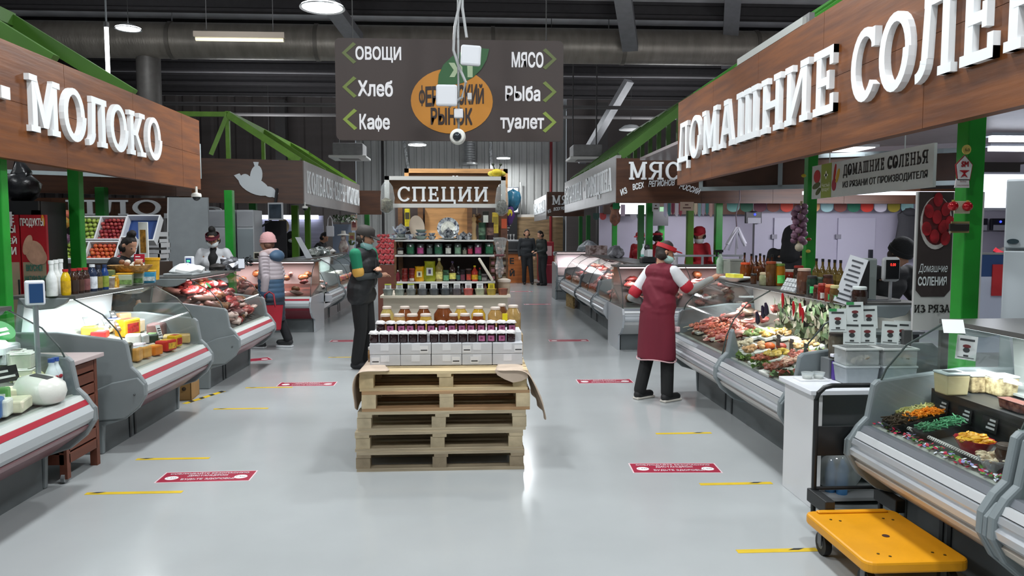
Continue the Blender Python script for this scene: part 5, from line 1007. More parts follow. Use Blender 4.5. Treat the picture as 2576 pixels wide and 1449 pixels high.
# jars and bottles on R2
BR = ('5a2c14', '6e3a18', '4a2412', '7a4a1c')
for i, px in enumerate((1873, 1890, 1902, 1912, 1922, 1932, 1942)):
    t = thing('vinegar_bottle', 'amber oil bottle with black cap, %s in the cluster by the white bags' % ORD[i], 'bottle', onx(px, 3.05 + .04 * (i % 2)), 0, 'amber bottles on the shashlik case'); bottle_parts(t, .035, .26 - .01 * (i % 3), BR[i % 4], '14120f', None, .3, .55)
for i, px in enumerate((2054, 2070, 2086, 2100, 2115)):
    t = thing('oil_bottle', 'black capped oil bottle with yellow neck, %s behind the seller in the beanie' % ORD[i], 'bottle', onx(px, 3.1), 0, 'oil bottles on the shashlik case'); bottle_parts(t, .033, .25, '6a5524', '14120f', '8a7434', .3, .55, (.3, .5))
for i, (px, X, r, h, c, lc, lb, lab) in enumerate(((1876, 2.78, .055, .18, '6a3414', 'c84a24', None, 'amber jar with red lid behind the white plate'), (1925, 2.68, .05, .12, '8a8a6a', 'b9a888', None, 'jar of pale pickles with cloth cover'), (1940, 2.72, .05, .22, '5a3a1c', '8a3a1c', None, 'tall dark jar behind the tag board'), (1952, 2.95, .06, .2, '4a5a3a', 'd5d9cf', None, 'green lidded big jar between the amber bottles'), (1962, 2.8, .05, .2, 'a86a1c', '6a8a3a', '6adf6a', 'orange jar with green price dot'),
        (1985, 2.95, .075, .14, '9a3424', 'e0ddd0', None, 'white lidded tub of red adjika'), (2010, 2.9, .045, .19, '3a2a24', 'a8362c', None, 'dark jar with red lid beside the green post'), (2024, 2.62, .055, .2, '5a3a2c', 'b9a090', '4a2a1c', 'large brown jar before the green post'), (2044, 2.62, .04, .15, '23352a', '2c2a28', '3fbf6a', 'dark green jar with bright green price dot'), (2066, 2.68, .035, .14, '2c3a2c', '2a3a2a', 'c9d0c4', 'small dark jar with white label'), (2084, 2.72, .04, .16, '4a2a20', '3a2018', '8a6a52', 'dark brown jar behind the red label jar'),
        (2058, 2.52, .028, .1, '4a2418', '6a2a20', None, 'small brown jar beside the red label jar'), (2070, 2.5, .03, .12, '7a1f1a', '8a2a20', 'd9d4cc', 'small jar with white and red label near the shelf edge'), (2090, 2.5, .035, .12, '8a3420', 'b96a3c', '3fbf6a', 'orange red jar near the shelf edge'), (2105, 2.5, .04, .12, '5a4424', 'b9b07a', '4a8a4a', 'jar of pickles near the long white notice'), (1905, 2.9, .05, .14, '6a3a1c', '8a4a2a', None, 'brown jar in the middle of the amber bottles'), (2165, 2.6, .05, .12, '2c1a16', 'c9d0cf', '3c3634', 'dark jar with pale lid beside the long white notice'), (1897, 2.66, .03, .1, '4a2c1a', '14120f', None, 'small sauce bottle beside the plate'))):
    t = thing('pickle_jar', lab, 'jar', onx(px, X), 0, 'jars on the shashlik case'); jar_parts(t, r, h, c, lc, .02, .85, lb, .4)
t = thing('tag_board', 'rack of small grey price labels before the amber jars', 'rack', onx(1985, 2.56), r=(0, .5, 0)); obj('board', MB().box(-.012, 0, -.14, .14, 0, .12), mat('7a7e82', .4), t)
b = MB()
for i in range(5):
    for j in range(3): b.box(-.016, -.012, -.13 + .054 * i, -.085 + .054 * i, .008 + .038 * j, .04 + .038 * j)
obj('label_strip', b, mat('b4b8ba', .4, noise=.5, ns=60), t)
t = thing('serving_plate', 'white oval plate with packed food by the seller\'s hand', 'plate', onx(1852, 2.62), 0); obj('plate_body', MB().lathe([(.06, 0), (.15, .035), (.155, .045), (.06, .012)], n=26, sy=1.2), mat('e2e6e4', .25), t, smooth=True)
pack('food_packet', 'yellow packet lying on the white oval plate', 'packet', onx(1848, 2.62, 1.26), (.1, .2, .04), 'd3c83a', 'c9e0b0', .1)
t = thing('spray_bottle', 'spray bottle with black trigger at the far end of the shashlik case', 'bottle', onx(1812, 2.95)); bottle_parts(t, .045, .26, 'b9cfbc', '17181a', None, .35, .6); obj('trigger', MB().box(-.07, .03, -.012, .012, .25, .28).box(-.055, -.035, -.01, .01, .2, .26), mat('17181a', .4), t)
t = thing('plastic_box', 'grey clear box beside the spray bottle', 'box', onx(1845, 3.05)); obj('box_body', MB().box(-.08, .08, -.12, .12, 0, .16), mat('a3a69c', .3, noise=.1), t, bevel=.01); obj('lid', MB().box(-.085, .085, -.125, .125, .16, .175), mat('b9bcb4', .3), t)
t = thing('notice_board', 'long white printed notice leaning on the shashlik case', 'notice', onx(2122, 2.52), r=(-.12, .32, -.35)); obj('sheet', MB().box(-.06, .06, 0, .004, 0, .33), mat('d3d5da', .2), t)
b = MB(); q = random.Random(2)
for i in range(9): k_ = q.uniform(.02, .048); b.box(-k_, k_, -.002, 0, .02 + .034 * i, .032 + .034 * i)
obj('print', b, mat('4a4c52', .5), t)
# ---- salads in R1
R1 = CASES['R1']
def shred(label, px, py, w_, d_, col, col2, seed, tray='1b1d1d'):
    p = DK('R1', px, py); t = thing('salad_tray', label, 'tray', p, 0, 'salad trays', (0, -SLOPE, 0)); obj('tray_body', MB().add([(-w_, -d_, 0), (w_, -d_, 0), (w_, d_, 0), (-w_, d_, 0), (-w_ * 1.15, -d_ * 1.15, .045), (w_ * 1.15, -d_ * 1.15, .045), (w_ * 1.15, d_ * 1.15, .045), (-w_ * 1.15, d_ * 1.15, .045)], [(0, 3, 2, 1), (0, 1, 5, 4), (1, 2, 6, 5), (2, 3, 7, 6), (3, 0, 4, 7), (4, 5, 6, 7)]), mat(tray, .3), t)
    b = MB(); q = random.Random(seed)
    for i in range(150):
        c = Vector((q.uniform(-w_, w_) * .95, q.uniform(-d_, d_) * .95, .048 + q.uniform(0, .02))); a = q.uniform(0, 3.14); u = Vector((math.cos(a), math.sin(a), q.uniform(-.3, .3))) * .02
        b.bar(c - u, c + u, .005)
    o = obj('salad', b, mat(col, .4, noise=.4, ns=30, h2=col2), t); o['kind'] = 'stuff'
    return t
shred('black tray of pale shredded cabbage salad', 2290, 1043, .115, .046, 'b9b56a', 'd6d49a', 1)
shred('black tray of bright orange carrot salad', 2332, 1064, .115, .05, 'e07a14', 'f09a2c', 2)
shred('black tray of green seaweed salad', 2372, 1092, .115, .05, '2f6a48', '5a9a70', 3)
shred('dark tray of brown salad nearer to the front lip', 2268, 1080, .06, .06, '33291f', '4a3c2c', 4)
def fbowl(label, px, py, w_, h_, col, food, seed, dz=0):
    p = DK('R1', px, py) + Vector((0, 0, dz)); t = thing('salad_bowl', label, 'bowl', p); n = 28
    vs = []
    for r_, z in ((w_ * .6, 0), (w_ * .8, h_ * .5), (w_, h_), (w_ * .94, h_), (w_ * .75, h_ * .75)):
        for i in range(n): k_ = 1 + (.04 if i % 2 else -.02) * (z > h_ * .6); vs.append((r_ * k_ * math.cos(2 * PI * i / n) * .8, r_ * k_ * math.sin(2 * PI * i / n), z))
    b = MB().add(vs, [(j * n + i, j * n + (i + 1) % n, (j + 1) * n + (i + 1) % n, (j + 1) * n + i) for j in range(4) for i in range(n)] + [tuple(range(n - 1, -1, -1))]); obj('bowl_body', b, col if isinstance(col, bpy.types.Material) else mat(col, .25), t, smooth=True)
    b = MB(); q = random.Random(seed)
    for j in range(46): a = q.uniform(0, 6.28); rr = w_ * .85 * math.sqrt(q.random()); b.sph((rr * math.cos(a) * .8, rr * math.sin(a), h_ * .85 + q.uniform(0, .02)), .016, 6, 1.6, .7, .5)
    b.jitter(.003, seed); o = obj('salad', b, mat(food[0], .4, noise=.5, ns=30, h2=food[1]), t, smooth=True); o['kind'] = 'stuff'
fbowl('dark red fluted bowl of yellow pickled slices', 2450, 1140, .1, .07, '9a1a26', ('c98a14', 'e0b02c'), 1)
fbowl('clear crystal bowl of sliced mushrooms with a sprig of parsley', 2505, 1185, .085, .06, TUBP, ('d9cdb0', '9a7a5a'), 2)
for i, (px, py, w_, d_, h_, c, c2, l, lab) in enumerate(((2392, 990, .13, .12, .12, 'b9ae88', None, 'a9b3b3', 'large clear tub of pale brine with black label'), (2455, 985, .12, .1, .1, '5a4a34', 'c9b890', 'd0d6d4', 'clear tub of marinated mushrooms, inner one'), (2518, 994, .12, .11, .11, '6a5a3c', 'cdbf96', 'd0d6d4', 'clear tub of marinated mushrooms, outer one'), (2425, 1010, .06, .17, .05, '4a1e1a', '8a5a4a', '6a4038', 'low brown tray of beans before the mushroom tubs'), (2555, 1030, .09, .1, .1, '7a2a22', 'd0a890', 'd9dedd', 'white rimmed tub of red salad at the picture edge'), (2555, 1095, .08, .1, .07, '4a241c', '6a3828', 'cdd6d8', 'lidded tub of brown paste at the picture edge'), (2490, 1045, .08, .1, .09, '4a201a', '6a2a22', '9a2a24', 'dark red tub with wavy rim beneath the mushroom tubs'))):
    tub(lab, FL(px, py, .846) if i < 3 else R1.M @ Vector(((-.17, .6, .847), (-.3, .93, .847), (-.01, 1.0, deck_z(-.01)), (-.18, .86, .847))[i - 3]), w_, d_, h_, c, l, 'tubs among the salads', 0, '2a3032' if i == 0 else None, content=c2)
for i, px in enumerate((2450, 2490, 2530, 2566)):
    tub('shallow tub of pickles on the back ledge of the salad case, %s' % ORD[i], R1.M @ Vector((-.45, .5 + .16 * i, .847)), .11, .15, .07, ('6a5a44', '8a4a24', '8a6a2c', '9a7a34')[i], ('8a94b0', 'c9a0a0', 'd9a8a8', 'd0d4cc')[i], 'shallow tubs on the back ledge', content=('b9a888', 'c96a3a', 'd9a04a', 'd9b45a')[i])
tag(obj('ledge_shelf', MB().box(-.56, -.38, .04, 1.06, .0, .012), mat('9aa09e', .3, .4), None, R1.M @ Vector((0, 0, deck_z(-.47) + .085)), rz=R1.rz), 'narrow steel back ledge inside the salad case', 'shelf')
for i, (px, py) in enumerate(((2368, 1022), (2402, 1040), (2432, 1050), (2462, 1068), (2500, 1078))):
    t = thing('price_tag', 'black chalk price tag in the row behind the salad trays, %s' % ORD[i], 'price tag', R1.M @ Vector((-.085, .16 + .19 * i, deck_z(-.085) + .04)), 0, 'chalk tags behind the salads', (0, .12, 0)); obj('sheet', MB().box(-.002, .002, -.055, .055, 0, .075), mat('17191b', .3), t); b = MB()
    for j in range(3): b.box(-.0035, -.002, -.04, .02 - .01 * j, .016 + .02 * j, .026 + .02 * j)
    obj('print', b, mat('a9acae', .5), t)
def adcard(label, p, wd, hg, r=(-.15, 0, -.3), top='2f8a4a'):
    t = thing('price_card', label, 'price card', p, group='white ornamented price cards', r=r); obj('sheet', MB().box(-wd / 2, wd / 2, 0, .003, 0, hg), mat('d0d7d6', .45), t)
    b = MB().box(-wd * .36, wd * .36, -.002, 0, hg * .78, hg * .86); b.prism(blob2d(0, hg * .4, wd * .17, hg * .1, 0, 10), -.002, 0); b.box(-wd * .4, wd * .4, -.002, 0, hg * .08, hg * .1).box(-wd * .12, wd * .12, -.002, 0, hg * .13, hg * .2); obj('print', b, mat('34383a', .5), t)
    obj('mushroom_cap_mark', MB().prism(blob2d(0, hg * .56, wd * .2, hg * .07, 0, 10), -.003, 0), mat('6a2a2c', .5), t)
    if top: obj('header', MB().box(-wd * .5, -wd * .05 if top != '2f8a4b' else wd * .5, -.0025, 0, hg * .88, hg), mat(top, .5), t)
adcard('white ornamented card standing in the salad case on the back ledge', AY(2428, 905, 3.55), .09, .12, (-.2, .12, -.35), None)
t = thing('paper_note', 'blank white paper stuck inside the salad case top', 'paper', AY(2400, 838, 3.5), r=(-.6, 0, -.3)); obj('sheet', MB().box(-.045, .05, 0, .002, 0, .075), mat('eef2f2', .4), t)
t = thing('sauce_jar', 'brown jar with pale label standing at the front corner of the salads', 'jar', DK('R1', 2530, 1190)); jar_parts(t, .045, .13, '3a2a22', '4a3c34', .02, .85, 'b9bdb6', .5)
tag(obj('display_riser', MB().box(-.56, -.1, .05, 1.05, .6, .845), mat('1d1f20', .4), None, R1.M.translation, rz=R1.rz), 'dark riser carrying the clear tubs at the back of the salad case', 'riser')
# flower trim with a coiled white cord behind the front lip
t = thing('flower_garland', 'string of little cloth flowers along the front of the salads', 'garland', R1.M @ Vector((.19, .0, .645)), R1.rz)
q = random.Random(5); cols = ('c9244a', '8a8ac0', '5a8a34', 'd9d9e6', 'b81c3a', '3f6a2c')
bs = [MB() for _ in cols]
for i in range(260):
    c = Vector((q.uniform(-.03, .03), q.uniform(.04, 1.05), q.uniform(0, .018))); b = bs[q.randrange(6)]; a = q.uniform(0, 6.28)
    u = Vector((math.cos(a), math.sin(a), q.uniform(-.4, .6))) * .013; v = u.cross(Vector((0, 0, 1))).normalized() * .009 + Vector((0, 0, .003)); b.add([c - u, c + v, c + u, c - v], [(0, 1, 2, 3)])
for b, c in zip(bs, cols): o = obj('petals', b, mat(c, .6), t); o['kind'] = 'stuff'
tag(obj('coiled_cord', MB().tube([(.128 + .008 * math.cos(i * .9), .06 + .98 * i / 420, .655 + .012 + .008 * math.sin(i * .9)) for i in range(421)], .0027, 5), mat('d9d9d4', .5), None, R1.M.translation, rz=R1.rz, smooth=True), 'white coiled cord behind the cloth flowers', 'cord')
# ---- things on the white cabinet and behind it

# ================================================================ BEHIND THE COUNTERS, MILK SIDE
def box_thing(name, label, cat, x0, x1, y0, y1, z0, z1, m, **k): return tag(obj(name, MB().box(x0, x1, y0, y1, z0, z1), m, **k), label, cat)
t = thing('glass_cooler', 'black framed cooler with red printed doors behind the dairy case', 'cooler', (-3.74, 6.8, 0)); BK = mat('1c1c1e', .4)
obj('cabinet_body', MB().box(-.95, 0, .03, .45, 0, 1.98), BK, t)
obj('top_frame', MB().box(-.95, 0, 0, .04, 1.86, 1.98), BK, t); obj('side_frame', MB().box(-.06, 0, 0, .04, 0, 1.9), BK, t)
RED = mat('a81c26', .3, noise=.1, ns=3)
def zc(py): return 1.7 + (587 - py) * 6.8 / 1900
def xc(px): return PX(px, 6.8) + 3.74
for a, b_, nm in ((xc(-60), xc(54), 'a'), (xc(57), xc(121), 'b')):
    d = obj('door', MB().box(a, b_, -.012, .02, .08, 1.86), RED, t); obj('lower_print', MB().box(a + .01, b_ - .01, -.014, -.012, .2, 1.45), mat('b08f7a', .35, noise=.5, ns=7, h2='8a8a6a'), d)
    obj('door_handle', MB().tube([(b_ - .012, -.03, .8), (b_ - .012, -.03, 1.3)], .008, 6), mat('2a2a2c', .3), d)
obj('poultry_print', MB().prism(blob2d(xc(92), 1.53, .08, .11, .3), -.018, -.014).prism(blob2d(xc(74), 1.6, .035, .09, -.3), -.019, -.014).prism(blob2d(xc(107), 1.5, .045, .07, .2), -.02, -.014), mat('c99a80', .4, noise=.2, ns=9), t)
obj('lettering', text(MB(), 'ПРОДУКТЫ', (xc(58), -.014, zc(572)), (1, 0, 0), (0, 0, 1), xc(116) - xc(58), .075, bold=.03), mat('efe9e2', .5), t)
obj('slogan', text(text(MB(), 'ВКУСНО!', (xc(68), -.016, zc(678)), (1, 0, 0), (0, 0, 1), .135, .055, bold=.02), 'НАТУРАЛЬНО!', (xc(64), -.016, zc(704)), (1, 0, 0), (0, 0, 1), .19, .05, bold=.02), mat('2f7a6a', .5), t)
b = MB()
for w_, py in (('Е', 560), ('ТЫ', 585), ('СЕЙ', 612), ('ЬИ', 638)): text(b, w_, (xc(40) - .032 * len(w_), -.014, zc(py)), (1, 0, 0), (0, 0, 1), .04 * len(w_), .062, bold=.03)
obj('lettering', b, mat('efe9e2', .5), t); obj('yellow_mark', MB().prism(blob2d(xc(115), zc(556), .012, .05, .1), -.015, -.012), mat('d9921c', .5), t)
obj('paper_note', MB().box(xc(20), xc(38), -.016, -.013, zc(570), zc(535)), mat('e2e2e4', .5), t)
t = thing('rubbish_bag', 'black plastic bag lying on top of the printed cooler', 'bag', (-4.0, 7.03, 1.98)); b = MB().sph((0, 0, .13), .16, 14, 1, .8, .85); b.cap((0, 0, .25), (-.02, 0, .36), .08, .03); b.jitter(.015, 4); obj('bag_body', b, mat('17181c', .3, bump=.6, bs=14), t, smooth=True)
# apple crates: tilted trays towards the aisle, each apple on its own
CR = mat('d6d8da', .5)
def crate(px0, px1, py0, py1, y, label, fruit, cols, n, m_):
    p0 = AY(px0, py1, y); x1 = AY(px1, py1, y).x; w_ = x1 - p0.x; hh = AY(px0, py0, y).z - p0.z; L = hh / math.sin(.95)
    t = thing('fruit_crate', label, 'crate', p0, 0, 'tilted fruit crates', (.95, 0, 0))
    for q in ((0, w_, -.02, 0), (0, w_, L, L + .02), (-.02, 0, -.02, L + .02), (w_, w_ + .02, -.02, L + .02)): obj('side', MB().box(*q, -.1, .03), CR, t)
    obj('base', MB().box(0, w_, 0, L, -.1, -.085), mat(m_, .6), t)
    M_ = T(*p0) @ rot('X', .95); r = w_ / n / 2; rows_ = max(3, int(L / (2 * r)))
    for i in range(rows_):
        for j in range(n - (i % 2)):
            if fruit is None: continue
            pt = M_ @ Vector((r * (2 * j + 1 + (i % 2)), L * (i + .5) / rows_, rnd.uniform(-.03, -.01)))
            k_ = rnd.randrange(len(cols)); dup(fruit[k_], pt, r=(rnd.uniform(0, 3), 0, rnd.uniform(0, 3)), scale=r / .04 * .98, label='%s lying in the %s' % (fruit[2], label), group='apples in the ' + label)
def apple(c, c2): return obj('apple', MB().lathe([(.001, .012), (.02, -.0), (.036, .015), (.041, .042), (.033, .066), (.014, .074), (.001, .064)], (0, 0, -.04), 12), mat(c, .35, noise=.3, ns=20, h2=c2), None, (0, 0, -6), smooth=True)
AP = {}
for kf, cc, lab in (('g', (('7f9a3a', 'a3b84e'), ('8aa544', 'b0bf5a')), 'green apple'), ('r', (('7a1a24', 'a03038'), ('8a2a2e', 'b85048')), 'dark red apple'), ('o', (('c0402a', 'd9803c'), ('b03028', 'd06a3c')), 'orange red apple')):
    a, b_ = apple(*cc[0]), apple(*cc[1]); 
    for o in (a, b_): tag(o, lab, 'apple')
    AP[kf] = (a, b_, lab)
crate(178, 238, 548, 603, 11.3, 'upper crate of green apples', AP['g'], 'ab', 5, '9aa08a'); crate(241, 303, 548, 603, 11.3, 'upper crate of dark red apples', AP['r'], 'ab', 6, '6a2a2a')
crate(140, 212, 612, 652, 10.9, 'lower crate of green apples', AP['g'], 'ab', 6, '9aa08a'); crate(216, 288, 612, 652, 10.9, 'lower crate of orange red apples', AP['o'], 'ab', 6, '8a3a2a'); crate(292, 325, 600, 650, 10.9, 'narrow crate of dark red apples beside the seller', AP['r'], 'ab', 3, '6a2a2a')
crate(308, 386, 545, 605, 11.3, 'crate lined with blue film', None, 'ab', 5, '1f3f7a')
for k_ in AP: bpy.data.objects.remove(AP[k_][0]); bpy.data.objects.remove(AP[k_][1])
box_thing('crate_stand', 'dark wooden stand under the tilted fruit crates', 'stand', -6.2, -4.5, 10.95, 11.7, 0, 1.28, mat('3a2c22', .7))
for i in range(5):
    t = thing('plastic_crate', 'white plastic crate, %s from the floor in the stack beside the apples' % ORD[i], 'crate', (PX(393, 12.2) + .02 * (i % 2), 12.2, 1.05 + .17 * i - .17), 0, 'stacked white plastic crates')
    for q in ((-.13, .13, -.2, -.18), (-.13, .13, .18, .2), (-.13, -.11, -.2, .2), (.11, .13, -.2, .2)): obj('side', MB().box(*q, 0, .05).box(*q, .09, .16), CR, t)
box_thing('crate_stand', 'low dark stand under the stacked white crates', 'stand', PX(393, 12.2) - .2, PX(393, 12.2) + .2, 12, 12.4, 0, .88, mat('3a3430', .7))
for px, py, y, r, c, c2, nm, lab in ((158, 560, 10.8, .1, 'b96a1c', '7a7a2c', 'pumpkin', 'orange and green pumpkin beside the upper green apples'), (163, 600, 10.8, .08, '4a3048', '6a4a62', 'red_cabbage', 'purple cabbage under the pumpkin'), (172, 540, 11.2, .08, '7a6a4a', 'b0503a', 'vegetable', 'dried decoration above the pumpkin')):
    tag(obj(nm, MB().sph((0, 0, 0), r, 14, 1, 1, .85).jitter(.006, 2), mat(c, .5, noise=1, ns=8, h2=c2), None, AY(px, py, y), smooth=True), lab, nm.replace('_', ' '))
# grey board, freezers, monitor, scale displays
t = thing('grey_partition', 'tall light grey board standing behind the butcher', 'board', (-5.03, 13, 0)); obj('board', MB().prism([(0 - .1, 0), (.62, 0), (.64, 2.3), (0, 2.3)], 0, .05), mat('8f9598', .5, noise=.04), t); obj('edge_strip', MB().prism([(-.12, 0), (-.1, 0), (0, 2.3), (-.02, 2.3)], -.005, .05), mat('c9cccd', .4), t)
for x0, x1, lab in ((PX(522, 14.2), PX(592, 14.2), 'white freezer cabinet, plain one beside the grey board'), (PX(598, 14.2), PX(640, 14.2), 'white freezer cabinet with a glass door behind the bright post')):
    t = thing('freezer', lab, 'freezer', (x0, 14.2, 0), group='white freezers'); w_ = x1 - x0; obj('cabinet_body', MB().box(0, w_, 0, .6, 0, 2.13), mat('b4b8bc', .4), t, bevel=.01); obj('door', MB().box(.01, w_ - .01, -.03, 0, .1, 1.78), mat('a9adb1', .35) if 'plain' in lab else mat('8f989c', .15), t); obj('header', MB().box(.01, w_ - .01, -.02, 0, 1.82, 2.1), mat('9c9fa4', .4), t)
    obj('door_handle', MB().box(w_ - .07, w_ - .05, -.05, -.03, .8, 1.3), mat('6a6e72', .4), t)
t = thing('monitor', 'small monitor hanging on a bracket under the sausage sign', 'monitor', (PX(694, 14.6), 14.6, 1.95), r=(0, 0, -.3)); obj('casing', MB().box(-.15, .15, 0, .06, 0, .33), mat('b9bcc0', .4), t, bevel=.008); obj('screen', MB().box(-.12, .14, -.004, 0, .03, .3), mat('3c4650', .15, noise=.3, ns=6), t); obj('bracket', MB().bar((-.1, .03, 0), (-.35, .1, -.12), .03), mat('2a2a2c', .5), t); obj('mount', MB().bar((0, .03, .3), (0, .1, .6), .04), mat('2a2a2c', .5), t)
box_thing('dark_screen', 'black fabric screen behind the pink knit hat', 'screen', PX(668, 15.2), PX(722, 15.2), 15.2, 15.24, 0, 1.95, mat('16151a', .8))
L3 = CASES['L3']; L2 = CASES['L2']
def display(p, label, col='dfe3ea', scr='2a3a8a', dig='5ad0a0', h=.2, w_=.1, rz=0, low=0):
    t = thing('price_display', label, 'display', p, rz, 'scale displays'); obj('casing', MB().box(-w_ / 2, w_ / 2, 0, .06, low, low + h), mat(col, .4), t, bevel=.01); obj('screen', MB().box(-w_ * .3, w_ * .3, -.004, 0, low + h * .12, low + h * .88), mat(scr, .2), t)
    for i in range(3): obj('digit_window', MB().box(-w_ * .2, w_ * .2, -.006, -.004, low + h * (.2 + .23 * i), low + h * (.34 + .23 * i)), mat(dig, .3, emit=.5), t)
    return t
display(onx(474, -3.35), 'white scale display with green digits on the meat case')
t = thing('paper_tray', 'white tray with a crumpled white sheet on the meat case', 'tray', L3.M @ Vector((-.38, .5, 1.226))); obj('tray_body', MB().box(-.16, .16, -.3, .3, 0, .03), mat('9aa0a2', .4), t, bevel=.01); b = MB().sph((0, 0, .05), .2, 14, .85, 1.5, .35); b.jitter(.018, 6); obj('sheet', b, mat('e2e6e6', .6), t, smooth=True)
b = MB().sph((0, 0, .03), .09, 12, 1.1, 1, .5); b.jitter(.006, 2); tag(obj('dark_parcel', b, mat('241f1e', .6), None, onx(548, -3.25, 1.24), smooth=True), 'dark wrapped parcel on the meat case before the butcher', 'parcel')
b = MB().sph((0, 0, .05), .12, 14, 1.5, .9, .7); b.jitter(.03, 9); tag(obj('foil_bag', b, mat('8e8f94', .25, .6, noise=.6, ns=18), None, onx(585, -3.28, 1.226)), 'crumpled silver foil bag on the meat case', 'bag')
for i, px in enumerate((612, 625)): leaf_clump('dark_plant', 'dark grey leafy bundle at the far end of the meat case, %s' % ORD[i], onx(px, -3.3), .07, ('25282a', '3c4042'), 40, i + 9, 'plant', 1.6)
t = thing('paper_card', 'white card standing at the end of the meat case', 'card', onx(607, -3.12), r=(-.2, 0, .3)); obj('sheet', MB().box(-.04, .04, 0, .003, 0, .13), mat('c9cdd6', .4), t)
t = thing('card_terminal', 'grey display terminal standing beside the pink hat', 'terminal', (PX(655, 13.6), 13.6, 1.24)); obj('casing', MB().box(-.12, .12, 0, .05, 0, .13), mat('b9b6a8', .4), t, bevel=.01); obj('screen', MB().box(-.1, .1, -.003, 0, .02, .11), mat('2a2622', .3), t); obj('stand', MB().box(-.02, .02, .01, .04, -.02, .02), mat('6a6a6a', .4), t)
t = thing('picture_stand', 'tall white stand with a framed brown picture by the eggs', 'stand', AY(362, 660, 8.1), -.1); obj('board', MB().box(-.05, .05, 0, .02, 0, .42), mat('d3d5d2', .4), t, bevel=.004); obj('picture', MB().box(-.03, .03, -.004, 0, .1, .34), mat('8a6228', .4, noise=.5, ns=30), t); obj('base', MB().box(-.07, .07, -.02, .06, -.02, .02), mat('9a9c98', .4), t)
# stall beyond the pale sausage sign
struct('wall_sausage_stall', MB().box(-5.6, -3.75, 19.6, 19.7, 0, 2.15), mat('a5a3b8', .5, noise=.15, ns=3, stretch=(.2, 1, 8)))
t = thing('strip_light', 'bright strip light at the back of the sausage stall', 'lamp', (-4.4, 19.5, 2.06)); obj('tube', MB().box(-.9, .55, -.03, .03, 0, .1), mat('e8f0ff', .5, emit=4), t)
box_thing('freezer_chest', 'pale blue freezer cabinet beyond the hanging white bag', 'freezer', PX(838, 21.2), PX(886, 21.2), 21.2, 21.9, 0, 1.95, mat('7f8a9c', .4))
t = thing('carrier_bag', 'white carrier bag hanging under the pale sausage sign', 'bag', (PX(832, 18.5), 18.5, 1.62)); obj('bag_body', MB().box(-.09, .09, -.03, .03, 0, .26), mat('e4e2ea', .5, bump=.4, bs=10), t, bevel=.02)
for x in (-.06, .06): obj('handle', MB().tube([(x, 0, .25), (x * .8, 0, .42), (0, 0, .5)], .012, 6), mat('e4e2ea', .5), t)
leaf_clump('flower_garland', 'leafy garland with white flowers under the end of the pale sign', (PX(868, 20), 20, 2.0), .32, ('2f4a26', '4a6438', 'cdd0cc'), 120, 33, 'garland', .5, .05)
for px, py0, py1, c, lab in ((891, 540, 580, 'c9a898', 'pinkish printed poster hanging at the end of the sausage stall'), (885, 585, 605, '9a8a5a', 'small ochre poster on the freezer')):
    t = thing('hanging_poster', lab, 'poster', AY(px, py1, 20.5)); h_ = AY(px, py0, 20.5).z - AY(px, py1, 20.5).z; obj('sheet', MB().box(-.08, .08, 0, .01, 0, h_), mat(c, .5), t); obj('print', MB().box(-.05, .05, -.003, 0, h_ * .2, h_ * .6), mat('8a4a4a', .5, noise=.4), t)
tag(obj('round_plaque', MB().lathe([(.16, 0), (.16, .03)], n=26, sx=.8), mat('c3b08c', .5), None, (PX(714, 16.4), 16.4, 1.85), r=(PI / 2, 0, 0)), 'round cream plaque on the wall of the sausage stall', 'plaque')
L6 = CASES['L6']
for i, (y, dy, s_, c, nm, lab) in enumerate(((.5, -.3, .1, '9aa09a', 'plastic_bag', 'clear bag heap on the far case beside the walking woman'), (1.0, -.35, .12, '7f8a88', 'plastic_bag', 'grey film heap in the middle of the far case'), (1.6, -.3, .11, '8f9a94', 'plastic_bag', 'film wrapped heap on the far case'), (2.3, -.3, .1, 'b0a8a0', 'plastic_bag', 'pale heap near the end of the far case'))):
    b = MB().sph((0, 0, s_ * .6), s_ * 1.3, 12, 1.1, 1.6, .7); b.jitter(.03, i); tag(obj(nm, b, mat(c, .25, noise=.5, ns=14), None, L6.top(y, -.4)), lab, 'bag')
scatter2 = (('d0c8c0', 'packet of sliced cheese'), ('c9241c', 'red snack packet'), ('e0dcd4', 'white packet'), ('e07a1c', 'orange packet'))
for i in range(12):
    c, nm = scatter2[i % 4]; pack('food_packet', '%s in the far white-lit case, %s from the aisle corner' % (nm, ORD[i]), 'packet', L6.at(.25 + .26 * i, -.3 + .3 * (i % 2), .0), (.16, .2, .08), c, 'e8e8e8', rnd.uniform(-.4, .4), 'packets in the far case')
for px, c, lab in ((770, 'c9cdd2', 'white slanted price board on the far case'), (865, 'd9d2c8', 'figure shaped white ornament with a hat on the far case'), (884, 'e0e0da', 'white flower pot with a green plant on the far case')):
    p = onx(px, -3.15); t = thing('counter_item' if px == 770 else ('chef_figure' if px == 865 else 'flower_pot'), lab, 'ornament' if px == 865 else ('pot' if px == 884 else 'board'), p)
    if px == 770: obj('board', MB().prism([(0, 0), (.12, 0), (-.1, .4), (-.2, .4)], 0, .02), mat(c, .4), t)
    elif px == 865: obj('figure_body', MB().lathe([(.1, 0), (.13, .12), (.08, .28), (.05, .3), (.07, .36), (.05, .42)], n=16), mat(c, .5, noise=.5, ns=8, h2='6a2a2a'), t, smooth=True); obj('hat', MB().lathe([(.15, .42), (.15, .44), (.06, .46), (.05, .54)], n=16), mat('d0cdc6', .6), t, smooth=True)
    else: obj('pot_body', MB().lathe([(.06, 0), (.08, .16)], n=16), mat(c, .5), t, smooth=True); b = MB(); [b.cap((0, 0, .14), (rnd.uniform(-.1, .1), rnd.uniform(-.1, .1), rnd.uniform(.2, .3)), .015, .02, 6) for _ in range(9)]; obj('leaves', b, mat('4a5a2c', .6), t)
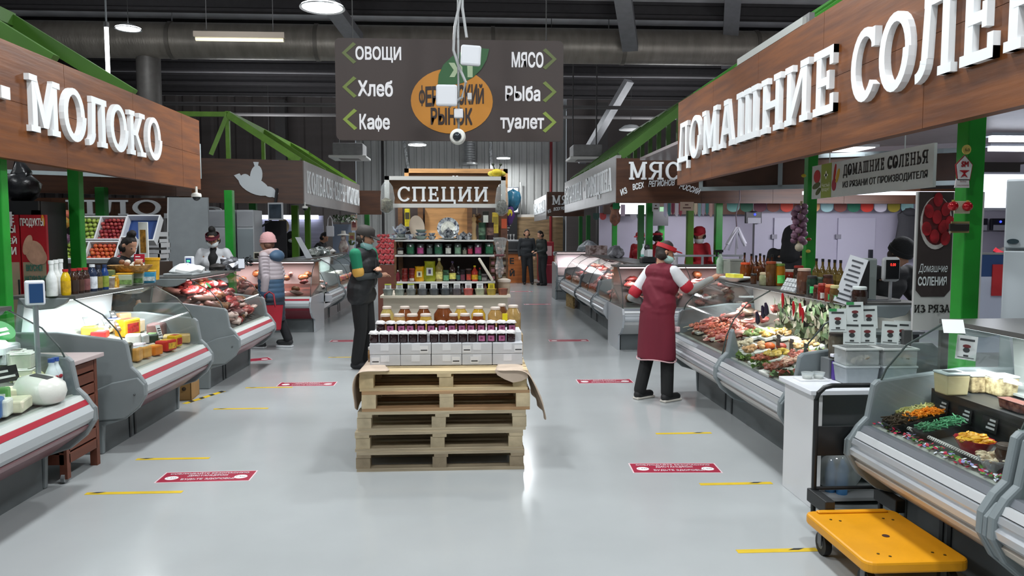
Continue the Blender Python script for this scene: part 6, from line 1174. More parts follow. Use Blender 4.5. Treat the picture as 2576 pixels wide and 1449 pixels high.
# red bunches on a stand behind the kiosk
box_thing('flower_stand', 'brown stand under the red bunches beside the kiosk', 'stand', PX(950, 14), PX(1020, 14), 14, 14.5, 0, 1.12, mat('6a3a2c', .6, noise=.1))
RP = None
for i in range(30):
    px = 952 + 13 * (i % 6) + rnd.uniform(-2, 2); z = 1.2 + .105 * (i // 6); p = (PX(px, 14), 14.1 + .05 * (i // 6), z)
    if RP is None:
        RP = thing('red_bunch', 'small bunch of red round blooms on the stand behind the man in the vest', 'bunch', p, 0, 'red bunches beside the kiosk'); b = MB(); [b.sph((rnd.uniform(-.05, .05), rnd.uniform(-.03, .03), rnd.uniform(-.04, .04)), .028, 7) for _ in range(9)]; b.jitter(.005, 3); o = obj('blooms', b, mat('b8323c', .5, noise=.4, ns=20, h2='d07070'), RP, smooth=True); o['kind'] = 'stuff'; obj('leaves', MB().sph((0, .02, -.05), .04, 8, 1.2, .8, .5).jitter(.01, 1), mat('3a4a2c', .6), RP)
    else: dup(RP, p, rnd.uniform(-.5, .5))

# ================================================================ BEHIND THE COUNTERS, PICKLES AND MEAT SIDE
WALLP = mat('b4b0c2', .45, noise=.03, ns=2)
struct('wall_cold_room', MB().box(3.3, 12.5, 19.2, 19.3, 0, 2.6), WALLP)
struct('wall_cold_store', MB().box(5.2, 12.5, 13.6, 13.7, 0, 2.3), WALLP)
struct('trim_60', MB().box(5.2, 12.5, 13.3, 13.62, 2.28, 2.5), mat('4a2c16', .5, noise=.2, ns=4, stretch=(.3, 1, 3)))
for i, (a, b_) in enumerate(((5.55, 6.35), (6.75, 7.45), (8.6, 9.4))):
    d = obj('door_%d' % (i + 1), MB().box(a, b_, 13.56, 13.6, .05, 1.98), mat('bdbacb', .4)); d['kind'] = 'structure'
    obj('door_handle', MB().box(b_ - .12, b_ - .06, 13.5, 13.56, 1.05, 1.4), mat('20222a', .4), d)
    for z in (.4, 1.6): obj('hinge', MB().box(a - .05, a + .05, 13.54, 13.57, z, z + .08), mat('8a8894', .4), d)
area('stall_light', (6.2, 11.2, 2.25), 40, 2.4, (.93, .93, 1), (math.radians(50), 0, 0), sy=.25)  # added area light, brightens the stall before the cold store wall
t = thing('strip_light', 'strip light under the fascia before the cold store wall', 'lamp', (6.2, 11.15, 2.28)); obj('tube', MB().box(-1.2, 1.2, -.05, .05, 0, .05), mat('f0f2ff', .5, emit=2), t)
PC = ('6fa9a0', '1f5a44', '5a1c30', '6a3020', 'c23a24', '7a3a2c', 'd9a06a', '9ac0c4', '7a4038', '1f6a50', 'd03a2c', 'cfc9d6', '9a8a2c', '8ab0b0')
for i, c in enumerate(PC):
    px = 1842 + 33.5 * i; y = 13.285; x = PX(px, y); n = 8; r = .115; pts = [(-r, .22), (-r, .08)] + [(-r * math.cos(PI * k_ / n), .08 - .08 * math.sin(PI * k_ / n)) for k_ in range(1, n)] + [(r, .08), (r, .22)]
    tag(obj('pennant', MB().prism(pts, 0, .01), mat(c, .6), None, (x, y, 2.08)), '%s rounded pennant hanging before the cold store wall, %s along the row' % (('teal', 'dark green', 'maroon', 'brown', 'orange red', 'rust', 'peach', 'pale blue', 'brown', 'green', 'red', 'white', 'mustard', 'pale teal')[i], ORD[i]), 'pennant', 'rounded pennants')
for i in range(13):
    px = 1672 + 9.5 * i; c = ('b8b4cc', '3f7a78', '7a2c44', 'd0c8d4', '9a3a4c', '6fa0a0', 'd9b090', 'c8c4d0', 'e0cbb0', '8ab0b4', 'b0a8c0', '4a8a84', 'd0a8a0')[i]
    if 1712 < px < 1745: continue
    y = 14.2; tag(obj('pennant', MB().prism([(-.03, .3), (-.03, .05 + .03 * (i % 3)), (0, .02 * (i % 3)), (.03, .05 + .03 * (i % 3)), (.03, .3)], 0, .008), mat(c, .6), None, (PX(px, y), y, 2.0)), 'narrow hanging pennant in the meat stall, %s in the row' % ORD[i], 'pennant', 'narrow pennants')
for i, px in enumerate((1499, 1516, 1592, 1609)):
    tag(obj('pennant', MB().prism([(-.08, .15)] + [(-.08 * math.cos(PI * k_ / 8), .06 - .08 * math.sin(PI * k_ / 8)) for k_ in range(9)] + [(.08, .15)], 0, .01), mat(('2c4a44', 'b03a3c', '8a8890', '2f4a48')[i], .6), None, (PX(px, 18.6), 18.6, 2.05)), '%s rounded pennant at the back of the meat stall' % ('dark teal', 'red', 'grey', 'dark green')[i], 'pennant', 'rounded pennants at the back')
struct('trim_61', MB().box(3.3, 12, 18.55, 18.75, 2.17, 2.5), mat('4a2c1c', .5))
area('stall_light', (5.5, 16.2, 2.3), 60, 2.6, (.95, .93, 1), (math.radians(40), 0, 0), sy=.25)  # added area light without a fixture, brightens the meat stall
t = thing('light_panel', 'bright white panel with a small poster at the back of the meat stall', 'panel', (PX(1592, 17.6), 17.6, 2.15)); obj('panel', MB().box(-.33, .3, 0, .04, 0, .32), mat('eceff8', .5, emit=1.6), t); obj('poster', MB().box(-.3, -.2, -.02, 0, -.05, .22), mat('8a7a8a', .5), t)
def wallbox(px, py, y, lab):
    t = thing('fly_trap', lab, 'device', AY(px, py, y), 0, 'black wall devices'); obj('casing', MB().box(-.15, .15, -.06, 0, -.1, .12), mat('23222c', .4), t, bevel=.01); obj('tray', MB().box(-.11, .13, -.07, -.055, -.1, .0), mat('a9a8b4', .4), t); obj('blue_lamp', MB().sph((.02, -.065, .06), .022, 8), mat('3a4aff', .4, emit=2), t)
for px, py, y, lab in ((1893, 548, 13.54, 'black wall device with a blue lamp over the white bags'), (2460, 566, 13.54, 'black wall device with a blue lamp, first beyond the broad post'), (2508, 566, 13.54, 'black wall device with a blue lamp, beside the white fridge')): wallbox(px, py, y, lab)
t = thing('carrier_bag', 'bundle of white carrier bags hanging on a hook', 'bag', AY(1852, 648, 12.2)); b = MB(); q = random.Random(3)
for i in range(9): b.bar((q.uniform(-.03, .03), 0, .5), (q.uniform(-.2, .2), q.uniform(-.05, .05), q.uniform(0, .25)), .07, .02)
b.jitter(.008, 2); obj('bag_body', b, mat('d4d2dc', .6), t); obj('hook', MB().tube([(0, 0, .48), (-.02, 0, .7), (.04, 0, .95), (.03, 0, 1.2)], .01, 6), mat('6a5a62', .5), t)
# ham, notices, aprons
t = thing('hanging_ham', 'ham with a green label hanging at the corner of the meat stall', 'ham', (PX(1546, 13.4), 13.4, 1.83)); obj('ham_body', MB().lathe([(.02, 0), (.09, .08), (.1, .16), (.07, .26), (.1, .34), (.03, .42)], n=16), mat('5a3424', .5, noise=.6, ns=8, h2='a8745c'), t, smooth=True); obj('label', MB().box(-.06, .06, -.105, -.09, .3, .42), mat('2f9a5c', .5), t); obj('string', MB().tube([(0, 0, .4), (0, 0, .52)], .005, 5), mat('d8d0c0', .5), t)
for px, py0, py1, y, wd, c, nm, lab in ((1650, 510, 532, 14.3, .14, 'd5d5d8', 'notice_sheet', 'white notice taped to the middle green post'), (1728, 508, 530, 12.0, .22, 'b09a88', 'notice_sheet', 'tan notice plate hanging over the olive post'), (1662, 532, 568, 16.8, .34, '17181c', 'black_apron', 'black apron hanging on the meat stall wall')):
    t = thing(nm, lab, 'apron' if 'apron' in nm else 'notice', AY(px, py1, y)); h_ = AY(px, py0, y).z - AY(px, py1, y).z; obj('sheet', MB().box(-wd / 2, wd / 2, 0, .012, 0, h_), mat(c, .6), t)
    if 'notice' in nm: obj('print', MB().box(-wd * .3, wd * .3, -.002, 0, h_ * .25, h_ * .4).box(-wd * .15, wd * .1, -.002, 0, h_ * .6, h_ * .75), mat('5a3a34', .5), t)
# goods on the meat cases
R3, R4, R5, R6, R7 = (CASES[k_] for k_ in ('R3', 'R4', 'R5', 'R6', 'R7'))
tag(obj('film_heap', MB().sph((0, 0, .1), .16, 14, 1, 1.4, .8).jitter(.025, 4), mat('8a8a90', .3, noise=.5, ns=12), None, R5.top(.4, -.4)), 'heap of clear film on the first pink case along the aisle', 'film')
t = thing('spray_bottle', 'white spray bottle standing on the white-lit corner case', 'bottle', R4.top(.5, -.45)); bottle_parts(t, .05, .3, 'd5dadd', 'c9cfd4', '7ac0b4', .35, .6)
t = thing('black_scale', 'black and white scale on the white-lit corner case', 'scale', R4.top(.95, -.4)); obj('casing', MB().box(-.1, .12, -.12, .12, 0, .1), mat('1b1c1f', .4), t, bevel=.02); obj('display_panel', MB().box(-.02, .06, -.14, .14, .1, .22), mat('cfd2d6', .4), t, bevel=.01); obj('knob', MB().sph((0, 0, .25), .05, 12), mat('23252a', .4), t, smooth=True)
tag(obj('food_crate', MB().box(-.2, .2, -.3, .3, 0, .2), mat('5a4038', .7, noise=.6, ns=12, h2='b9aaa8'), None, R6.top(.6, -.42)), 'crate of packed goods on the second pink case', 'crate')
tag(obj('film_heap', MB().lathe([(.3, 0), (.26, .12), (.1, .26), (.001, .3)], n=16).jitter(.02, 3), mat('7a7f84', .5, noise=.3), None, R7.top(.9, -.42)), 'grey film tent on the farthest meat case', 'film')
for i, px in enumerate((1680, 1700)):
    t = thing('plastic_jug', 'white plastic bottle on the meat case behind the apron seller, %s' % ORD[i], 'bottle', R3.top(.75 + .2 * i, -.45)); bottle_parts(t, .035, .24, 'd0cdd2', 'd8d8dc', None)
t = thing('wall_rail', 'steel and glass top rail of the case behind the apron seller', 'rail', R3.M @ Vector((-.3, 0, 1.35)), R3.rz); obj('rail', MB().box(-.02, .02, .6, 1.95, 0, .03), mat('b9bcc2', .3, .6), t); [obj('upright', MB().box(-.015, .015, y, y + .03, -.12, 0), mat('b9bcc2', .3, .6), t) for y in (.65, 1.3, 1.88)]
t = thing('coat', 'grey coat hanging on the cold store wall', 'coat', AY(2282, 640, 13.3)); b = MB().lathe([(.22, 0), (.24, .3), (.17, .6), (.2, .72), (.1, .8)], n=16, sy=.4); b.jitter(.02, 5); obj('coat_body', b, mat('3c3c40', .8, bump=.4, bs=8), t, smooth=True); obj('hood', MB().sph((0, -.03, .75), .12, 12, 1.2, .7, .7).jitter(.01, 3), mat('333338', .8), t, smooth=True); obj('hook', MB().tube([(0, 0, .8), (0, .2, .85)], .01, 6), mat('8a8a8a', .4), t)
# onion braid on the green post
o0 = AY(2008, 622, 7.25); t = thing('onion_braid', 'braid of purple onions hanging on the green post', 'onions', o0)
for i in range(22):
    a = i * 2.4; z = .05 + .03 * i * .55; obj('onion', MB().sph((.05 * math.cos(a), .045 * math.sin(a) - .01, z), .036, 10, 1, 1, .92), mat('6a3f5a', .35, noise=.35, ns=14, h2='a07a90'), t, smooth=True)
obj('garlic', MB().sph((.0, -.02, .0), .042, 10), mat('c9bfa8', .5), t, smooth=True); obj('cord', MB().tube([(0, 0, .0), (.02, 0, .45)], .012, 6), mat('b0a080', .7), t)
for px, py, c, lab in ((2035, 602, '8a3a1c', 'brown leaf magnet on the green post'), (2033, 632, 'd0b84a', 'yellow ornament on the green post'), (2022, 442, 'c9b02c', 'round yellow number tag on the green post beside the hanging sign')):
    tag(obj('magnet', MB().sph((0, 0, 0), .022, 8, 1.2, .4, .8), mat(c, .5), None, AY(px, py, 7.34)), lab, 'tag')
# hanging white sign ДОМАШНИЕ СОЛЕНЬЯ
t = thing('hanging_sign', 'white hanging sign ДОМАШНИЕ СОЛЕНЬЯ with painted vegetables', 'sign', (3.0, 6.53, 2.0), -PI / 2); obj('board', MB().box(0, 1.75, 0, .02, 0, .285), mat('c3c8c5', .5, noise=.03), t)
obj('lettering', slab(MB(), 'ДОМАШНИЕ СОЛЕНЬЯ', (.56, 0, .16), (1, 0, 0), (0, 0, 1), 1.13, .088, .002, .2), BLACKT, t); obj('lettering', text(MB(), 'ИЗ РЯЗАНИ ОТ ПРОИЗВОДИТЕЛЯ', (.56, 0, .055), (1, 0, 0), (0, 0, 1), 1.13, .06, bold=.012), BLACKT, t)
obj('green_band', MB().box(.18, .36, -.003, 0, 0, .285), mat('8a9a3c', .5), t); obj('clover_emblem', MB().prism(blob2d(.27, .19, .035, .012, 0), -.005, -.003).prism(blob2d(.27, .19, .012, .035, 0), -.005, -.003), mat('e6ead8', .5), t); obj('band_lettering', text(text(MB(), 'Чистый', (.2, -.004, .09), (1, 0, 0), (0, 0, 1), .14, .035), 'продукт', (.2, -.004, .05), (1, 0, 0), (0, 0, 1), .14, .03), mat('e6ead8', .5), t)
obj('tomato_picture', MB().prism(blob2d(.1, .19, .06, .055, 0), -.004, 0), mat('b02a2c', .5), t); obj('cucumber_picture', MB().prism(blob2d(.09, .11, .07, .025, .2), -.005, 0).prism(blob2d(.13, .06, .05, .022, .5), -.005, 0), mat('4a5428', .5), t); obj('beet_picture', MB().prism(blob2d(.41, .1, .035, .05, 0), -.004, 0), mat('9a2036', .5), t); obj('chilli_picture', MB().prism(blob2d(.42, .2, .015, .07, -.2), -.005, 0), mat('b01f24', .5), t); obj('pepper_picture', MB().prism(blob2d(.47, .17, .02, .06, -.4), -.005, 0), mat('c9a02c', .5), t)
for x in (.3, 1.4): obj('cord', MB().tube([(x, .01, .285), (x, .01, .85)], .004, 5), mat('b9c0c0', .4), t)
# pickles banner
t = thing('pickles_banner', 'tall banner with a bowl of tomatoes and the words Домашние СОЛЕНИЯ', 'banner', (2.76, 4.72, 0)); 
def bz(py): return 1.7 + (587 - py) * 4.72 / 1900
def bx(px): return PX(px, 4.72) - 2.76
obj('board', MB().box(bx(2302), bx(2470), 0, .02, bz(840), bz(480)), mat('c9c8c6', .5), t)
obj('dark_panel', MB().prism([(bx(2306), bz(480)), (bx(2306), bz(735)), (bx(2320), bz(752)), (bx(2378), bz(752)), (bx(2392), bz(735)), (bx(2392), bz(480))], -.004, 0), mat('3a302f', .5), t)
obj('bowl_picture', MB().prism(blob2d(bx(2350), bz(560), .105, .17, 0, 28), -.007, -.004), mat('c9c4c0', .5), t); obj('bowl_inside_picture', MB().prism(blob2d(bx(2350), bz(555), .092, .155, 0, 28), -.009, -.007), mat('5a1c20', .5), t)
b = MB(); [b.prism(blob2d(bx(px), bz(py), .03, .045, a), -.012 - .001 * i, -.009) for i, (px, py, a) in enumerate(((2352, 500, 0), (2330, 530, .2), (2372, 525, -.2), (2350, 545, 0), (2325, 575, .1), (2366, 570, -.2), (2382, 560, 0), (2345, 595, .1), (2372, 600, -.1)))]; obj('tomato_picture', b, mat('9a1f28', .4, noise=.4, ns=16), t)
obj('lettering', text(MB(), 'Домашние', (bx(2310), -.005, bz(692)), (1, 0, 0), (0, 0, 1), bx(2383) - bx(2310), .065, shear=.25), LETTER, t); obj('lettering', text(MB(), 'СОЛЕНИЯ', (bx(2310), -.005, bz(722)), (1, 0, 0), (0, 0, 1), bx(2381) - bx(2310), .055, bold=.03), LETTER, t)
obj('lettering', slab(MB(), 'ИЗ РЯЗАНИ', (bx(2304), 0, bz(793)), (1, 0, 0), (0, 0, 1), bx(2425) - bx(2304), .05, .002, .12), BLACKT, t)
obj('leg', MB().box(.05, .1, 0, .03, 0, bz(840)), mat('4a4a4a', .5), t); obj('leg', MB().box(.3, .35, 0, .03, 0, bz(840)), mat('4a4a4a', .5), t)
# signs and ornaments on the broad post (2.76, 4.2)
Y4 = 4.12
def pz(py): return 1.7 + (587 - py) * Y4 / 1900
def pthing(name, label, cat, px, py): return thing(name, label, cat, (PX(px, Y4), Y4 - .001, pz(py)))
t = pthing('award_badge', 'white five cornered award badge with a red star figure on the broad post', 'badge', 2413, 425); obj('plate', MB().prism([(0, .08), (.045, .03), (.033, -.05), (-.033, -.05), (-.045, .03)], -.01, 0), mat('d4d2d2', .4), t); obj('border', MB().prism([(0, .085), (.05, .032), (.037, -.055), (-.037, -.055), (-.05, .032)], -.008, .0), mat('8a1c24', .4), t); obj('figure', MB().prism([(-.03, -.0), (.03, 0), (.004, -.016), (-.004, -.016)], -.013, -.01).prism([(-.02, -.04), (0, -.012), (.02, -.04), (0, -.03)], -.013, -.01), mat('9a1c24', .4), t); obj('monogram', text(MB(), 'SM', (-.02, -.011, .02), (1, 0, 0), (0, 0, 1), .04, .028, bold=.04), mat('9a1c24', .4), t)
t = pthing('badge_caption', 'small white caption plate under the award badge', 'plate', 2411, 458); obj('plate', MB().prism([(-.045, -.025), (.04, -.025), (.035, .025), (-.037, .025)], -.008, 0), mat('cfcccc', .5), t); obj('print', text(text(MB(), 'Выбор', (-.018, -.009, .003), (1, 0, 0), (0, 0, 1), .036, .012), 'покупателей', (-.034, -.009, -.018), (1, 0, 0), (0, 0, 1), .068, .012), mat('7a2a30', .5), t)
t = pthing('number_tag', 'round yellow number tag above the award badge', 'tag', 2418, 372); obj('disc', MB().prism(blob2d(0, 0, .025, .027, 0, 16), -.008, 0), mat('c9b45a', .5), t); obj('print', text(MB(), '6а', (-.013, -.009, -.01), (1, 0, 0), (0, 0, 1), .026, .02), mat('4a4020', .5), t)
t = pthing('switch_plate', 'cream switch plate behind the red baubles', 'plate', 2412, 520); obj('plate', MB().box(-.045, .045, -.012, 0, -.035, .035), mat('bdb9a0', .5), t, bevel=.003)
for px, py, lab in ((2382, 517, 'red bauble on the banner side of the broad post'), (2418, 518, 'red bauble in the middle of the broad post')):
    t = thing('bauble', lab, 'bauble', (PX(px, Y4), Y4 - .035, pz(py)), 0, 'red baubles'); obj('ball', MB().sph((0, 0, 0), .027, 16), mat('a8141f', .12, .3), t, smooth=True); obj('cap', MB().lathe([(.008, .025), (.008, .034)], n=8), mat('c9b060', .3, .6), t)
t = pthing('name_plate', 'black wooden name plate on the broad post', 'plate', 2407, 571); obj('plate', MB().box(-.062, .055, -.016, -.006, -.022, .02), mat('231f1b', .5), t, bevel=.006); obj('backing', MB().box(-.045, .06, -.006, 0, -.032, .032), mat('8a7a50', .6), t)
# scales and terminals on the shashlik case end and beyond
t = thing('scale_display', 'grey scale display on a tall pole beside the pickles banner', 'scale', (PX(2242, 5.3), 5.3, 1.0)); obj('pole', MB().tube([(0, 0, .0), (0, 0, .38)], .012, 8), mat('c9ccd0', .3, .6), t); obj('casing', MB().box(-.065, .065, -.02, .03, .35, .53), mat('c3c6c8', .4), t, bevel=.025); obj('screen', MB().box(-.05, .05, -.024, -.02, .37, .51), mat('15171a', .2), t, bevel=.002); obj('digits', text(MB(), '0.00', (-.02, -.025, .465), (1, 0, 0), (0, 0, 1), .04, .02), mat('ff3a30', .4, emit=2), t)
obj('weighing_plate', MB().box(-.17, .2, -.12, .16, -.02, .0), mat('8f9498', .3, .6), t); obj('base', MB().box(-.14, .17, -.1, .14, -.08, -.02), mat('4a4e52', .5), t)
t = thing('touch_terminal', 'flat black touch terminal beside the scale pole', 'terminal', (PX(2195, 5.15), 5.15, 1.19), .1, r=(-.25, 0, .1)); obj('casing', MB().box(-.14, .2, -.06, .1, 0, .035), mat('17181b', .4), t, bevel=.012); obj('screen', MB().box(-.08, .1, -.05, .09, .035, .037), mat('2c3350', .15), t)
t = thing('cash_machine', 'grey and black upright machine behind the long white notice', 'machine', onx(2178, 2.78)); obj('casing', MB().box(-.04, .06, -.05, .05, 0, .3), mat('8a9290', .4), t, bevel=.012); obj('front_panel', MB().box(-.055, -.04, -.045, .045, .02, .28), mat('1c1d20', .3), t, bevel=.005); obj('side_panel', MB().box(-.05, .0, -.056, -.05, .02, .28), mat('1c1d20', .3), t)

# things on and behind the salad case
t = thing('black_scale', 'tall black scale terminal on the salad case beside the white fridge', 'scale', R1.top(.95, -.5)); obj('casing', MB().box(-.05, .05, -.06, .06, 0, .27), mat('c9ccd0', .4), t, bevel=.012); obj('front_panel', MB().box(.05, .06, -.06, .06, .02, .26).box(-.04, .05, .06, .066, .02, .26), mat('15171a', .3), t, bevel=.004)
for i, (al, d, r_, h_, c, lc, lab) in enumerate(((.98, -.3, .055, .13, '6a5a2c', '1f6a3c', 'jar of pickles with green lid on the salad case'), (1.08, -.38, .05, .12, '6a3a24', '9a2a34', 'jar with dark red lid behind the green lidded one'), (1.18, -.3, .05, .17, '3a2a2c', 'c98a8a', 'tall dark jar with pink lid at the picture edge'), (1.25, -.42, .05, .2, '8a1f28', '9a2a34', 'red bottle at the picture edge'))):
    t = thing('pickle_jar', lab, 'jar', R1.top(al, d), 0, 'jars on the salad case'); jar_parts(t, r_, h_, c, lc, .02, .9, 'b9a85a' if i < 2 else '3fbf6a', .4)
pack('black_tray', 'black plastic tray lying on the salad case', 'tray', R1.top(.62, -.42), (.14, .2, .035), '17181b', None, .2)
t = thing('fridge', 'tall white fridge behind the salad case at the picture edge', 'fridge', (3.66, 5.0, 0), -.645); obj('cabinet_body', MB().box(0, .6, .04, .65, 0, 2.07), mat('c6ced4', .4), t, bevel=.01); obj('door', MB().box(0, .6, 0, .04, .02, 1.58), mat('ccd4da', .35), t, bevel=.008); obj('freezer_door', MB().box(0, .6, 0, .04, 1.6, 2.06), mat('ccd4da', .35), t, bevel=.008); obj('emblem', MB().prism(blob2d(.05, 1.645, .035, .018, 0, 16), -.008, 0), mat('3a4a52', .3), t)
t = thing('flag', 'white, blue and red flag hanging behind the broad green post', 'flag', (PX(2455, 6.6), 6.6, 0)); w_ = PX(2530, 6.6) - PX(2455, 6.6)
def fz(py): return 1.7 + (587 - py) * 6.6 / 1900
obj('blue_band', MB().box(0, w_, 0, .01, fz(700), fz(640)), mat('24406e', .7), t); obj('red_band', MB().box(w_ * .55, w_, -.012, -.002, fz(750), fz(668)), mat('b0242a', .7), t); obj('white_band', MB().box(0, w_, 0, .01, fz(900), fz(700)), mat('b9bed0', .7), t); obj('rail', MB().tube([(-.05, .005, fz(640)), (w_ + .05, .005, fz(640))], .012, 6), mat('8a8a8a', .4), t); obj('leg', MB().box(0, .03, .012, .04, 0, fz(640)), mat('8a8a8a', .4), t)
for i, (y, z) in enumerate(((7.4, 2.62), (8.6, 2.66))):
    t = thing('strip_light', 'bright fluorescent tube under the pickles stall roof, %s one' % ('nearer', 'further')[i], 'lamp', (PX(2466, y) + 1.65, y, z)); obj('tube', MB().box(-1.6, 1.6, -.03, .03, 0, .05), mat('eef4ff', .5, emit=7), t); obj('reflector', MB().box(-1.65, 1.65, -.09, .09, .05, .08), mat('c9cfdc', .4), t); obj('bracket', MB().box(-.02, .02, -.02, .02, .08, 2.86 - z), mat('8a8a8a', .4), t)
area('stall_light', (6, 7.6, 2.5), 60, 3, (.93, .96, 1), sy=.3)
t = thing('light_panel', 'glowing white board above the white fridge', 'panel', (PX(2466, 9.2), 9.2, 2.02)); obj('panel', MB().box(0, 1.6, 0, .05, .0, .42), mat('e6ecfa', .5, emit=.9), t); obj('frame', MB().box(-.02, 1.62, .05, .07, -.03, .45), mat('5a5a60', .5), t)
struct('wall_pickles_stall', MB().box(9.3, 9.4, 5.5, 12.4, 0, 2.86), mat('8f8c9a', .5))

# ================================================================ THE FAR CAFÉ
t = thing('cafe_counter', 'orange wooden café counter with dark letters at the far end', 'counter', (.0, 25.9, 0)); obj('counter_front', MB().box(-1.2, 2.05, 0, .08, 0, 1.0), mat('a35a24', .5, noise=.25, ns=3, stretch=(.4, 1, 4)), t); obj('counter_top', MB().box(-1.25, 2.1, -.05, .7, 1.0, 1.06), mat('3a2c26', .5), t)
obj('lettering', text(text(MB(), 'Е', (1.36, -.004, .66), (1, 0, 0), (0, 0, 1), .13, .19, bold=.04), 'Й', (1.36, -.004, .24), (1, 0, 0), (0, 0, 1), .15, .24, bold=.04), BLACKT, t)
t = thing('menu_board', 'black chalk menu board on the café wall', 'board', (1.32, 27.95, 1.35)); obj('board', MB().box(-.4, .42, 0, .04, 0, 1.1), mat('1b1b1d', .6), t); b = MB()
for i in range(6): b.box(-.1, .1 + .04 * (i % 3), -.003, 0, .45 + .09 * i, .475 + .09 * i)
for i in range(4): b.prism([(-.1 + .12 * i, .1), (-.04 + .12 * i, .1), (-.06 + .12 * i, .2), (-.03 + .12 * i, .32), (-.11 + .12 * i, .32), (-.08 + .12 * i, .2)], -.003, 0)
obj('chalk_writing', b, mat('a9a9a6', .7), t)
t = thing('light_panel', 'bright white light box over the café menu', 'panel', (1.3, 27.9, 2.5)); obj('panel', MB().box(-.6, .45, 0, .05, 0, .85), mat('f6faff', .5, emit=5), t); obj('frame', MB().box(-.62, .5, .05, .07, -.05, .9), mat('5a5c60', .5), t)
t = thing('vending_machine', 'red machine beside the two dark-clad men', 'machine', (2.72, 27.0, 0)); obj('cabinet_body', MB().box(-.28, .28, 0, .6, 0, 1.4), mat('8a1c28', .4), t, bevel=.02); obj('display_panel', MB().box(-.2, .2, -.01, 0, .9, 1.25), mat('c9a8a8', .4), t)
tag(obj('red_case', MB().box(-.25, .45, 0, .4, 0, .62), mat('8a1c30', .5), None, (2.75, 25.7, 0)), 'low dark red box beside the far meat case', 'box')
t = thing('coffee_machine', 'grey rounded machine on the café counter', 'machine', (1.5, 26.2, 1.06)); obj('casing', MB().box(-.3, .35, -.2, .2, 0, .42), mat('5a5a5c', .4, .3), t, bevel=.05); obj('front_panel', MB().box(-.2, .25, -.21, -.2, .1, .34), mat('2f2f31', .3), t)

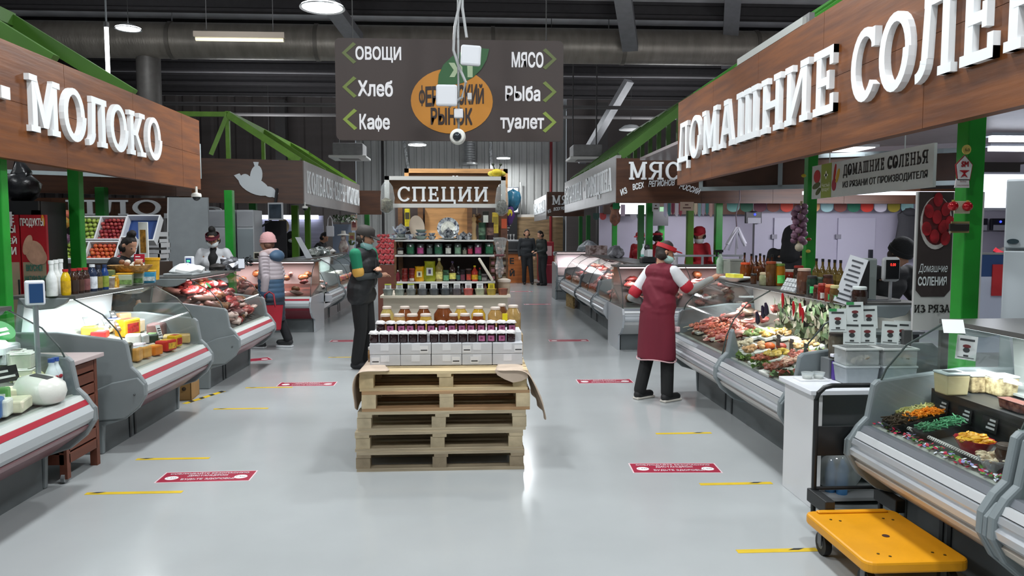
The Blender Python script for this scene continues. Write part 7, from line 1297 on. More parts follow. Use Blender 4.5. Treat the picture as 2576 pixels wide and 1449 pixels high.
# ================================================================ PEOPLE
SKIN = mat('b98a70', .55, trans=.1); SKIN2 = mat('a87a62', .55, trans=.1)
def fuse(o, vox, sm=4):
    r = o.modifiers.new('r', 'REMESH'); r.mode = 'VOXEL'; r.voxel_size = vox; r.use_smooth_shade = True
    s = o.modifiers.new('s', 'SMOOTH'); s.iterations = sm; s.factor = .5
    return o
def person(label, loc, hd, H=1.7, arms=None, feet=None, lean=0, headp=0, heady=0, top='222222', top2=None, sleeve='long', cuff=None, vest=None, pants='17181b', shoe='141414', sole=None, hair='2a211c', hairlen=0, hat=None, hatcol='222222', mask=None, maskdown=False, apron=None, coat=None, vox=.012, skin=None, fore=None, bun=False, hood=None, group=None, low=True, name='person', breadth=1.0, front=None):
    s = H / 1.7; skin = skin or SKIN
    t = thing(name, label, 'person', loc, hd, group, None)
    t.scale = (s, s, s)
    ML = rot('X', lean)   # torso bends forward about the hips, -y is forward
    hip = Vector((0, 0, .92))
    def TB(p): return hip + (ML @ (Vector(p) - hip))
    HC = TB((0, -.01, 1.59)); MH = T(*HC) @ rot('Z', heady) @ rot('X', lean * .5 + headp)
    def HD(p): return MH @ Vector(p)
    sw = .175 * breadth
    sh = {-1: TB((-sw, 0, 1.40)), 1: TB((sw, 0, 1.40))}
    arms = arms or {-1: ((-.25, .02, 1.12), (-.24, -.06, .88)), 1: ((.25, .02, 1.12), (.24, -.06, .88))}
    feet = feet or {-1: (-.1, 0, 0), 1: (.1, 0, 0)}
    b = MB()
    # head, neck
    b.cap(HD((0, .012, .02)), HD((0, -.006, .055)), .086, .08, fx=.92); b.cap(HD((0, -.03, -.05)), HD((0, -.035, .0)), .055, .066); b.cap(HD((0, -.055, -.075)), HD((0, -.045, -.05)), .03, .045)
    b.cap(HD((0, -.088, .02)), HD((0, -.112, -.018)), .008, .015); b.cap(HD((-.022, -.09, -.05)), HD((.022, -.09, -.05)), .009, .009)
    for e in (-1, 1): b.cap(HD((e * .085, .005, -.015)), HD((e * .088, .012, .025)), .012, .018)
    b.cap(TB((0, .01, 1.36)), HD((0, .015, -.05)), .062, .052)
    # core and limbs under the clothes
    b.cap(TB((0, 0, .95)), TB((0, 0, 1.3)), .085, .085, fx=1.1); b.cap(TB((-.13, 0, 1.36)), TB((.13, 0, 1.36)), .07, .07)
    kn = {}
    for e in (-1, 1):
        f = Vector(feet[e]); el, ha = Vector(arms[e][0]), Vector(arms[e][1])
        b.cap(sh[e], el, .05, .04); b.cap(el, ha, .038, .027)
        hp = Vector((e * .085, 0, .88)); k = (hp + f + Vector((0, 0, .1))) / 2 + Vector((0, -.03, 0)); kn[e] = k
        if low: b.cap(hp, k, .08, .055); b.cap(k, f + Vector((0, .02, .1)), .055, .04); b.cap(f + Vector((0, .03, .06)), f + Vector((0, -.1, .04)), .035, .03)
        # hand: palm, four unequal fingers bent at a knuckle, thumb from the palm's side
        d = (ha - el).normalized(); sd = d.cross(Vector((0, 0, 1)))
        sd = sd.normalized() if sd.length > .1 else Vector((0, 1, 0))
        nrm = sd.cross(d)
        b.cap(ha, ha + d * .06, .026, .03, fx=1.0); b.cap(ha + d * .05 - sd * .022, ha + d * .05 + sd * .022, .018, .018)
        for q, ln in enumerate((.062, .07, .064, .05)):
            r0 = ha + d * .07 + sd * (-.03 + .02 * q); m_ = r0 + d * ln * .55 - nrm * .008; b.cap(r0, m_, .009, .0085, 8); b.cap(m_, m_ + d * ln * .4 - nrm * .022, .0085, .0075, 8)
        th = ha + d * .02 + sd * e * .026; b.cap(th, th + d * .03 + sd * e * .022 - nrm * .008, .011, .01, 8); b.cap(th + d * .03 + sd * e * .022 - nrm * .008, th + d * .06 + sd * e * .022 - nrm * .016, .01, .008, 8)
    fuse(obj('body', b, skin, t), .0075 if vox < .011 else vox, 2)
    for e in (-1, 1):
        ey = obj('eye', MB().sph(HD((e * .033, -.078, .022)), .011, 8), mat('2a211d', .3), t)
    # garments
    def torso(r, z0=.9, z1=1.4, flare=0):
        g = MB(); w_ = breadth
        g.cap(TB((-.115 * w_, .0, z1 - .02)), TB((.115 * w_, .0, z1 - .02)), .075 + r, .075 + r); g.cap(TB((-.07 * w_, -.02, 1.25)), TB((.07 * w_, -.02, 1.25)), .115 + r, .115 + r); g.cap(TB((-.06 * w_, -.015, 1.08)), TB((.06 * w_, -.015, 1.08)), .11 + r + flare * .3, .11 + r + flare * .3)
        g.cap(TB((-.07 * w_, 0, z0 + .03)), TB((.07 * w_, 0, z0 + .03)), .115 + r + flare, .115 + r + flare); g.cap(TB((-.07 * w_, 0, z0 + .1)), TB((.07 * w_, 0, 1.2)), .12 + r, .12 + r)
        g.cap(TB((0, .01, 1.38)), TB((0, .012, 1.45)), .085 + r * .6, .064)
        return g
    g = torso(0)
    for e in (-1, 1):
        el, ha = Vector(arms[e][0]), Vector(arms[e][1])
        if sleeve == 'short': m_ = sh[e] + (el - sh[e]) * .75; g.cap(sh[e], m_, .072, .064)
        elif sleeve == 'long': g.cap(sh[e], el, .07, .056); g.cap(el, el + (ha - el) * .93, .054, .04)
    fuse(obj('shirt' if (vest or apron) else 'jacket', g, mat(top, .8, noise=.08, ns=6, bump=.25, bs=16), t), vox, 5)
    for e in (-1, 1):
        el, ha = Vector(arms[e][0]), Vector(arms[e][1])
        if cuff: m_ = sh[e] + (el - sh[e]) * .72; n_ = sh[e] + (el - sh[e]) * .82; obj('sleeve_cuff', MB().cap(m_, n_, .07, .069, 16), mat(cuff, .7), t, smooth=True)
        if fore: fuse(obj('undersleeve', MB().cap(sh[e] + (el - sh[e]) * .75, el, .05, .047).cap(el, el + (ha - el) * .94, .047, .036), mat(fore, .85, noise=.1, bump=.2), t), vox, 3)
    if front: fuse(obj('undershirt', MB().cap(TB((0, -.075, 1.08)), TB((0, -.075, 1.33)), .072, .078).cap(TB((0, -.03, 1.36)), TB((0, -.01, 1.44)), .07, .06), mat(front, .8), t), vox, 3)
    if vest:
        g = torso(.028, .87, 1.39)
        g.cap(TB((0, .03, 1.42)), TB((0, .03, 1.47)), .075, .07)
        fuse(obj('vest', g, mat(vest, .6, noise=.15, ns=8, bump=.4, bs=10), t), vox, 4)
        obj('vest_zip', MB().bar(TB((0, -.165, 1.0)), TB((0, -.16, 1.36)), .012, .008), mat('4a4c50', .4), t)
        obj('shirt_collar', MB().tube([TB((.06, -.06, 1.43)), TB((.075, 0, 1.46)), TB((0, .075, 1.47)), TB((-.075, 0, 1.46)), TB((-.06, -.06, 1.43))], .02, 8), mat(top, .8), t, smooth=True)
    if apron:
        g = torso(.03, .94, 1.4, .0)
        g.lathe([(.01, .45), (.245, .45), (.245, .5), (.235, .7), (.22, .9), (.2, 1.02), (.01, 1.05)], n=28, sy=.68)
        o = fuse(obj('apron', g, mat(apron, .8, noise=.08, ns=5, bump=.3, bs=12, stretch=(1, 1, .3)), t), vox, 4)
        b2 = MB(); n = 28; prev = []
        ring = [(math.cos(2 * PI * i / n) * .248, math.sin(2 * PI * i / n) * .17, .447 + .012 * math.cos(3 * 2 * PI * i / n)) for i in range(n + 1)]
        obj('apron_hem', MB().tube(ring, .007, 6), mat('d0a8ac', .7), t, smooth=True)
        obj('apron_pocket', MB().cb((-.2, -.1, .78), (.06, .05, .06)), mat('d9b9bd', .7), t, bevel=.01)
    if coat:
        # quilted knee-length coat in two colour blocks: rows of stuffed ribs
        def ribs(z0, z1, r0, r1, n, cx=0):
            pr = []; k = n * 6
            for i in range(k + 1): f = i / k; pr.append(((r0 + (r1 - r0) * f) * (1 + .035 * abs(math.sin(PI * f * n))), z0 + (z1 - z0) * f))
            return pr
        obj('coat_lower', MB().lathe(ribs(.42, .78, .23, .225, 5), n=28, sy=.82), mat(coat[2], .5, noise=.1), t, smooth=True)
        obj('coat_middle', MB().lathe(ribs(.775, 1.06, .228, .215, 4), n=28, sy=.82), mat(coat[1], .5, noise=.1), t, smooth=True)
        obj('coat_upper', MB().lathe(ribs(1.055, 1.42, .218, .15, 6) + [(.09, 1.47)], n=28, sy=.85), mat(coat[0], .5, noise=.06), t, smooth=True)
        for e in (-1, 1):
            el, ha = Vector(arms[e][0]), Vector(arms[e][1]); pts = [sh[e].lerp(el, f) for f in (0, .17, .33, .5, .67, .83)] + [el.lerp(ha, f) for f in (0, .2, .4, .6, .8)]
            obj('sleeve', MB().tube([p for q in pts for p in (q, q + (ha - sh[e]).normalized() * .03)], [v for i in range(len(pts)) for v in (.088 - .003 * i, .078 - .003 * i)], 14), mat(coat[0], .5, noise=.06), t, smooth=True)
            obj('sleeve_cuff', MB().cap(el.lerp(ha, .8), el.lerp(ha, .97), .058, .055, 14), mat(coat[1], .5), t, smooth=True)
        obj('hood', MB().sph((0, .1, 1.4), .14, 16, 1.2, .75, .7), mat(coat[1], .6), t, smooth=True)
        obj('scarf', MB().tube([(.1, -.08, 1.43), (.11, .03, 1.46), (0, .1, 1.47), (-.11, .03, 1.46), (-.1, -.08, 1.43), (0, -.13, 1.42), (.1, -.08, 1.43)], .05, 10), mat('b9a3a2', .9, bump=.4, bs=30), t, smooth=True)
    if low:
        g = MB(); g.cap((-.06, 0, .9), (.06, 0, .9), .125, .125)
        for e in (-1, 1):
            f = Vector(feet[e]); g.cap((e * .085, 0, .86), kn[e], .105, .078); g.cap(kn[e], f + Vector((0, .02, .1)), .076, .068)
        fuse(obj('trousers', g, mat(pants, .85, noise=.1, ns=5, bump=.3, bs=12), t), vox, 4)
        for e in (-1, 1):
            f = Vector(feet[e]); g = MB(); g.cap(f + Vector((0, .05, .05)), f + Vector((0, -.13, .045)), .048, .042); g.cap(f + Vector((0, .04, .05)), f + Vector((0, .03, .11)), .05, .05)
            o = fuse(obj('shoe', g, mat(shoe, .55), t), .012, 2)
            if sole: obj('shoe_sole', MB().box(f.x - .045, f.x + .045, f.y - .17, f.y + .09, 0, .028), mat(sole, .6), t, bevel=.012)
    # hair and headwear
    if hair:
        g = MB(); g.cap(HD((0, .025, .035)), HD((0, .01, .07)), .092, .084, fx=.95); g.cap(HD((-.05, .03, -.02)), HD((.05, .03, -.02)), .06, .06)
        if hairlen: g.cap(HD((0, .06, 0)), HD((0, .07, -.05 - hairlen)), .075, .05)
        if bun: g.cap(HD((0, .03, .16)), HD((0, .02, .18)), .055, .05)
        fuse(obj('hair', g, mat(hair, .7, noise=.2, ns=20, bump=.5, bs=40), t), .011, 2)
    if hat in ('cap', 'visor'):
        z = .075 if hat == 'cap' else .055
        if hat == 'cap': obj('cap_crown', MB().lathe([(.104, .03), (.106, .06), (.095, .12), (.05, .15), (.001, .152)], n=22, sy=1.08).xf(MH @ T(0, .008, 0)), mat(hatcol, .75, noise=.1), t, smooth=True)
        else: obj('visor_band', MB().lathe([(.1, .05), (.106, .055), (.102, .1), (.096, .1)], n=24, sy=1.08, cap=False).xf(MH @ T(0, .008, 0)), mat(hatcol, .6), t, smooth=True)
        pr = [(.085 * math.cos(a), -.07 + .11 * math.sin(a)) for a in [PI + PI * i / 12 for i in range(13)]]
        obj('brim', MB().prism(pr, .04, .05, 'z').xf(MH @ rot('X', .25 if hat == 'cap' else -.05) @ T(0, -.0, .022)), mat(hatcol, .6), t, smooth=.6)
    if hat == 'beanie':
        obj('knit_hat', MB().lathe([(.1, .0), (.108, .02), (.108, .05), (.1, .1), (.06, .15), (.001, .165)], n=24, sy=1.1).xf(MH @ T(0, .012, .015)), mat(hatcol, .9, bump=.6, bs=60), t, smooth=True)
        obj('hat_cuff', MB().lathe([(.106, -.005), (.116, .0), (.116, .045), (.106, .05)], n=24, sy=1.1, cap=False).xf(MH @ T(0, .012, .015)), mat(hatcol, .9, noise=.1), t, smooth=True)
    if hood: fuse(obj('hood', MB().cap(HD((0, .03, -.04)), HD((0, .01, .06)), .125, .115).cap(HD((0, .04, -.1)), TB((0, .03, 1.36)), .12, .13), mat(hood, .85), t), .014, 3)
    if mask:
        z = -.085 if maskdown else -.04; obj('face_mask', MB().lathe([(.05, -.045), (.078, -.02), (.08, .02), (.066, .035)], n=20, cap=False).xf(MH @ T(0, -.038, z)), mat(mask, .8), t, smooth=True)
        for e in (-1, 1): obj('mask_strap', MB().tube([HD((e * .078, -.05, z)), HD((e * .092, .01, 0))], .003, 5), mat('e0e6e6', .8), t)
    return t
# the man with folded arms by the kiosk
person('man in black vest over green polo and dark cap standing with folded arms', (-1.36, 9.55, 0), 1.3, 1.76, {-1: ((-.24, -.07, 1.13), (.04, -.235, 1.14)), 1: ((.24, -.08, 1.14), (-.1, -.25, 1.21))}, {-1: (-.1, .02, 0), 1: (.11, -.03, 0)}, lean=.06, headp=.25, top='117a58', sleeve='short', cuff='d0a048', fore='3a3f40', vest='17191c', pants='131415', shoe='15161a', hair='3a332d', hat='cap', hatcol='34302e', mask='9fd0cf', maskdown=True, vox=.01, breadth=1.4)
# the seller in the burgundy apron
person('woman seller in burgundy apron, white blouse and red visor reaching over the glass', (1.9, 7.58, 0), 2.1, 1.6, {-1: ((-.29, -.2, 1.2), (-.34, -.48, 1.32)), 1: ((.28, .12, 1.1), (.25, -.14, 1.02))}, {-1: (-.17, -.02, 0), 1: (.1, .12, 0)}, lean=.14, headp=.3, heady=-.55, top='d9dade', sleeve='short', cuff='b01f30', fore='8f9290', apron='6a1228', pants='131415', shoe='1a1a1c', sole='c9c4bb', hair='241a16', hat='visor', hatcol='b01624', mask='a9cfc9', vox=.01)
# the walking customer
wp = person('woman in pink knit hat and quilted grey and blue coat walking past the meat case', (-2.95, 11.35, 0), -1.75, 1.66, {-1: ((-.27, .05, 1.1), (-.25, -.08, .84)), 1: ((.27, .04, 1.1), (.25, -.0, .83))}, {-1: (-.08, .2, .03), 1: (.08, -.16, 0)}, lean=.05, top='b3a8ac', coat=('aaa0a5', '3f5a74', '27313e'), pants='16181c', shoe='2b2c2e', sole='c9ccd0', hair='6a4a3a', hat='beanie', hatcol='c99a9a', vox=.012)
t = thing('shopping_bag', 'bright red shopping bag carried by the woman in the pink hat', 'bag', (-2.9, 11.05, .3), .2); b = MB().add([(-.15, -.06, 0), (.15, -.06, 0), (.15, .06, 0), (-.15, .06, 0), (-.19, -.05, .36), (.19, -.05, .36), (.19, .05, .36), (-.19, .05, .36)], [(0, 3, 2, 1), (0, 1, 5, 4), (1, 2, 6, 5), (2, 3, 7, 6), (3, 0, 4, 7)]); obj('bag_body', b, mat('9e1428', .5, noise=.12, ns=5, bump=.4, bs=9), t, bevel=.02)
for y in (-.05, .05): obj('handle', MB().tube([(-.08, y, .35), (-.06, y * .5, .52), (0, 0, .56), (.06, y * .5, .52), (.08, y, .35)], .011, 8), mat('8a1224', .5), t, smooth=True)
# behind the counters
person('woman butcher in white coat, maroon visor and mask bending over the meat counter', (-3.98, 12.05, 0), .12, 1.72, {-1: ((-.3, -.05, 1.14), (-.08, -.3, 1.1)), 1: ((.3, -.05, 1.14), (.08, -.3, 1.1))}, lean=.2, headp=.35, top='d4d6da', sleeve='short', fore='1b1b1d', front='1b1b1d', pants='222222', hair='15120f', bun=True, hat='visor', hatcol='5a1c2c', mask='d3dadb', vox=.014)
person('dark haired seller in black shirt with pink apron straps behind the egg basket', (-4.35, 9.6, 0), 1.2, 1.66, lean=.25, headp=.35, top='19191b', hair='1d1713', bun=True, vox=.016, low=False)
person('seller in black hooded jacket and white mask behind the walking woman', (PX(733, 17.7), 17.7, 0), .3, 1.7, lean=.15, top='141417', hair=None, hood='141417', mask='d0d4d4', vox=.016, low=False)
person('seller with black hair bending beside the hanging white bag', (-3.85, 19.0, 0), 1.4, 1.75, lean=.35, headp=.4, top='17171b', hair='141212', vox=.016, low=False)
person('man seller in red shirt and red cap behind the olive post', (PX(1757, 13.35), 13.35, 0), .55, 1.78, {-1: ((-.27, 0, 1.12), (-.12, -.24, 1.05)), 1: ((.27, 0, 1.12), (.12, -.24, 1.05))}, heady=-1.0, headp=.15, top='a3121f', sleeve='long', hair='241a15', hat='cap', hatcol='b3142a', mask='d3d8d8', maskdown=True, vox=.014, breadth=1.1, low=False)
person('woman seller in red cap bending low over the corner meat case', (PX(1640, 14.0), 14.0, 0), -.5, 1.45, lean=.5, headp=.2, top='a3121f', hair='2a1c16', hat='cap', hatcol='c01426', mask='d9b9b0', vox=.016, low=False)
person('seller in red seen from behind with a red visor near the middle posts', (3.95, 15.8, 0), 2.8, 1.72, lean=.1, top='96121f', hair='1f1815', hat='visor', hatcol='b3142a', vox=.016, low=False)
person('seller in red cap mostly hidden behind the green post', (3.9, 17.2, 0), -.8, 1.7, top='96121f', hair='1f1815', hat='cap', hatcol='a3121f', vox=.016, low=False)
person('person in black hooded coat bending behind the amber bottles', (4.05, 9.4, 0), 2.6, 1.78, lean=.3, top='141418', hair=None, hood='141418', vox=.016, low=False, breadth=1.2)
person('man in black beanie and black jacket bending over behind the long white notice', (4.05, 7.3, 0), .3, 1.66, {-1: ((-.42, -.1, 1.25), (-.5, -.3, 1.1)), 1: ((.3, -.1, 1.15), (.2, -.3, 1.05))}, lean=.4, headp=.35, top='17171a', hair='2a1c16', hat='beanie', hatcol='17181b', vox=.014, low=False, breadth=1.15)
person('woman in red visor bending down behind the blue and red flag', (5.55, 8.1, 0), .9, 1.58, lean=.45, headp=.3, top='a3121f', hair='2a1c1a', hat='visor', hatcol='b3142a', vox=.016, low=False)
# the two men at the far end
person('man in black jacket standing by the far café counter facing this way', (1.88, 25.1, 0), .05, 1.8, lean=.02, headp=.15, top='212428', hair='201a17', pants='17181b', vox=.018, breadth=1.1, feet={-1: (-.08, .0, 0), 1: (.16, -.05, 0)})
person('man in dark green jacket turned towards the other man by the café', (2.36, 24.5, 0), -1.1, 1.76, lean=.12, headp=.35, top='1f2422', hair='201a17', pants='17181b', vox=.018, breadth=1.1, arms={-1: ((-.25, -.05, 1.12), (-.1, -.28, 1.08)), 1: ((.25, -.05, 1.12), (.1, -.28, 1.05))})

# ================================================================ FLOOR MARKS, CABINETS, TROLLEY
def sticker(x, y, rz, lab, full=True):
    t = thing('floor_sticker', lab, 'floor sticker', (x, y, .0005), rz, 'red distance floor stickers')
    obj('border', MB().box(-.32, .32, -.115, .115, 0, .001), mat('d9c4c8', .5), t); obj('sheet', MB().box(-.31, .31, -.105, .105, .001, .0015), mat('9c1436', .4), t)
    if full:
        for body, z, wd in (('СОБЛЮДАЙТЕ БЕЗОПАСНУЮ', .05, .54), ('ДИСТАНЦИЮ!!!', .0, .27), ('БУДЬТЕ ЗДОРОВЫ!', -.075, .36)):
            obj('lettering', text(MB(), body, (-wd / 2 + (.0 if wd != .36 else .02), z, .0016), (1, 0, 0), (0, 1, 0), wd, .036, bold=.02, lift=.0004), mat('e6d5da', .5), t)
    for x2 in (-.235, .235):
        obj('white_oval', MB().lathe([(.05, .0016), (.05, .0022)], (x2, -.02, 0), 22, sx=.9, sy=.8), mat('e8e6e6', .5), t)
        if full: obj('print', text(MB(), '1,5м', (x2 - .03, -.03, .0023), (1, 0, 0), (0, 1, 0), .06, .02, lift=.0004), mat('332a2c', .5), t)
for x, y, rz, lab, fu in ((-1.845, 5.29, .02, 'red floor sticker before the pallets on the dairy side', True), (1.475, 5.3, -.05, 'red floor sticker on the aisle floor on the trolley side of the pallets', True), (-1.845, 8.55, .0, 'red floor sticker on the dairy side, second along the aisle', True), (1.54, 8.53, 0, 'red floor sticker behind the apron seller\'s side, second along the aisle', True),
                          (1.56, 11.85, 0, 'red floor sticker on the meat side, third along the aisle', False), (-1.9, 12.0, 0, 'red floor sticker on the dairy side, third along the aisle', False), (-3.0, 10.2, .5, 'red floor sticker peeping out beside the meat case end', False), (1.6, 18, 0, 'faint red floor sticker farther down the meat side', False), (1.5, 22, 0, 'faintest red floor sticker near the café', False)):
    sticker(x, y, rz, lab, fu)
TAPE = mat('d3b21c', .5, noise=.08, ns=6)
for x0, x1, y, lab in ((-2.52, -1.98, 5.735, 'yellow tape strip just behind the dairy side sticker'), (-2.52, -1.9, 4.98, 'yellow tape strip just before the dairy side sticker'), (-2.49, -1.97, 7.37, 'yellow tape strip beside the cheese case end'), (-2.48, -1.97, 8.38, 'yellow tape strip short of the second dairy sticker'), (-1.95, -1.4, 10.4, 'faint yellow tape strip near the man in the vest'),
                       (1.55, 2.05, 4.94, 'yellow tape strip between sticker and white cabinet'), (1.57, 2.05, 6.24, 'yellow tape strip in front of the shashlik case'), (1.42, 1.86, 3.86, 'yellow tape strip running under the trolley wheel')):
    t = thing('floor_tape', lab, 'tape', (x0, y, .0004), 0, 'yellow floor tape strips'); obj('strip', MB().box(0, x1 - x0, -.022, .022, 0, .0012), TAPE, t); e = .1 if x0 < 0 else (x1 - x0 - .08)
    obj('black_band', MB().add([(e - .08, .0, .0016), (e - .02, 0, .0016), (e + .02, .022, .0016), (e - .04, .022, .0016)], [(0, 1, 2, 3)]), mat('20201c', .5), t)
t = thing('floor_tape', 'yellow and black tape on the floor before the cardboard box', 'tape', (-2.86, 7.62, .0005), 1.25); obj('strip', MB().box(0, .62, -.03, .03, 0, .0012), TAPE, t)
for i in range(4): obj('black_band', MB().add([(.06 + .16 * i, -.03, .0016), (.12 + .16 * i, -.03, .0016), (.15 + .16 * i, .03, .0016), (.09 + .16 * i, .03, .0016)], [(0, 1, 2, 3)]), mat('20201c', .5), t)
# slatted wheeled cabinet
t = thing('slatted_cabinet', 'reddish brown slatted wooden cabinet on castors between the dairy cases', 'cabinet', (-2.74, 5.19, 0)); W1 = mat('6e3d2c', .55, noise=.15, ns=5, stretch=(1, .3, 3))
for z in [.13 + .083 * i for i in range(8)]: obj('slat', MB().box(-.02, 0, .03, .42, z, z + .07), W1, t, bevel=.004); 
for z in [.13 + .083 * i for i in range(8)]: obj('end_slat', MB().box(-.55, -.02, .0, .02, z, z + .07), W1, t)
for x, y in ((-.03, .0), (-.03, .41), (-.55, 0), (-.55, .41)): obj('leg', MB().box(x - .02, x + .03, y, y + .045, .03 if y == 0 else 0, .8), W1, t)
obj('back_lining', MB().box(-.53, -.03, .04, .41, .12, .79), mat('2a1814', .8), t)
obj('top_board', MB().box(-.62, .05, -.03, .47, .8, .83), mat('b9a9a8', .35, noise=.05), t, bevel=.004)
for x in (-.03, -.55): obj('castor', MB().tube([(x - .012, .02, .035), (x + .012, .02, .035)], .035, 14), mat('8a8d8f', .4, .3), t)
# white open cabinet
t = thing('open_cabinet', 'white open backed cabinet between the salad and shashlik cases', 'cabinet', (2.1, 4.47, 0)); WC = mat('dcdddf', .4); 
obj('side_panel', MB().box(0, .03, 0, .42, 0, .715), WC, t, bevel=.003); obj('side_panel', MB().box(.95, .98, 0, .42, 0, .715), WC, t); obj('top_board', MB().box(-.035, 1.25, -.04, .44, .715, .745), mat('e4e6ec', .25), t, bevel=.004)
obj('shelf', MB().box(.03, .95, .05, .42, .38, .4), mat('8f9093', .5), t); obj('back_panel', MB().box(.03, .95, .4, .42, .0, .715), mat('6f7175', .5), t); obj('front_rail', MB().box(.03, .06, 0, .03, 0, .715), WC, t); obj('inner_panel', MB().box(.06, .95, .3, .32, .4, .715), mat('85878a', .5), t); obj('bottom_board', MB().box(.03, .95, .02, .4, .03, .05), mat('9a9b9d', .5), t)
t = thing('water_bag', 'clear bag of blue water bottles inside the white cabinet', 'bag', (2.35, 4.62, .05)); b = MB().sph((0, 0, .15), .17, 14, .9, .7, .88); b.jitter(.012, 3); obj('film', b, TUBP, t, smooth=True)
for x, y in ((-.05, 0), (.04, .02), (0, -.05)): obj('bottle_body', MB().lathe([(.034, 0), (.036, .14), (.015, .2), (.014, .22)], (x, y, .0), 12), mat('3f7ab0', .2, noise=.2), t, smooth=True)
# things standing on the white cabinet
ZC = .746
def onZ(px, py): return FL(px, py, ZC)
for i, (px, lab) in enumerate(((2152, 'inner'), (2246, 'outer'))):
    p = onZ(px, 962); tub('grey lower tub of the %s stack on the white cabinet' % lab, p, .22, .17, .12, '8f979c', 'a9b0b3', 'grey tubs on the white cabinet')
    t = thing('food_tub', 'clear tub of dried mushrooms on the %s grey tub' % lab, 'tub', p + Vector((0, 0, .121)), 0, 'clear tubs on the white cabinet'); obj('tub_body', MB().box(-.11, .11, -.08, .08, 0, .11), TUBP, t, bevel=.01); b = MB(); q = random.Random(i)
    for j in range(24): b.sph((q.uniform(-.085, .085), q.uniform(-.06, .06), .02 + q.uniform(0, .06)), .022, 6)
    b.jitter(.006, i); o = obj('mushrooms', b, mat('6a6050', .7, noise=.5, ns=30, h2='a39a88'), t); o['kind'] = 'stuff'; obj('rim', MB().box(-.116, .116, -.088, .088, .1, .11), mat('c9ccca', .4), t)
for i, (px, py, dy) in enumerate(((2108, 830, .0), (2152, 812, .12), (2187, 822, .12), (2143, 862, -.02), (2182, 862, -.02), (2238, 862, -.02), (2268, 860, .05))):
    y = 4.72 + dy; p = AY(px, py, y); card_lab = ('first of the upper cards, over the loose jar', 'tallest in the middle, with a green corner', 'last of the upper cards', 'first of the lower cards', 'second of the lower cards', 'third of the lower cards', 'last of the lower cards half behind glass')[i]
    adcard('white ornamented price card on the tubs, ' + card_lab, p + Vector((0, 0, -.012)), .105, .15, (-.08, rnd.uniform(-.05, .05), -.25), '2f8a4a' if i < 2 else None)
t = thing('pickle_jar', 'clear jar of dried mushrooms behind the first ornamented card', 'jar', AY(2105, 900, 4.85)); jar_parts(t, .055, .17, '5a5448', '2f2a26', .02, .9)
tag(obj('stand_block', MB().box(-.08, .08, -.06, .06, ZC - AY(2105, 900, 4.85).z, -.001), mat('6a6e70', .5), None, AY(2105, 900, 4.85)), 'grey block under the jar on the white cabinet', 'block')
p = onZ(2100, 955); t = thing('spray_bottle', 'white and purple trigger bottle standing on the white cabinet', 'bottle', p); obj('bottle_body', MB().box(-.018, .018, -.02, .02, 0, .12), mat('4a2f8a', .4), t, bevel=.006); obj('grip', MB().box(.0, .03, -.018, .018, .01, .17).box(-.03, .03, -.018, .018, .15, .17), mat('e0e0ea', .4), t, bevel=.005)
p = onZ(2042, 955); t = thing('sample_tray', 'white board with two clear sample cups on the cabinet', 'tray', p); obj('board', MB().box(-.1, .09, -.06, .06, 0, .008), mat('e4e5e6', .4), t)
for x in (-.03, .045): o = obj('cup', MB().lathe([(.03, .01), (.04, .05), (.039, .05), (.029, .012)], (x, 0, 0), 16, cap=False), TUBP, t, smooth=True); obj('sample', MB().lathe([(.028, .01), (.03, .025), (.001, .03)], (x, 0, 0), 12), mat('dcd6cc', .7, noise=.1), t)
# platform trolley
t = thing('platform_trolley', 'yellow platform trolley with black fold-down handle beside the salad case', 'trolley', (0, 0, 0)); YEL = mat('e09a12', .4, noise=.08, ns=4); BLK = mat('17191b', .35)
pr = []; x0, x1, y0, y1, r = 1.81, 2.315, 3.27, 3.93, .05
for cx, cy, a0 in ((x1 - r, y1 - r, 0), (x0 + r, y1 - r, 90), (x0 + r, y0 + r, 180), (x1 - r, y0 + r, 270)):
    for k_ in range(5): a = math.radians(a0 + 22.5 * k_); pr.append((cx + r * math.cos(a), cy + r * math.sin(a)))
obj('deck', MB().prism(pr, .135, .19, 'z'), YEL, t, bevel=.012)
obj('deck_ridge', MB().box(x0 + .06, x1 - .06, y1 - .055, y1 - .02, .19, .202), YEL, t, bevel=.006)
for x, y in ((1.88, 3.3), (1.92, 3.27), (2.14, 3.3), (2.18, 3.27), (1.86, 3.72), (1.9, 3.7), (2.14, 3.72), (2.18, 3.7)): obj('rivet', MB().lathe([(.007, .19), (.007, .1925)], (x * 1.02, y * 1.02, 0), 8), mat('4a3a12', .4), t)
obj('centre_hole', MB().lathe([(.018, .1905), (.018, .192)], (2.07, 3.57, 0), 14), mat('3a1c14', .6), t)
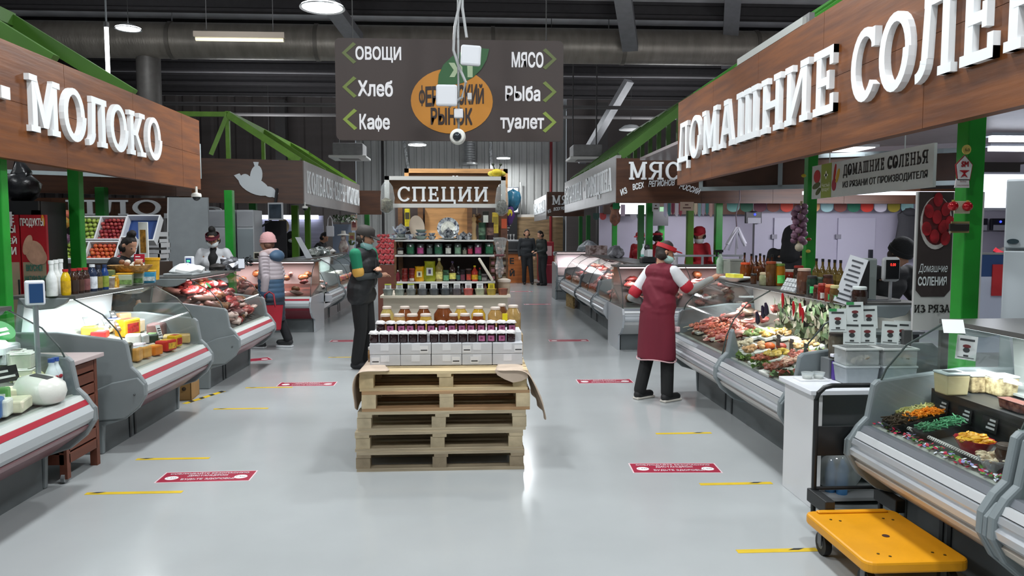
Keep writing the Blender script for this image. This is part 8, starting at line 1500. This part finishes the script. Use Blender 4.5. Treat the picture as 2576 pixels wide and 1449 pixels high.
for x in (1.865, 2.26):
    for y in (3.36, 3.8):
        w_ = obj('wheel', MB().tube([(x - .017, y, .06), (x + .017, y, .06)], .06, 20), mat('1a1a1b', .6), t, smooth=True); obj('wheel_hub', MB().tube([(x - .019, y, .06), (x + .019, y, .06)], .028, 14), mat('55585a', .4), w_); obj('fork', MB().box(x - .025, x - .02, y - .02, y + .02, .055, .14).box(x + .02, x + .025, y - .02, y + .02, .055, .14), mat('6a6c6e', .4, .5), t)
hy = 4.11; hl, hr = 1.95, 2.345
obj('handle', MB().tube([(hl, hy, .1), (hl, hy, .76), (hl + .012, hy, .8), (hl + .045, hy, .832), (hl + .09, hy, .842), (hr - .09, hy, .842), (hr - .045, hy, .832), (hr - .012, hy, .8), (hr, hy, .76), (hr, hy, .1)], .014, 10), BLK, t, smooth=True)
obj('handle_panel', MB().box(hl, hr, hy - .006, hy + .006, .44, .61), BLK, t, bevel=.004)
obj('cross_bar', MB().tube([(hl, hy, .25), (hr, hy, .25)], .011, 8), BLK, t)
for x in (hl, hr): obj('hinge_bracket', MB().box(x - .028, x + .028, hy - .2, hy + .03, .17, .245), mat('202224', .5), t, bevel=.006)
# cardboard box and chipboard offcut
t = thing('cardboard_box', 'open cardboard box on the floor between cheese and meat cases', 'box', (-2.97, 7.92, 0), .1); CB = mat('a07a4a', .8, noise=.08)
for q in ((-.11, .11, -.16, -.15), (-.11, .11, .15, .16), (-.11, -.1, -.16, .16), (.1, .11, -.16, .16)): obj('side', MB().box(*q, 0, .2), CB, t)
obj('base', MB().box(-.11, .11, -.16, .16, 0, .006), CB, t); obj('hand_hole', MB().cap((.04, -.162, .12), (.041, -.16, .12), .02, .02, 10), mat('3a2c1c', .8), t); obj('flap', MB().box(-.11, .0, -.165, -.155, .2, .25), CB, t)
tag(obj('chipboard_panel', MB().box(-.02, .02, -.35, .35, 0, .3), mat('8f7648', .85, noise=.5, ns=30), None, (2.3, 17.25, 0), rz=.1), 'chipboard panel leaning under the pink-lit cases along the aisle', 'board')
